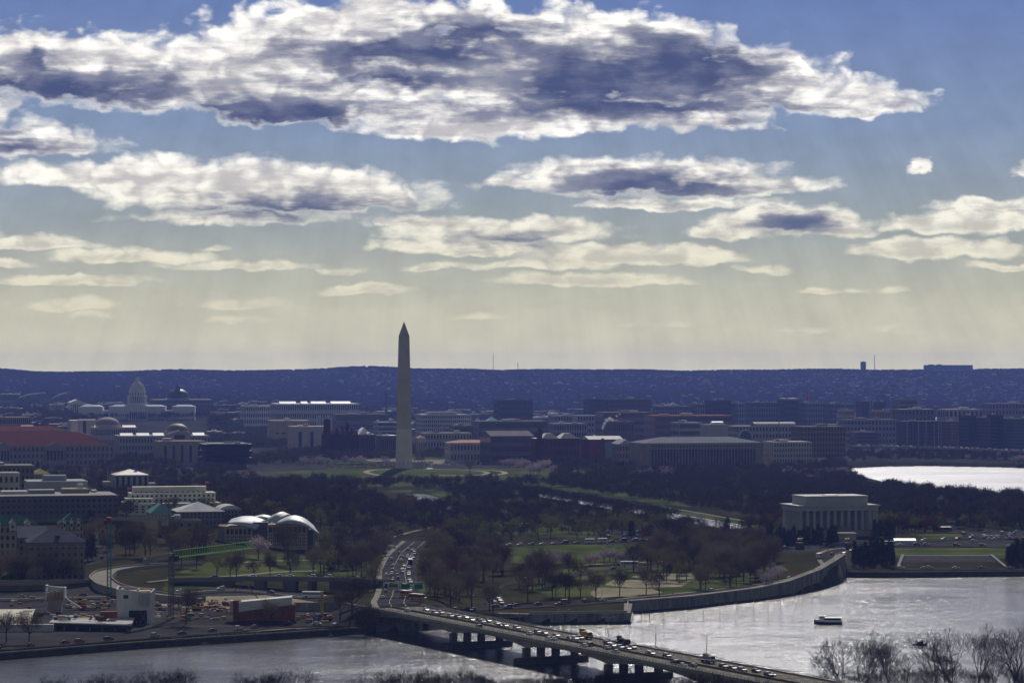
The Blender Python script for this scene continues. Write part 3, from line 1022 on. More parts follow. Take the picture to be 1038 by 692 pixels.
# broad steps at the shore
stp = MB()
pl = [gp(914, 564.4, 8.9), gp(1004, 563.8, 8.9), gp(1019, 575.6, 3.8), gp(909, 576.2, 3.8)]
n = 34
for k in range(n):
    y = 1660 + (1690 - 1660) * k / n
    z = 3.7 + 5.3 * (k + 1) / n
    u = k / n
    xa = lerp(u, [0, 1], [xw(910, 1660), xw(915, 1690)]); xb = lerp(u, [0, 1], [xw(1018, 1660), xw(1003, 1690)])
    stp.box(xa, xb, y, y + 30 / n + .1, z - 1.5, z)
sp_ = thing('broad_steps', 'wide flight of grey stone steps sloping down to the river road', 'steps')
obj('step_flight', stp, mat('step_stone', (.16, .15, .145), .9, var=.15), sp_)
for a, b in (((910, 1659), (915, 1691)), ((1019, 1659), (1004, 1691))):
    p0, p1 = (xw(a[0], a[1]), a[1]), (xw(b[0], b[1]), b[1])
    obj('cheek_wall', MB().prism([(p0[0] - .9, p0[1]), (p0[0] + .9, p0[1]), (p1[0] + .9, p1[1]), (p1[0] - .9, p1[1])], [2, 2, 2, 2], [4.9, 4.9, 10.1, 10.1]), mat('pale_stone2', (.24, .235, .225), .85, var=.1), sp_)
obj('top_landing', MB().box(xw(913, 1691), xw(1005, 1691), 1690.2, 1693.5, 7, 9.25), _M['pale_stone2'], sp_)

# ------------------------------------------------------------------ buildings
M_WIN = mat('window_glass', (0.012, 0.014, 0.02), .35, spec=.3)
M_WINB = mat('window_blue', (0.02, 0.03, 0.05), .3, spec=.4)
_u = MB().box(-.5, .5, -.06, .12, 0, 1).mesh('window', M_WIN)
_ub = MB().box(-.5, .5, -.06, .12, 0, 1).mesh('window', M_WINB)
WALLM = {}


def wallm(rgb):
    k = tuple(round(c, 3) for c in rgb)
    if k not in WALLM:
        WALLM[k] = mat('wall_%d' % len(WALLM), rgb, .85, var=.13, vscale=.12, stretch=(1, 1, .35))
    return WALLM[k]


def bandm(rgb, per):
    """glazed storey: dark panes with piers of the wall colour between"""
    nm = 'glazing_%.2f_%.2f_%.2f_%.1f' % (*rgb, per)
    if nm in _M:
        return _M[nm]
    m = mat(nm, rgb, .6)
    t = m.node_tree
    tcn = t.nodes.new('ShaderNodeTexCoord')
    s = t.nodes.new('ShaderNodeSeparateXYZ')
    t.links.new(tcn.outputs['Object'], s.inputs[0])
    a = mth('ADD', s.outputs[0], s.outputs[1], tree=t)
    f = mth('FRACT', mth('MULTIPLY', a, 1 / per, tree=t), tree=t)
    g = mth('LESS_THAN', f, .55, tree=t)
    t.links.new(mixc(g, tuple(rgb), (0.012, 0.016, 0.025), tree=t), t.nodes['Principled BSDF'].inputs['Base Color'])
    return m


def site(px0, px1, yt, Y, d, rz=ROT, base=None):
    """front-left corner, width and height of a building seen between px0 and px1 with its top at yt"""
    Wa = (px1 - px0) * Y / F
    th = rz + math.atan2((px0 + px1) / 2 - CX, F)
    sn, cs = max(math.sin(th), 0), math.cos(th)
    w = max((Wa - d * sn) / cs, Wa * .35)
    x0 = xw(px0, Y) + d * math.sin(rz) * 1.0 * (1 if sn > 0 else 0)
    yb = Y + w * math.sin(rz) * .5
    gz = min(hz(x0, Y), hz(x0 + w * math.cos(rz), yb)) if base is None else base
    return x0, Y, gz, w, zt(yt, Y) - gz


def windows(root, w, h, d, fl, bays, z0=1.5, zm=None, ww=.45, wh=.55, glass=None, side=True, x0=0.0, x1=None, y=0.0):
    """separate panes, front and visible side"""
    x1 = w if x1 is None else x1
    zm = h if zm is None else zm
    fh = (zm - z0) / fl
    bw = (x1 - x0) / bays
    me = glass or _u
    for k in range(fl):
        for i in range(bays):
            link('window', me, root, (x0 + bw * (i + .5), y - .02, z0 + fh * (k + .25)), None, (bw * ww, 1, fh * wh))
    if side and d > 8:
        nb = max(1, min(5, int(d / bw), (100 - fl * bays) // max(fl, 1)))
        sb = d / nb
        for k in range(fl):
            for i in range(nb):
                link('window', me, root, (-.02, sb * (i + .5), z0 + fh * (k + .25)), -PI / 2, (bw * ww, 1, fh * wh))


def bld(name, label, cat, px0, px1, yt, Y, d, wall=(.3, .27, .22), roof='flat', rc=(.25, .25, .24), rh=3.0, style='punch', fl=4, bays=10, rz=ROT, base=None, group=None, units=2, glass=None, ww=.45, wh=.55, overhang=.6, per=3.0, zb=1.5, extra=None):
    x, y, gz, w, h = site(px0, px1, yt, Y, d, rz, base)
    r = thing(name, label, cat, (x, y, gz), rz, group)
    wm_ = wallm(wall)
    wh_ = h - (rh if roof in ('hip', 'gable', 'gablex', 'dome') else .9)
    wh_ = max(wh_, 2.0)
    obj('wall', MB().box(0, w, 0, d, -8, wh_), wm_, r)
    rm = mat('roof_%.2f_%.2f_%.2f' % rc, rc, .9 if max(rc) < .5 else .5, var=.15, vscale=.1)
    o = overhang
    if roof == 'flat':
        m_ = MB().box(-.25, w + .25, -.25, d + .25, wh_, wh_ + .55)
        rf = obj('cornice', m_, mat('trim_%.2f_%.2f_%.2f' % wall, tuple(min(c * 1.15, .8) for c in wall), .8), r)
        rf = obj('roof', MB().box(.4, w - .4, .4, d - .4, wh_ + .552, wh_ + .75), rm, r)
        rs = random.Random(int(px0 * 31 + Y))
        for k in range(units):
            a, b = rs.uniform(.06, .7) * w, rs.uniform(.2, .6) * d
            uw, ud, uh = min(rs.uniform(.08, .22) * w, 18), min(rs.uniform(.15, .35) * d, 12), rs.uniform(1.6, 3.6)
            obj('rooftop_unit', MB().box(a, a + uw, b, b + ud, wh_ + .75, wh_ + .75 + uh), mat(('unit_light', 'unit_grey', 'unit_dark')[k % 3], ((.45, .45, .43), (.22, .22, .22), (.1, .1, .11))[k % 3], .7), rf)
    elif roof == 'hip':
        obj('roof', MB().hip(-o, w + o, -o, d + o, wh_ + .01, rh), rm, r)
    elif roof == 'hipflat':
        pass
    elif roof == 'gable':
        obj('roof', MB().gable(-o, w + o, -o, d + o, wh_ + .01, rh, 'x'), rm, r)
    elif roof == 'gablex':
        obj('roof', MB().gable(-o, w + o, -o, d + o, wh_ + .01, rh, 'y'), rm, r)
    elif roof == 'arch':
        m_ = MB()
        n = 12
        for k in range(n):
            u0, u1 = k / n, (k + 1) / n
            z0, z1 = [rh * math.sin(PI * u) ** .7 for u in (u0, u1)]
            m_.add([(w * u0, 0, wh_), (w * u1, 0, wh_), (w * u1, d, wh_), (w * u0, d, wh_), (w * u0, 0, wh_ + z0 + .1), (w * u1, 0, wh_ + z1 + .1), (w * u1, d, wh_ + z1 + .1), (w * u0, d, wh_ + z0 + .1)],
                   [(0, 1, 5, 4), (4, 5, 6, 7), (2, 3, 7, 6)])
        obj('roof', m_, rm, r)
    if style == 'punch' and fl * bays <= 100:
        windows(r, w, wh_, d, fl, bays, zb, wh_ - .6, ww, wh, glass)
    elif style in ('band', 'grid', 'punch'):
        bm = bandm(wall, per) if style != 'band' else M_WINB
        fh = (wh_ - zb) / fl
        for k in range(fl):
            z0 = zb + fh * (k + .28)
            obj('window_band', MB().box(.8, w - .8, -.12, .1, z0, z0 + fh * wh).box(-.12, .1, .8, d - .8, z0, z0 + fh * wh), bm, r)
    elif style == 'colon':
        zc0, zc1 = wh_ * .12, wh_ * .78
        obj('portico_shade', MB().box(w * .06, w * .94, -.1, .1, zc0, zc1), M_WIN, r)
        nn = bays
        sp = w * .88 / nn
        ce = MB().cyl(0, 0, 0, zc1 - zc0, sp * .27, sp * .23, 8).mesh('column', wm_)
        for k in range(nn + 1):
            link('column', ce, r, (w * .06 + sp * k, -.5, zc0))
        obj('base_course', MB().box(-.6, w + .6, -1.2, -.02, -3, zc0), wm_, r)
        obj('entablature', MB().box(-.5, w + .5, -1.1, -.12, zc1, wh_ - .3), wm_, r)
        if fl:
            bw = w * .88 / nn
            for k in range(min(nn, 60)):
                link('window', _u, r, (w * .06 + bw * (k + .5), -1.12, zc1 + (wh_ - zc1) * .3), None, (bw * .4, 1, (wh_ - zc1) * .35))
    r['w'], r['h'], r['wh'] = w, h, wh_
    if extra:
        extra(r, w, wh_, d)
    return r


def dome(parent, cx, cy, z, r, h, rgb, n=20, rings=7, rough=.5, lantern=True):
    prof = [(r * math.cos(a), z + h * math.sin(a)) for a in np.linspace(0, PI / 2 * .97, rings)]
    return obj('dome', MB().lathe(cx, cy, prof, n), mat('dome_%.2f_%.2f_%.2f' % rgb, rgb, rough, var=.1), parent, smooth=True)


# ---- the great domed capitol
def capitol():
    Y = 5400.0
    s = Y / F
    gz = 22.0
    cx = xw(138, Y)
    r = thing('capitol', 'pale domed capitol with long wings on its hill', 'capitol', (cx, Y, gz), 0.08)
    wm_ = mat('capitol_stone', (.52, .50, .48), .8, var=.06)
    def part(name, px0, px1, yt, y0, y1, z0=-12, m=wm_):
        return obj(name, MB().box((px0 - 138) * s, (px1 - 138) * s, y0, y1, z0, zt(yt, Y) - gz), m, r)
    c = part('central_block', 110, 167, 411.8, 12, 70)
    part('portico_block', 130.5, 149, 411.0, 2, 12)
    part('north_wing', 80, 104, 412.6, 6, 60)
    part('south_wing', 174, 197, 411.8, 6, 60)
    part('link_wing', 103.5, 110.5, 416, 22, 50)
    part('link_wing', 166.5, 174.5, 416, 22, 50)
    obj('terrace', MB().box((75 - 138) * s, (205 - 138) * s, -14, 2, -14, 5), mat('capitol_terrace', (.30, .29, .27), .85, var=.1), r)
    obj('stair_terrace', MB().box((138 - 20 - 138) * s, 24 * s, -26, -14, -14, 1.5), _M['capitol_terrace'], r)
    zr = zt(412, Y) - gz
    for a, b, q in ((110, 167, 12), (80, 104, 6), (174, 197, 6)):
        obj('roof', MB().hip((a + 1 - 138) * s, (b - 1 - 138) * s, q + 2, 60, zr + .05, 3.0, 8), mat('capitol_roof', (.34, .40, .40), .7), r)
    for a, b, q, n in ((111, 130, 12, 9), (150, 166.5, 12, 9), (81, 103, 6, 11), (175, 196, 6, 11)):
        for k in range(n):
            for zz, hh in ((5.5, 3.6), (14, 5.0)):
                link('window', _u, r, ((a - 138 + (b - a) * (k + .5) / n) * s, q - .05, zz), None, (1.9, 1, hh))
    ce = MB().cyl(0, 0, 0, 14, .9, .8, 8).mesh('column', wm_)
    obj('portico_shade', MB().box(-7 * s, 10.5 * s, 1.85, 2.0, 9, 23.0), M_WIN, r)
    for k in range(9):
        link('column', ce, r, ((-7 + 17.5 * k / 8) * s, .6, 9))
    z = lambda py: zt(py, Y) - gz
    D = obj('drum_base', MB().lathe(0, 40, [(24, z(414)), (24, z(410.5)), (19.8, z(410.4)), (19.8, z(408.6))], 24), wm_, r)
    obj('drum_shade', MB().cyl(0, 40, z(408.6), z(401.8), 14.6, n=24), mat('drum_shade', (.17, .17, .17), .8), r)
    dc = MB().cyl(0, 0, 0, z(401.8) - z(408.6), .95, .8, 6).mesh('column', wm_)
    for k in range(28):
        a = 2 * PI * k / 28
        link('column', dc, r, (18.3 * math.cos(a), 40 + 18.3 * math.sin(a), z(408.6)))
    obj('drum_cornice', MB().lathe(0, 40, [(19.6, z(401.8)), (19.8, z(401.0)), (16.6, z(400.9)), (16.6, z(397.2)), (17.4, z(397.1)), (17.4, z(396.4)), (15.6, z(396.3))], 28), wm_, r)
    for k in range(18):
        a = 2 * PI * k / 18
        link('window', _u, D, (16.65 * math.cos(a), 40 + 16.65 * math.sin(a), z(400.4)), a + PI / 2, (1.8, 1, 4.2))
    prof = [(15.8, z(396.3)), (15.6, z(395)), (14.6, z(393)), (12.6, z(391)), (9.6, z(389)), (6.2, z(387.6)), (4.8, z(387.2))]
    dm = obj('dome', MB().lathe(0, 40, prof, 28), wm_, r, smooth=True)
    rb = MB()
    for k in range(24):
        a = 2 * PI * k / 24
        for (r0, z0), (r1, z1) in zip(prof[:-1], prof[1:]):
            rb.tube((r0 * math.cos(a), 40 + r0 * math.sin(a), z0), (r1 * math.cos(a), 40 + r1 * math.sin(a), z1), .38)
    tag(obj('dome_ribs', rb, wm_, dm), kind='stuff')
    obj('lantern', MB().lathe(0, 40, [(4.6, z(387.3)), (4.6, z(386.8)), (3.0, z(386.7)), (3.0, z(383.4)), (3.6, z(383.3)), (2.2, z(382.4)), (1.0, z(381.9))], 14), wm_, r)
    obj('statue', MB().lathe(0, 40, [(1.1, z(381.9)), (1.3, z(380.8)), (1.7, z(380.2)), (1.5, z(379.6)), (.7, z(379.2)), (.8, z(378.9)), (.2, z(378.4))], 8), mat('bronze_statue', (.05, .06, .055), .6), r)
capitol()


def temple(name, label, px0, px1, yt, Y, d, cols_, rgb, rz=ROT, ph=.18):
    x, y, gz, w, h = site(px0, px1, yt, Y, d, rz)
    r = thing(name, label, 'temple', (x, y, gz), rz)
    wm_ = wallm(rgb)
    zc = h * (1 - ph) * .86
    obj('wall', MB().box(1.5, w - 1.5, 3.5, d, -6, zc), wm_, r)
    obj('podium', MB().box(-.5, w + .5, -.8, d + .5, -6, h * .1), wm_, r)
    obj('shade', MB().box(2.5, w - 2.5, 3.3, 3.5, h * .1, zc), M_WIN, r)
    obj('entablature', MB().box(0, w, 0, d, zc, h * (1 - ph)), wm_, r)
    obj('roof', MB().gable(-.4, w + .4, -.4, d + .4, h * (1 - ph), h * ph, 'y'), wm_, r)
    ce = MB().cyl(0, 0, 0, zc - h * .1, w / cols_ * .28, w / cols_ * .23, 8).mesh('column', wm_)
    for k in range(cols_):
        link('column', ce, r, (w * (k + .5) / cols_, .8, h * .1))
    return r


temple('court_temple', 'white columned temple front left of the domed capitol', 64, 81, 404.8, 5700, 60, 8, (.62, .60, .55))
bld('side_wing', 'low cream wing left of the white columned temple', 'building', 48, 63, 409.5, 5750, 25, (.5, .47, .40), rc=(.5, .48, .42), fl=2, bays=6, style='grid')
bld('side_wing', 'low cream wing right of the white columned temple', 'building', 80, 91, 409.5, 5760, 25, (.5, .47, .40), rc=(.6, .57, .5), fl=2, bays=6, style='grid')


def library(r, w, h, d):
    dome(r, w * .44, d * .5, h + 5, 25, 19, (.022, .024, .03))
    obj('dome_drum', MB().cyl(w * .44, d * .5, h, h + 5.5, 25, 22, 16), mat('lib_drum', (.15, .15, .15), .7), r)
    obj('lantern', MB().lathe(w * .44, d * .5, [(6, h + 22), (6, h + 28), (7, h + 28.3), (3.4, h + 32), (.4, h + 36)], 10), mat('lib_lantern', (.05, .055, .07), .5), r)
bld('domed_library', 'wide dark library with black lantern dome behind the capitol', 'library', 147, 212, 404.8, 5900, 80, (.16, .16, .16), rc=(.45, .45, .45), style='grid', fl=3, units=4, extra=library)


def arc_roof(px0, px1, y0, y1, Y, label):
    x0, x1 = xw(px0, Y), xw(px1, Y)
    r = thing('arena_roof_hall', label, 'hall', (x0, Y, hz(x0, Y)), 0)
    gz = hz(x0, Y)
    m_ = MB()
    n = 14
    for k in range(n):
        u0, u1 = k / n, (k + 1) / n
        za, zb = [zt(y0 + (y1 - y0) * math.sin(u * PI / 2) ** .8, Y) - gz for u in (u0, u1)]
        xa, xb = (x1 - x0) * u0, (x1 - x0) * u1
        m_.add([(xa, 0, za - 3.5), (xb, 0, zb - 3.5), (xb, 60, zb - 3.5), (xa, 60, za - 3.5), (xa, 0, za), (xb, 0, zb), (xb, 60, zb), (xa, 60, za)], [(4, 5, 6, 7), (0, 1, 5, 4), (0, 3, 2, 1), (2, 3, 7, 6)])
    obj('curved_roof', m_, mat('white_membrane', (.78, .76, .70), .45), r)
    obj('wall', MB().box(2, x1 - x0 - 2, 4, 56, -8, zt(y0, Y) - gz - 2), wallm((.12, .12, .12)), r)
arc_roof(19, 42, 402.5, 397.6, 6500, 'longer white curved hall roof far left on the skyline')
arc_roof(54, 68, 402.5, 397.4, 6500, 'shorter white curved hall roof far left on the skyline')
bld('far_block', 'flat low block with two pale roofs at the far left edge', 'building', -4, 18, 399, 6500, 40, (.2, .18, .17), rc=(.6, .6, .6), fl=2, bays=6, style='grid')

def _barrel2(x0, x1, h, d, hh):
    m_ = MB()
    n = 10
    for k in range(n):
        a0, a1 = PI * k / n, PI * (k + 1) / n
        y0, z0, y1, z1 = d / 2 - d / 2 * math.cos(a0), hh * math.sin(a0), d / 2 - d / 2 * math.cos(a1), hh * math.sin(a1)
        m_.add([(x0, y0, h + z0), (x1, y0, h + z0), (x1, y1, h + z1), (x0, y1, h + z1)], [(0, 1, 2, 3)])
    for xx in (x0, x1):
        m_.add([(xx, d / 2 - d / 2 * math.cos(PI * k / n), h + hh * math.sin(PI * k / n)) for k in range(n + 1)], [tuple(range(n + 1))])
    return m_
# ---- federal quarter on the left, red tiled
RED = (.075, .033, .025)
def portico(r, w, h, d):
    for fx0, fx1 in ((.08, .22), (.47, .63)):
        p = obj('portico', MB().box(w * fx0, w * fx1, -2.6, -.02, -6, h * .32).box(w * fx0, w * fx1, -2.6, -.02, h * .78, h * .95), wallm((.27, .24, .20)), r)
        obj('pediment', MB().gable(w * fx0, w * fx1, -2.8, 3, h * .955, h * .2, 'y'), wallm((.25, .23, .2)), p)
        obj('shade', MB().box(w * fx0 + 1, w * fx1 - 1, -.3, -.03, h * .32, h * .78), M_WIN, p)
        ce = MB().cyl(0, 0, 0, h * .46, 1.0, .85, 8).mesh('column', wallm((.27, .24, .20)))
        for k in range(6):
            link('column', ce, p, (w * (fx0 + (fx1 - fx0) * (k + .5) / 6), -1.8, h * .32))
bld('federal_building', 'long tan federal building with red tiled roof and two columned porticoes', 'building', -30, 106, 445, 3350, 60, (.27, .24, .20), roof='hip', rc=RED, rh=8.5, fl=3, bays=30, units=0, extra=portico)
bld('federal_building', 'second row red tiled building behind the portico building', 'building', -40, 92, 438.5, 3560, 50, (.25, .21, .17), roof='hip', rc=(.09, .032, .022), rh=8, fl=3, bays=24)
bld('federal_building', 'third row building with faded red tiles and pale dormers', 'building', -30, 64, 432, 3760, 50, (.27, .23, .19), roof='hip', rc=(.11, .045, .03), rh=7, fl=3, bays=24)
bld('federal_block', 'flat roofed tan block at the back of the red roofs', 'building', -20, 25, 422.5, 4000, 45, (.26, .22, .17), rc=(.3, .24, .17), fl=4, bays=12, style='grid', units=3)
bld('white_pavilion', 'tiny bright white gabled roof pieces beside the tan block', 'pavilion', 20, 32, 431, 3800, 12, (.6, .58, .52), roof='gable', rc=(.75, .73, .66), rh=3, style='', fl=0)
bld('orange_roof_house', 'small building with an orange tiled hip roof', 'building', 68, 91, 438.3, 3680, 30, (.30, .24, .18), roof='hip', rc=(.32, .15, .07), rh=6, fl=2, bays=8)
bld('gallery_east_wing', 'blank angular pink stone gallery tower, left of two', 'gallery', 64, 76, 425.8, 4350, 50, (.45, .37, .33), rc=(.5, .43, .38), style='', units=0)
bld('gallery_east_wing', 'blank angular pink stone gallery with a dark slot', 'gallery', 76, 95, 425.2, 4300, 30, (.50, .42, .37), rc=(.55, .5, .42), style='', units=0, extra=lambda r, w, h, d: obj('slot', MB().box(w * .2, w * .38, -.2, .05, h * .4, h * .97), M_WIN, r))
def gallery(r, w, h, d):
    cx_ = w * .33
    obj('drum', MB().lathe(cx_, d * .4, [(21, h - 1), (21, h + 3.5), (19, h + 3.6), (19, h + 5)], 24), wallm((.42, .34, .31)), r)
    dome(r, cx_, d * .4, h + 5, 18.5, 11, (.24, .20, .185), 28, rough=.8)
    obj('skylight', MB().gable(w * .66, w * .96, 8, 24, h + .8, 3), mat('skylight_pale', (.7, .66, .56), .5), r)
    obj('skylight', MB().gable(w * .02, w * .12, 8, 24, h + .8, 3), mat('skylight_pale', (.7, .66, .56), .5), r)
bld('domed_gallery', 'long pinkish gallery with a low round stone dome', 'gallery', 86, 134, 433, 4150, 60, (.40, .33, .30), rc=(.45, .38, .34), style='grid', fl=2, bays=20, units=0, extra=gallery)
def nathist(r, w, h, d):
    cx_ = w * .66
    obj('drum', MB().lathe(cx_, d * .35, [(17, h - 1), (17, h + 5), (16, h + 5.1), (16, h + 7)], 24), wallm((.33, .31, .27)), r)
    dome(r, cx_, d * .35, h + 7, 15, 9.5, (.16, .15, .08), 28, rough=.6)
    obj('pediment_block', MB().box(cx_ - 15, cx_ + 15, -1, 12, 0, h + 3).gable(cx_ - 16, cx_ + 16, -1.5, 12, h + 3.01, 5, 'y'), wallm((.34, .31, .27)), r)
    obj('arch_window', MB().prism([(cx_ - 7, -1.2), (cx_ + 7, -1.2), (cx_ + 7, -1.02), (cx_ - 7, -1.02)], h - 4, h + 1.5), M_WIN, r)
    for a, b in ((.02, .16), (.2, .34), (.38, .5), (.82, .95)):
        obj('skylight', MB().gable(w * a, w * b, 10, 26, h + .8, 3.4), mat('skylight_white', (.72, .72, .70), .45), r)
bld('domed_museum', 'grey museum with gilded green dome over a pediment', 'museum', 108, 206, 441.5, 3620, 70, (.27, .27, .26), rc=(.34, .34, .34), style='punch', fl=3, bays=30, extra=nathist, units=0)
def slots(r, w, h, d):
    for k in range(5):
        obj('tall_slot', MB().box(w * (.1 + .18 * k), w * (.15 + .18 * k), -.2, .05, h * .15, h * .85), M_WIN, r)
bld('slotted_museum', 'plain tan museum block with tall dark slots left of the black museum', 'museum', 150, 203, 447, 3400, 60, (.28, .24, .21), rc=(.22, .17, .14), style='', extra=slots, units=1)


# ---- black three-tiered museum
def corona():
    Y = 3230.0
    s = Y / F
    x0, gz = xw(226, Y), hz(xw(226, Y), Y)
    r = thing('tiered_black_museum', 'black box museum of three outward flaring bronze tiers', 'museum', (x0, Y + 30, gz), ROT)
    bk = mat('black_lattice', (.009, .0085, .010), .55, rgb2=(.017, .015, .015), vscale=.5)
    zb, ztp = zt(470.5, Y) - gz, zt(449.8, Y) - gz
    th = (ztp - zb) / 3
    for k in range(3):
        a, b = 25.2, 28.6
        z0, z1 = zb + k * th, zb + (k + 1) * th - .25
        obj('flaring_tier', MB().add([(-a, -a, z0), (a, -a, z0), (a, a, z0), (-a, a, z0), (-b, -b, z1), (b, -b, z1), (b, b, z1), (-b, b, z1)], [(0, 3, 2, 1), (4, 5, 6, 7), (0, 1, 5, 4), (1, 2, 6, 5), (2, 3, 7, 6), (3, 0, 4, 7)]), bk, r)
    obj('glass_lobby', MB().box(-22, 22, -22, 22, -5, zb), M_WINB, r)
    obj('roof', MB().box(-24, 24, -24, 24, ztp - .2, ztp + .5).box(-2, 8, -6, 4, ztp + .5, ztp + 2.2), mat('museum_roof', (.10, .10, .11), .7), r)
    obj('rooftop_unit', MB().box(8, 15, -20, -14, ztp + .5, ztp + 2.4), mat('unit_light', (.45, .45, .43), .7), r)
    obj('porch_canopy', MB().box(-40, 10, -38, -32, 4.6, 5.4).box(-39, -38, -37, -36, -3, 4.6).box(8, 9, -37, -36, -3, 4.6), bk, r)
corona()

# ---- obelisk
def obelisk():
    Y = 3139.0
    x, gz = xw(409.5, Y), 12.0
    r = thing('obelisk', 'towering tapered stone obelisk with a small pyramid tip', 'obelisk', (x, Y, gz), ROT)
    def m_ob(nm, a, b):
        m = mat(nm, a, .8, rgb2=b, vscale=.07, stretch=(1, 1, .6))
        return m
    hs = 46.0
    w0, w1 = 8.4, 5.25
    H1 = 152.5
    wj = w0 + (w1 - w0) * hs / H1
    def fr(a, b, z0, z1):
        return MB().add([(-a, -a, z0), (a, -a, z0), (a, a, z0), (-a, a, z0), (-b, -b, z1), (b, -b, z1), (b, b, z1), (-b, b, z1)], [(0, 3, 2, 1), (4, 5, 6, 7), (0, 1, 5, 4), (1, 2, 6, 5), (2, 3, 7, 6), (3, 0, 4, 7)])
    obj('lower_shaft', fr(w0, wj, -2, hs), m_ob('obelisk_pale', (.50, .46, .39), (.60, .56, .48)), r)
    obj('upper_shaft', fr(wj, w1, hs, H1), m_ob('obelisk_tan', (.36, .30, .23), (.47, .41, .33)), r)
    tp = obj('pyramid_tip', MB().add([(-w1, -w1, H1), (w1, -w1, H1), (w1, w1, H1), (-w1, w1, H1), (0, 0, H1 + 17)], [(0, 3, 2, 1), (0, 1, 4), (1, 2, 4), (2, 3, 4), (3, 0, 4)]), _M['obelisk_tan'], r)
    for k in (-1, 1):
        obj('window', MB().box(k * 1.9 - .5, k * 1.9 + .5, -5.05, -4.4, H1 + .8, H1 + 1.7), M_WIN, tp)
    obj('plaza', MB().cyl(0, 0, -1.2, .5, 34, 34, 48), mat('plaza_granite', (.34, .34, .34), .8, var=.1), r)
    fl0 = None
    for k in range(40):
        a = 2 * PI * k / 40
        loc = (x + 32 * math.cos(a), Y + 32 * math.sin(a), gz + .5)
        if fl0 is None:
            fl0 = thing('flagpole', 'thin flagpole in the ring round the foot of the obelisk', 'flagpole', loc, 0, 'flagpoles round the obelisk')
            obj('pole', MB().cyl(0, 0, 0, 7.6, .08, .05, 5), mat('pole_white', (.6, .6, .6), .4), fl0)
            obj('flag', MB().prism([(0.08, 0), (1.0, .12), (1.9, -.05), (1.9, -.02), (1.0, .15), (0.08, .03)], 6.1, 7.4), mat('flag_cloth', (.35, .16, .18), .9), fl0)
        else:
            dup(fl0, loc)
obelisk()

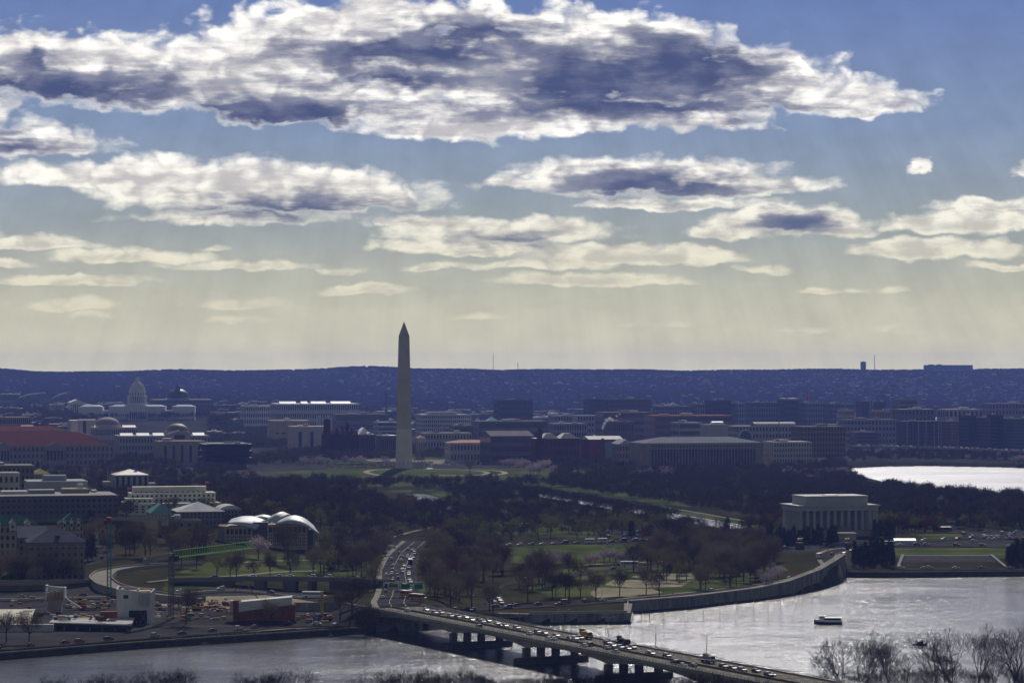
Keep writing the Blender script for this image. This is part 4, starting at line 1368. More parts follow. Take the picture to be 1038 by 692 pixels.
# ---- columned memorial
def memorial():
    Y = 1862.0
    s = Y / F
    gz = 8.6
    zc0, zc1 = 14.6, 28.0
    w, d = 57.4, 36.2
    x0 = xw(795.5, Y) + d * math.sin(ROT) + 1.2
    r = thing('columned_memorial', 'square white marble memorial ringed by fluted columns under a flat attic', 'memorial', (x0, Y, gz), ROT)
    mm = mat('memorial_marble', (.31, .305, .30), .75, rgb2=(.38, .375, .37), vscale=.08)
    c0, c1 = zc0 - gz, zc1 - gz
    obj('stylobate', MB().box(-5, w + 5, -5, d + 5, -3, c0 - 2.4).box(-3.6, w + 3.6, -3.6, d + 3.6, c0 - 2.4, c0 - 1.2).box(-2.2, w + 2.2, -2.2, d + 2.2, c0 - 1.2, c0), mat('memorial_steps', (.28, .265, .24), .85, var=.12), r)
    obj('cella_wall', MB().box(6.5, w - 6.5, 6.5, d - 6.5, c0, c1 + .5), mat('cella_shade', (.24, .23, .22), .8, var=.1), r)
    ce = MB()
    n = 20
    prof = [(1.25, 0), (1.22, .3), (1.14, .32), (1.14, 3), (1.08, 7), (.95, 12.2), (.98, 12.5), (1.25, 12.95), (1.35, 12.96), (1.35, 13.4)]
    vs = []
    for pr, pz in prof:
        for i in range(n * 2):
            q = pr * (1 if (i % 2 == 0 or pz > 12.3 or pz < .31) else .93)
            a = PI * i / n
            vs.append((q * math.cos(a), q * math.sin(a), pz * (c1 - c0) / 13.4))
    N = n * 2
    ce.add(vs, [(k * N + i, k * N + (i + 1) % N, (k + 1) * N + (i + 1) % N, (k + 1) * N + i) for k in range(len(prof) - 1) for i in range(N)])
    cm = ce.mesh('column', mm)
    for k in range(12):
        for yy in (1.3, d - 1.3):
            link('column', cm, r, (1.3 + (w - 2.6) * k / 11, yy, c0))
    for k in range(1, 7):
        for xx in (1.3, w - 1.3):
            link('column', cm, r, (xx, 1.3 + (d - 2.6) * k / 7, c0))
    obj('architrave', MB().box(.2, w - .2, .2, d - .2, c1, c1 + 1.5), mm, r)
    obj('frieze', MB().box(.05, w - .05, .05, d - .05, c1 + 1.5, c1 + 2.9), mm, r)
    gar = MB()
    for k in range(36):
        gar.box(1 + (w - 2) * k / 36, 1.7 + (w - 2) * k / 36, -.1, .06, c1 + 1.75, c1 + 2.6)
    tag(obj('frieze_wreaths', gar, mat('memorial_relief', (.42, .41, .39), .8), r), kind='stuff')
    obj('cornice', MB().box(-1.1, w + 1.1, -1.1, d + 1.1, c1 + 2.9, c1 + 3.7), mm, r)
    cr = MB()
    for k in range(60):
        cr.box(-1 + (w + 2) * k / 60, -.55 + (w + 2) * k / 60, -1.05, -.7, c1 + 3.7, c1 + 4.1)
    tag(obj('cornice_cresting', cr, mm, r), kind='stuff')
    obj('attic', MB().box(6.2, w - 6.2, 4.6, d - 4.6, c1 + 3.7, c1 + 9.2), mm, r)
    obj('attic_cornice', MB().box(5.8, w - 5.8, 4.2, d - 4.2, c1 + 9.2, c1 + 9.9), mm, r)
    obj('roof_skylight', MB().box(w * .4, w * .55, 9, 18, c1 + 9.9, c1 + 10.4), mat('skylight_white', (.72, .72, .70), .45), r)
    # scaffold between two columns
    sc = thing('scaffold', 'grey scaffolding in front of the middle columns of the memorial', 'scaffold', (x0 + 26 * math.cos(ROT), Y + 26 * math.sin(ROT) - 4.5, gz + c0 - 2.4), ROT)
    m_ = MB()
    for i in range(5):
        for j in range(2):
            m_.box(i * 2.4, i * 2.4 + .12, j * 1.6, j * 1.6 + .12, 0, 7.2)
    for k in range(1, 5):
        m_.box(0, 9.8, 0, 1.7, k * 1.75, k * 1.75 + .08)
    obj('frame', m_, mat('scaffold_steel', (.2, .2, .2), .6), sc)
    obj('netting', MB().box(.2, 9.4, -.08, -.04, .2, 4.6), mat('scaffold_net', (.2, .19, .19), .9, var=.3, vscale=1), sc)
    # site huts and fence in front
memorial()
bld('stone_base_block', 'small tan stone block at the foot of the memorial', 'plinth', 850, 869, 539.5, 1835, 8, (.34, .30, .24), rc=(.4, .37, .3), style='', units=0, rz=0)
bld('long_tent', 'long white marquee tent right of the memorial', 'tent', 907, 929, 545.5, 1805, 8, (.42, .44, .50), roof='gable', rc=(.66, .67, .70), rh=1.2, style='', rz=0)
bld('glazed_kiosk', 'small dark kiosk with a white roof under the trees right of the memorial', 'kiosk', 951, 966, 533.5, 2010, 7, (.12, .12, .12), rc=(.6, .6, .62), style='band', fl=1, rz=0, units=0)
bld('site_fence', 'blue grey site fence screens in front of the memorial', 'fence', 834, 884, 549.5, 1800, .6, (.16, .17, .23), rc=(.2, .2, .27), style='', units=0, rz=0)

# ---- museums and offices behind the mall
bld('office_block', 'wide grey stone office block with white roof lanterns beyond the mall', 'office', 270, 362, 409, 4900, 80, (.40, .40, .41), rc=(.5, .5, .52), style='grid', fl=4, bays=30, per=4, units=0,
    extra=lambda r, w, h, d: ([obj('roof_lantern', MB().gable(w * a, w * b, 10, 26, h + .7, 4), mat('lantern_white', (.8, .8, .8), .4), r) for a, b in ((.04, .24), (.3, .38), (.42, .6), (.66, .9))],
                              [obj('tall_pier', MB().box(w * .47 + k * 5.2, w * .47 + k * 5.2 + 2.2, -.6, -.13, 2, h * .66), wallm((.5, .5, .52)), r) for k in range(7)]))
bld('office_block', 'grey office block left of the wide stone one, with stepped wing', 'office', 240, 280, 411, 5050, 60, (.36, .36, .38), rc=(.42, .42, .44), style='grid', fl=4, bays=20, per=4)
def curvy(r, w, h, d):
    for k, (a, b, q) in enumerate(((.0, .4, 2.5), (.3, .75, 4.5), (.6, 1.0, 1.5))):
        m_ = MB()
        n = 10
        pts = [(w * (a + (b - a) * i / n), -5 * math.sin(PI * i / n) - q) for i in range(n + 1)] + [(w * b, 4), (w * a, 4)]
        m_.prism(pts, -2, h * (.75 + .12 * k))
        obj('curved_bay', m_, wallm((.38, .31, .20)), r)
        obj('window_strip', MB().box(w * (a + .08), w * (b - .08), -5 - q - .2 + .4, -4.9 - q + .6, h * .5, h * .56), M_WIN, r)
bld('curved_museum', 'tan museum of curving stone bays', 'museum', 268, 312, 426, 4300, 50, (.37, .30, .20), rc=(.40, .34, .24), style='', units=1, extra=curvy)
def bays_(r, w, h, d):
    for k in range(3):
        obj('glass_bay', MB().box(w * (.14 + .3 * k), w * (.22 + .3 * k), -.3, .05, 1, h * .8), M_WIN, r)
bld('air_museum', 'pinkish stone museum block with three dark glass bays', 'museum', 289, 334, 432, 4050, 50, (.40, .34, .31), rc=(.44, .38, .34), style='', units=2, extra=bays_)
bld('office_block', 'dark brown slab office right of the wide stone block', 'office', 335, 393, 419.5, 4650, 40, (.17, .15, .15), rc=(.2, .19, .19), style='band', fl=3)
bld('office_block', 'pale banded office just left of the obelisk', 'office', 377, 404, 427.5, 4350, 40, (.36, .37, .40), rc=(.4, .4, .42), style='band', fl=5)
bld('office_block', 'pale stepped office with rows of small windows right of the obelisk', 'office', 420, 477, 420, 4350, 60, (.38, .39, .42), rc=(.42, .43, .46), style='grid', fl=7, per=3.4, units=3,
    extra=lambda r, w, h, d: obj('upper_storey', MB().box(w * .16, w * .72, 8, 40, h + .8, h + 5), wallm((.38, .39, .42)), r))
bld('office_block', 'long low brown office with teal roof patch', 'office', 477, 556, 426.5, 4150, 50, (.19, .155, .13), rc=(.22, .2, .18), style='band', fl=3, extra=lambda r, w, h, d: obj('copper_roof', MB().hip(w * .14, w * .3, 6, 22, h + .8, 6), mat('copper_teal', (.18, .36, .38), .5), r))
bld('office_block', 'dark flat office behind the obelisk', 'office', 455, 480, 431, 4050, 30, (.16, .14, .15), rc=(.2, .2, .2), style='band', fl=2)
def castle():
    Y = 3700.0
    x, gz = xw(328, Y), 6.0
    s = Y / F
    r = thing('red_castle', 'dark red turreted castle with one tall square tower', 'castle', (x, Y, gz), 0)
    rd = mat('castle_stone', (.045, .018, .018), .9, var=.25)
    z = lambda py: zt(py, Y) - gz
    t = obj('tall_tower', MB().box(0, 6.6 * s, 0, 8.5, -4, z(427)).box(.8 * s, 5.8 * s, 1, 7.5, z(427), z(424.5)), rd, r)
    obj('battlements', MB().box(-.6, .9, -.6, 9, z(427), z(426)).box(6.6 * s - .9, 6.6 * s + .6, -.6, 9, z(427), z(426)), rd, t)
    obj('hall', MB().box(-3, 34 * s, 6, 24, -4, z(440)).gable(-3, 34 * s, 6, 24, z(440), 4), rd, r)
    for a, yy, ww_ in ((12, 435.5, 3), (18, 433, 2.4), (22, 430.5, 3.6), (27, 434.5, 2.6)):
        tt = obj('turret', MB().box(a * s, (a + ww_) * s, 3, 9, -3, z(yy)), rd, r)
        obj('spire', MB().hip(a * s - .4, (a + ww_) * s + .4, 2.6, 9.4, z(yy), 4.5), mat('castle_slate', (.04, .035, .045), .7), tt)
    obj('pale_roof', MB().gable(6.6 * s, 12 * s, 10, 24, z(444), 5, 'y'), mat('castle_pale_roof', (.62, .56, .44), .5), r)
castle()
def arts(r, w, h, d):
    m = mat('exhibit_roof', (.78, .77, .74), .45)
    obj('central_roof', MB().hip(w * .2, w * .62, 4, d - 4, h + 5, 5).box(w * .25, w * .57, 6, d - 6, h, h + 5), m, r)
    for a, b in ((0, .3), (.5, .85)):
        obj('hall_roof', MB().gable(w * a, w * b, -1, d * .8, h + .1, 4, 'y'), m, r)
bld('exhibition_hall', 'dark brick hall under bright white pyramid roofs beside the castle', 'hall', 357, 379, 440, 3720, 34, (.08, .05, .05), rc=(.6, .6, .58), roof='flat', style='grid', fl=1, units=0, extra=arts)
bld('white_roof_hall', 'low hall with bright white stepped roofs left of the obelisk', 'hall', 380, 402, 441, 3750, 30, (.12, .10, .10), rc=(.8, .79, .74), roof='flat', style='grid', fl=1, units=3)
bld('gallery_house', 'cream gallery block with roof storey right of the obelisk', 'gallery', 425, 478, 438.5, 3850, 30, (.34, .31, .27), rc=(.36, .33, .3), style='punch', fl=3, bays=16, units=3)
bld('gallery_house', 'cream stone gallery with pinkish tile roofs', 'gallery', 450, 503, 446, 3560, 34, (.42, .38, .33), roof='hip', rc=(.42, .27, .20), rh=3.4, fl=2, bays=14)
bld('gallery_house', 'small pinkish tiled gatehouse left of the cream gallery', 'gallery', 421, 431, 441.5, 3700, 20, (.36, .31, .27), roof='hip', rc=(.48, .30, .22), rh=3, fl=1, bays=4)
bld('sloping_roof_hall', 'long brown block with a broad grey sloping roof', 'hall', 486, 541, 437, 3500, 60, (.15, .125, .11), roof='gable', rc=(.16, .15, .145), rh=6, style='band', fl=3)
def auditor(r, w, h, d):
    obj('tower', MB().box(w * .02, w * .12, -2, 5, -2, h + 9).hip(w * .01, w * .13, -2.5, 5.5, h + 9, 7), mat('auditor_tower', (.04, .025, .025), .8), r)
    m = mat('pale_metal_roof', (.50, .48, .42), .8)
    for a, b in ((.14, .52), (.56, .96)):
        obj('upper_roof', MB().hip(w * a, w * b, 1, d - 2, h + .7, 6, 7), m, r)
    obj('porch_range', MB().box(w * .1, w * 1.5, -18, -12, -2, 6.5), wallm((.13, .11, .10)), r)
bld('red_brick_hall', 'dark red brick building with pale roofs and a pointed corner tower', 'building', 538, 588, 444, 3400, 30, (.12, .04, .035), rc=(.5, .48, .42), fl=3, bays=16, extra=auditor, units=0)
def holo(r, w, h, d):
    m = mat('pale_metal_roof', (.50, .48, .42), .8)
    obj('saw_roof', MB().gable(0, w * .98, 1, d - 2, h + .6, 4), m, r)
    obj('glass_atrium', MB().box(w * .45, w * .72, -1.2, .1, 4, h - 2), mat('atrium_glass', (.12, .22, .26), .2), r)
    obj('brick_turret', MB().box(w * .36, w * .42, -1.5, 2, -2, h + 2), wallm((.16, .04, .03)), r)
bld('red_brick_museum', 'red brick museum with cream ridge roof and glass atrium', 'museum', 589, 634, 445, 3420, 40, (.15, .05, .04), rc=(.5, .47, .38), fl=3, bays=12, extra=holo, units=0, style='')
bld('gabled_stone_wing', 'grey stone gabled wing between brick museum and long print works', 'building', 621, 643, 445, 3330, 34, (.21, .19, .18), roof='gablex', rc=(.3, .3, .31), rh=6, fl=3, bays=5)
bld('columned_works', 'long tan government works with a row of tall columns and grey hip roof', 'building', 640, 777, 443.5, 3230, 60, (.25, .21, .175), roof='hip', rc=(.17, .175, .19), rh=6.5, style='colon', fl=1, bays=34)
bld('cream_office', 'cream office with small square windows by the basin trees', 'office', 776, 826, 447.5, 3300, 40, (.40, .38, .32), rc=(.42, .40, .35), fl=5, bays=14, units=3)
bld('brown_hotel', 'long brown hotel with banded windows behind the cream office', 'hotel', 805, 860, 432, 3480, 40, (.19, .15, .11), rc=(.22, .2, .17), style='grid', fl=7, per=4, units=4)
def vault(r, w, h, d):
    m_ = MB()
    n = 16
    for k in range(n):
        a0, a1 = PI * k / n, PI * (k + 1) / n
        R_, Ri = w * .13, w * .095
        p = [(w * .14 - R_ * math.cos(a), R_ * math.sin(a)) for a in (a0, a1)]
        q = [(w * .14 - Ri * math.cos(a), Ri * math.sin(a)) for a in (a0, a1)]
        vs = [(x_, yy, h * .62 + z_) for yy in (-3, 2) for (x_, z_) in (p[0], p[1], q[1], q[0])]
        m_.add(vs, [(0, 1, 2, 3), (7, 6, 5, 4), (0, 4, 5, 1), (3, 2, 6, 7)])
    obj('arched_window_frame', m_, wallm((.40, .37, .33)), r)
    obj('glass_arch', MB().box(w * .045, w * .235, -2.5, -2, 2, h * .85), M_WINB, r)
    obj('barrel_roof', _barrel(w, h), mat('barrel_stone', (.36, .34, .30), .7), r)
def _barrel(w, h):
    m_ = MB()
    n = 10
    for k in range(n):
        a0, a1 = PI * k / n, PI * (k + 1) / n
        y0, z0, y1, z1 = 10 - 10 * math.cos(a0), 6 * math.sin(a0), 10 - 10 * math.cos(a1), 6 * math.sin(a1)
        m_.add([(w * .3, y0, h + z0), (w, y0, h + z0), (w, y1, h + z1), (w * .3, y1, h + z1)], [(0, 1, 2, 3)])
    m_.box(w * .3, w, .2, 19.8, h - 1, h + .3)
    return m_
bld('vaulted_office', 'pale office with barrel vault roof and one great arched window', 'office', 738, 810, 431.5, 3950, 50, (.33, .30, .27), rc=(.36, .34, .3), style='grid', fl=4, per=5, units=0, extra=vault)
bld('blank_tower', 'blank beige tower with a shiny arched white roof', 'tower', 711, 739, 430, 3800, 26, (.36, .345, .32), roof='flat', rc=(.4, .4, .38), style='', units=0,
    extra=lambda r, w, h, d: obj('arched_roof', _barrel2(w * .3, w * .82, h, 12, 5), mat('shiny_roof', (.85, .85, .83), .3), r))
bld('office_block', 'long red brown office with deep window strips', 'office', 655, 745, 421, 4350, 60, (.24, .11, .075), rc=(.30, .15, .10), style='band', fl=4, units=2)
bld('office_block', 'tan block standing behind the long red brown office', 'office', 604, 662, 417.5, 4600, 50, (.20, .16, .13), rc=(.22, .18, .15), style='band', fl=4)
bld('office_block', 'grey terraced office with window rows left of the blank tower', 'office', 682, 714, 428, 4050, 40, (.30, .28, .26), rc=(.33, .31, .3), style='band', fl=4)
bld('boiler_house', 'squat brown boiler house with two dark stacks and white steam', 'plant', 613, 644, 427, 4200, 30, (.13, .11, .10), rc=(.16, .14, .12), style='grid', fl=2, units=3)
bld('office_block', 'blue grey office with a tan square panel', 'office', 556, 614, 421, 4700, 50, (.23, .23, .26), rc=(.26, .26, .28), style='grid', fl=4, per=5, extra=lambda r, w, h, d: obj('tan_panel', MB().box(w * .34, w * .45, -.4, -.15, h * .5, h * .98), wallm((.34, .28, .2)), r))
bld('office_block', 'low grey office with tall window grid below the blue grey one', 'office', 556, 596, 429, 4250, 40, (.25, .23, .23), rc=(.3, .28, .27), style='grid', fl=3, per=4)
bld('office_block', 'dark navy slab, left of the far pair', 'office', 592, 612, 403.8, 5500, 40, (.05, .055, .075), rc=(.08, .08, .1), style='grid', fl=6, units=1)
bld('office_block', 'dark brown slab, right of the far pair', 'office', 611, 661, 404.2, 5520, 40, (.085, .06, .065), rc=(.1, .09, .1), style='grid', fl=6, units=2)
# ---- waterfront on the right
GL = (.03, .035, .05)
bld('glass_office', 'broad dark glass office with pale frame lines above the freeway', 'office', 912, 957, 426.5, 4150, 40, (.07, .075, .095), rc=(.15, .15, .17), style='grid', fl=7, per=6, units=2,
    extra=lambda r, w, h, d: [obj('frame_fin', MB().box(x_ - .5, x_ + .5, -1.4, -.13, 0, h + .5), mat('fin_grey', (.30, .30, .33), .6), r) for x_ in (w * .02, w * .35, w * .56, w * .8, w * .93, w * .995)])
bld('apartment_block', 'reddish tan apartment block right of the broad glass office', 'apartment', 957, 976, 426.5, 4150, 40, (.20, .13, .10), rc=(.22, .16, .13), style='grid', fl=9, per=4, units=1)
bld('glass_tower', 'black glass tower right of the tan apartment block', 'tower', 976, 993, 420.8, 4200, 40, GL, rc=(.08, .08, .1), style='grid', fl=9, per=3, units=1)
bld('glass_tower', 'grey blue glass tower between two black ones', 'tower', 993, 1006, 423, 4180, 40, (.09, .10, .13), rc=(.12, .12, .14), style='grid', fl=9, per=3, units=1)
bld('glass_tower', 'black glass tower, right hand and widest of the two', 'tower', 1005, 1021, 420.2, 4180, 40, (.02, .022, .03), rc=(.08, .08, .1), style='grid', fl=9, per=3, units=1)
bld('glass_tower', 'teal glass tower at the right edge of the waterfront', 'tower', 1020, 1045, 424, 4150, 40, (.05, .12, .14), rc=(.12, .14, .15), style='grid', fl=9, per=3, units=1)
bld('unfinished_tower', 'unfinished concrete tower with an open dark crown', 'tower', 907, 933, 404.5, 5100, 40, (.16, .15, .17), rc=(.06, .06, .08), style='band', fl=6, units=0)
bld('office_block', 'grey office beside the unfinished tower', 'office', 930, 941, 411, 5050, 40, (.24, .22, .22), rc=(.28, .26, .26), style='grid', fl=5)
bld('white_column_block', 'dark block with a row of white uprights, left one', 'office', 908, 951, 414.5, 4800, 40, (.12, .10, .11), rc=(.4, .38, .4), style='grid', fl=4, units=2, per=7)
bld('white_column_block', 'long grey block with white uprights under its roof, right one', 'office', 953, 999, 414.5, 4800, 40, (.30, .29, .31), rc=(.45, .44, .46), style='grid', fl=3, units=1, per=8)
bld('tan_office', 'wide tan office on the skyline at the right edge', 'office', 998, 1045, 408.5, 5400, 40, (.22, .18, .17), rc=(.25, .22, .2), style='grid', fl=4, units=2, per=7)
bld('dark_block', 'dark brown twin block under the two cranes, left', 'office', 870, 886, 406.5, 5500, 40, (.05, .04, .05), rc=(.08, .07, .08), style='grid', fl=5, units=1)
bld('dark_block', 'dark brown twin block under the two cranes, right', 'office', 888, 901, 407, 5500, 40, (.07, .045, .045), rc=(.08, .07, .08), style='grid', fl=5, units=1)
bld('low_office', 'long dark grey low block with pale concrete grid', 'office', 853, 912, 425, 4400, 40, (.24, .23, .25), rc=(.16, .16, .18), style='grid', fl=4, per=6, units=3)
bld('low_office', 'low reddish brown block above the freeway bend', 'office', 863, 893, 437.5, 4250, 30, (.15, .11, .10), rc=(.18, .15, .14), style='band', fl=4, units=1)
bld('low_office', 'small cream office among dark ones under a crane', 'office', 850, 868, 415, 5000, 30, (.30, .26, .22), rc=(.33, .28, .24), style='grid', fl=4)
bld('low_office', 'orange lit tan block beside the small cream office', 'office', 883, 905, 416, 4950, 30, (.26, .18, .12), rc=(.3, .2, .14), style='grid', fl=3)
for (a, b, yt, c_, lb) in ((700, 716, 409, (.14, .14, .16), 'grey low office left of the navy slab'), (716, 742, 405.5, (.045, .05, .075), 'navy glass slab office in the distance'), (742, 757, 408, (.22, .23, .27), 'pale blue office with a round emblem right of the navy slab'),
                           (757, 790, 407.5, (.13, .13, .16), 'plain grey blue office in the middle of the far row'), (790, 812, 405, (.06, .06, .08), 'dark office under the bright strip roof'),
                           (812, 838, 408, (.16, .16, .19), 'grey office under the twin red chimneys'), (838, 868, 409, (.13, .14, .17), 'bluish office right of the twin red chimneys'), (500, 540, 405, (.06, .055, .07), 'low dark warehouse by the far steam plume'),
                           (662, 702, 411.5, (.16, .15, .17), 'low grey terrace of offices right of the far pair')):
    bld('distant_office', lb, 'office', a, b, yt, 5350, 40, c_, rc=tuple(min(1, q * 1.2) for q in c_), style='grid', fl=5, per=5, units=2)
bld('strip_roof', 'brightly shining long roof among far offices', 'roof hall', 791, 811, 403.4, 5600, 30, (.3, .3, .28), rc=(.85, .83, .72), style='', units=0)
bld('ridge_tower', 'square tower block alone on the far ridge', 'tower', 873, 878.6, 366.5, 10300, 24, (.10, .12, .17), rc=(.1, .1, .12), style='grid', fl=8, units=1)
bld('ridge_hall', 'long flat grey building on the far ridge', 'building', 938.5, 988, 369.8, 10300, 60, (.12, .17, .25), rc=(.1, .12, .15), style='grid', fl=3, units=2, per=12)

# ---- freeway viaduct by the basin
def freeway():
    pts = [(xw(855, 3920), 3920), (xw(900, 3880), 3880), (xw(960, 3800), 3800), (xw(1038, 3650), 3650), (xw(1120, 3520), 3520)]
    r = thing('freeway_viaduct', 'long low freeway viaduct on piers beyond the basin', 'viaduct')
    P, _ = resample(pts, [0] * 5, 12)
    z = 18.0
    m_ = MB()
    wall_strip(m_, P, np.full(len(P), z), 16, z - 2.2)
    obj('deck', m_, mat('viaduct_concrete', (.26, .25, .25), .85, var=.12), r)
    m_ = MB()
    wall_strip(m_, [(x, y - .4) for x, y in P], np.full(len(P), z + 1.1), .35, z - .3)
    obj('parapet', m_, mat('viaduct_parapet', (.33, .32, .32), .85), r)
    for k in range(2, len(P) - 1, 2):
        x, y = P[k]
        obj('pier', MB().box(x - 2, x + 2, y + 2, y + 13, -2, z - 2.2), mat('viaduct_pier', (.10, .095, .10), .9), r)
    return P, z
FW_P, FW_Z = freeway()

# ---- cranes, masts, chimneys far away
def far_crane(px, ybase, yt, Y, jib, label, rgb=(.12, .05, .05), back=None, rz=0.0):
    x = xw(px, Y)
    gz = hz(x, Y)
    z1 = zt(yt, Y) - gz
    r = thing('tower_crane', label, 'crane', (x, Y, gz), rz)
    m = mat('crane_%.2f_%.2f_%.2f' % rgb, rgb, .6)
    s = Y / F
    w = max(.5, .25 * s)
    obj('mast', MB().box(-w, w, -w, w, 0, z1), m, r)
    j0, j1 = (back or -jib * .3) * s, jib * s
    obj('jib', MB().box(min(j0, j1), max(j0, j1), -w * .6, w * .6, z1 - 2.6, z1 - 1.4), m, r)
    obj('tower_head', MB().tube((0, 0, z1 - 1), (0, 0, z1 + 6), w, .2).tube((0, 0, z1 + 6), (j1 * .7, 0, z1 - 1.4), .25).tube((0, 0, z1 + 6), (j0, 0, z1 - 1.4), .25), m, r)
    obj('counterweight', MB().box(j0 - 1.5 if j0 < 0 else j0 - 1.5, j0 + 1.5, -w, w, z1 - 4.5, z1 - 1.4), m, r)
    return r
far_crane(685.5, 405, 397.5, 6000, 20, 'thin red tower crane with the longest jib over the far offices', (.16, .05, .05), back=-11)
far_crane(618.5, 403, 394.5, 6200, 4, 'faint grey tower crane behind the far pair of slabs', (.08, .09, .12), back=-6)
far_crane(757, 404, 396, 6200, 12, 'faint grey tower crane right of the navy slab', (.08, .09, .12), back=-2)
far_crane(856.5, 423, 397, 4700, 3, 'pale tower crane with a red head over the cream office', (.35, .2, .18), back=-6)
far_crane(876, 406, 396, 5500, 4, 'dark tower crane over the dark twin blocks, left', (.06, .06, .09), back=-4)
far_crane(895.5, 407, 395.5, 5500, 4, 'dark tower crane over the dark twin blocks, right', (.06, .06, .09), back=-3)
far_crane(905, 412, 389.5, 5300, 6, 'tallest dark tower crane beside the unfinished tower', (.06, .06, .09), back=-2)
far_crane(882, 418, 404, 5000, 2, 'pale slim mast crane below the unfinished tower', (.35, .32, .32), back=-2)
far_crane(789.5, 447, 407, 3700, 1.2, 'slim blue crane mast in front of the vaulted office', (.12, .16, .24), back=-1.2)
def simple_mast(name, lb, px, yt, Y, r0, rgb, cat='mast', yb=None):
    x = xw(px, Y)
    gz = hz(x, Y)
    r = thing(name, lb, cat, (x, Y, gz))
    z1 = zt(yt, Y) - gz
    m = mat('mast_%.2f_%.2f_%.2f' % rgb, rgb, .6)
    obj('shaft', MB().cyl(0, 0, -3, z1, r0, r0 * .6, 6), m, r)
    obj('collar', MB().cyl(0, 0, z1 * .72, z1 * .75, r0 * 1.5, r0 * 1.5, 6), m, r)
    return r
simple_mast('radio_mast', 'taller radio mast left of centre on the far ridge', 500, 357, 10400, .9, (.25, .25, .28))
simple_mast('radio_mast', 'short radio mast right of the taller one on the far ridge', 525, 367, 10400, 1.3, (.1, .12, .16))
simple_mast('radio_mast', 'single mast beside the square tower on the far ridge', 886.5, 359.5, 10300, 1.3, (.12, .13, .17))
simple_mast('chimney', 'twin red chimney, left one, above the far offices', 818, 396, 5500, 2.0, (.30, .05, .05), 'chimney')
simple_mast('chimney', 'twin red chimney, right one, above the far offices', 822.5, 396, 5500, 2.0, (.28, .05, .05), 'chimney')
simple_mast('chimney', 'stubby dark chimney in the far steam, left one', 525.8, 402.5, 5600, 3.0, (.10, .07, .08), 'chimney')
simple_mast('chimney', 'stubby dark chimney in the far steam, right one', 530, 402.8, 5600, 3.0, (.10, .07, .08), 'chimney')
simple_mast('church_spire', 'dark church tower left of the obelisk on the skyline', 391.5, 397, 6000, 3, (.05, .06, .09), 'spire')

# steam
def steam(label, blobs, Y):
    m = bpy.data.materials.new('steam')
    m.use_nodes = True
    t = m.node_tree
    t.nodes.remove(t.nodes['Principled BSDF'])
    pv = t.nodes.new('ShaderNodeVolumePrincipled')
    pv.inputs['Color'].default_value = (1, 1, 1, 1)
    pv.inputs['Density'].default_value = .22
    t.links.new(pv.outputs[0], t.nodes['Material Output'].inputs['Volume'])
    vs, fs = [], []
    mb = MB()
    rs = random.Random(3)
    for px, py, rp in blobs:
        x, z, r_ = xw(px, Y), zt(py, Y), rp * Y / F
        prof = [(max(.05, r_ * math.sin(a) * rs.uniform(.85, 1.15)), z - r_ * math.cos(a)) for a in np.linspace(.05, PI - .05, 7)]
        mb.lathe(x, Y + rs.uniform(-3, 3), prof, 10)
    o = link('steam_plume', mb.mesh('steam_plume', m))
    tag(o, label, 'steam', kind='stuff')
steam('bright white steam rising beside the boiler house', [(611, 434, 1.3), (611.5, 431.5, 1.5), (613, 429, 1.7), (615, 426, 2.0), (618, 424.3, 2.1), (621, 425.5, 1.6), (625, 421.5, 1.2), (628, 419.5, 1.0)], 4150)
steam('white steam drifting off the far twin chimneys', [(518, 408, 2.4), (521, 409.5, 2.4), (524, 411.5, 2.0), (527.5, 413.3, 1.8), (531.5, 414, 1.8), (535, 415.5, 1.6), (516, 411, 1.6)], 5550)

# ---- infill of the far city
INF = [((.20, .18, .18), 'brownish grey'), ((.14, .13, .14), 'dark grey'), ((.30, .29, .29), 'pale grey'), ((.24, .16, .12), 'brick brown'), ((.34, .31, .26), 'cream'), ((.08, .08, .10), 'near black')]
zones = [(0, 240, 4600, 6800, 'beside the capitol hill'), (240, 410, 4900, 7000, 'beyond the long mall, left of the obelisk'), (410, 600, 4500, 7000, 'behind the mall offices, right of the obelisk'),
         (600, 860, 4500, 7000, 'behind the columned works'), (860, 1080, 4600, 7000, 'beyond the waterfront towers')]
unit_mesh = {}
rs = random.Random(11)
for zi, (a, b, ya, yb, zn) in enumerate(zones):
    for k in range(int((b - a) / 3.7)):
        px = a + (b - a) * rs.random()
        Y = rs.uniform(ya, yb)
        if zi == 0 and 70 < px < 215 and Y < 6100:
            continue
        rgb, cn = INF[rs.choice([0, 0, 1, 1, 2, 3, 4, 5]) if zi < 4 else rs.choice([0, 1, 1, 3, 5, 2])]
        w, d, h = rs.uniform(14, 58), rs.uniform(15, 40), rs.uniform(9, 21) if zi < 3 else rs.uniform(12, 30)
        x = xw(px, Y)
        gz = hz(x, Y)
        key = (cn, rs.randint(0, 2))
        if key not in unit_mesh:
            kk = key[1]
            m_ = MB().box(0, 1, 0, 1, 0, 1)
            top = MB().box(.02, .98, .02, .98, 1.0, 1.015).box(.2 + .2 * kk, .45 + .2 * kk, .3, .6, 1.0, 1.14)
            fl = 3 + kk
            bn = MB()
            for q in range(fl):
                bn.box(.03, .97, -.004, .02, (q + .3) / fl, (q + .72) / fl)
            unit_mesh[key] = (m_.mesh('wall', wallm(rgb)), top.mesh('roof', mat('infill_roof_' + cn.replace(' ', '_'), tuple(min(.85, c * 1.3 + .05) for c in rgb), .7)), bn.mesh('window_band', M_WINB))
        ws, rf, bn = unit_mesh[key]
        t = thing('city_block', '%s low block in far town %s' % (cn, zn), 'building', (x, Y, gz - 1), ROT, '%s blocks in the far town %s' % (cn, zn))
        for nm, me in (('wall', ws), ('roof', rf), ('window_band', bn)):
            link(nm, me, t, None, None, (w, d, h))
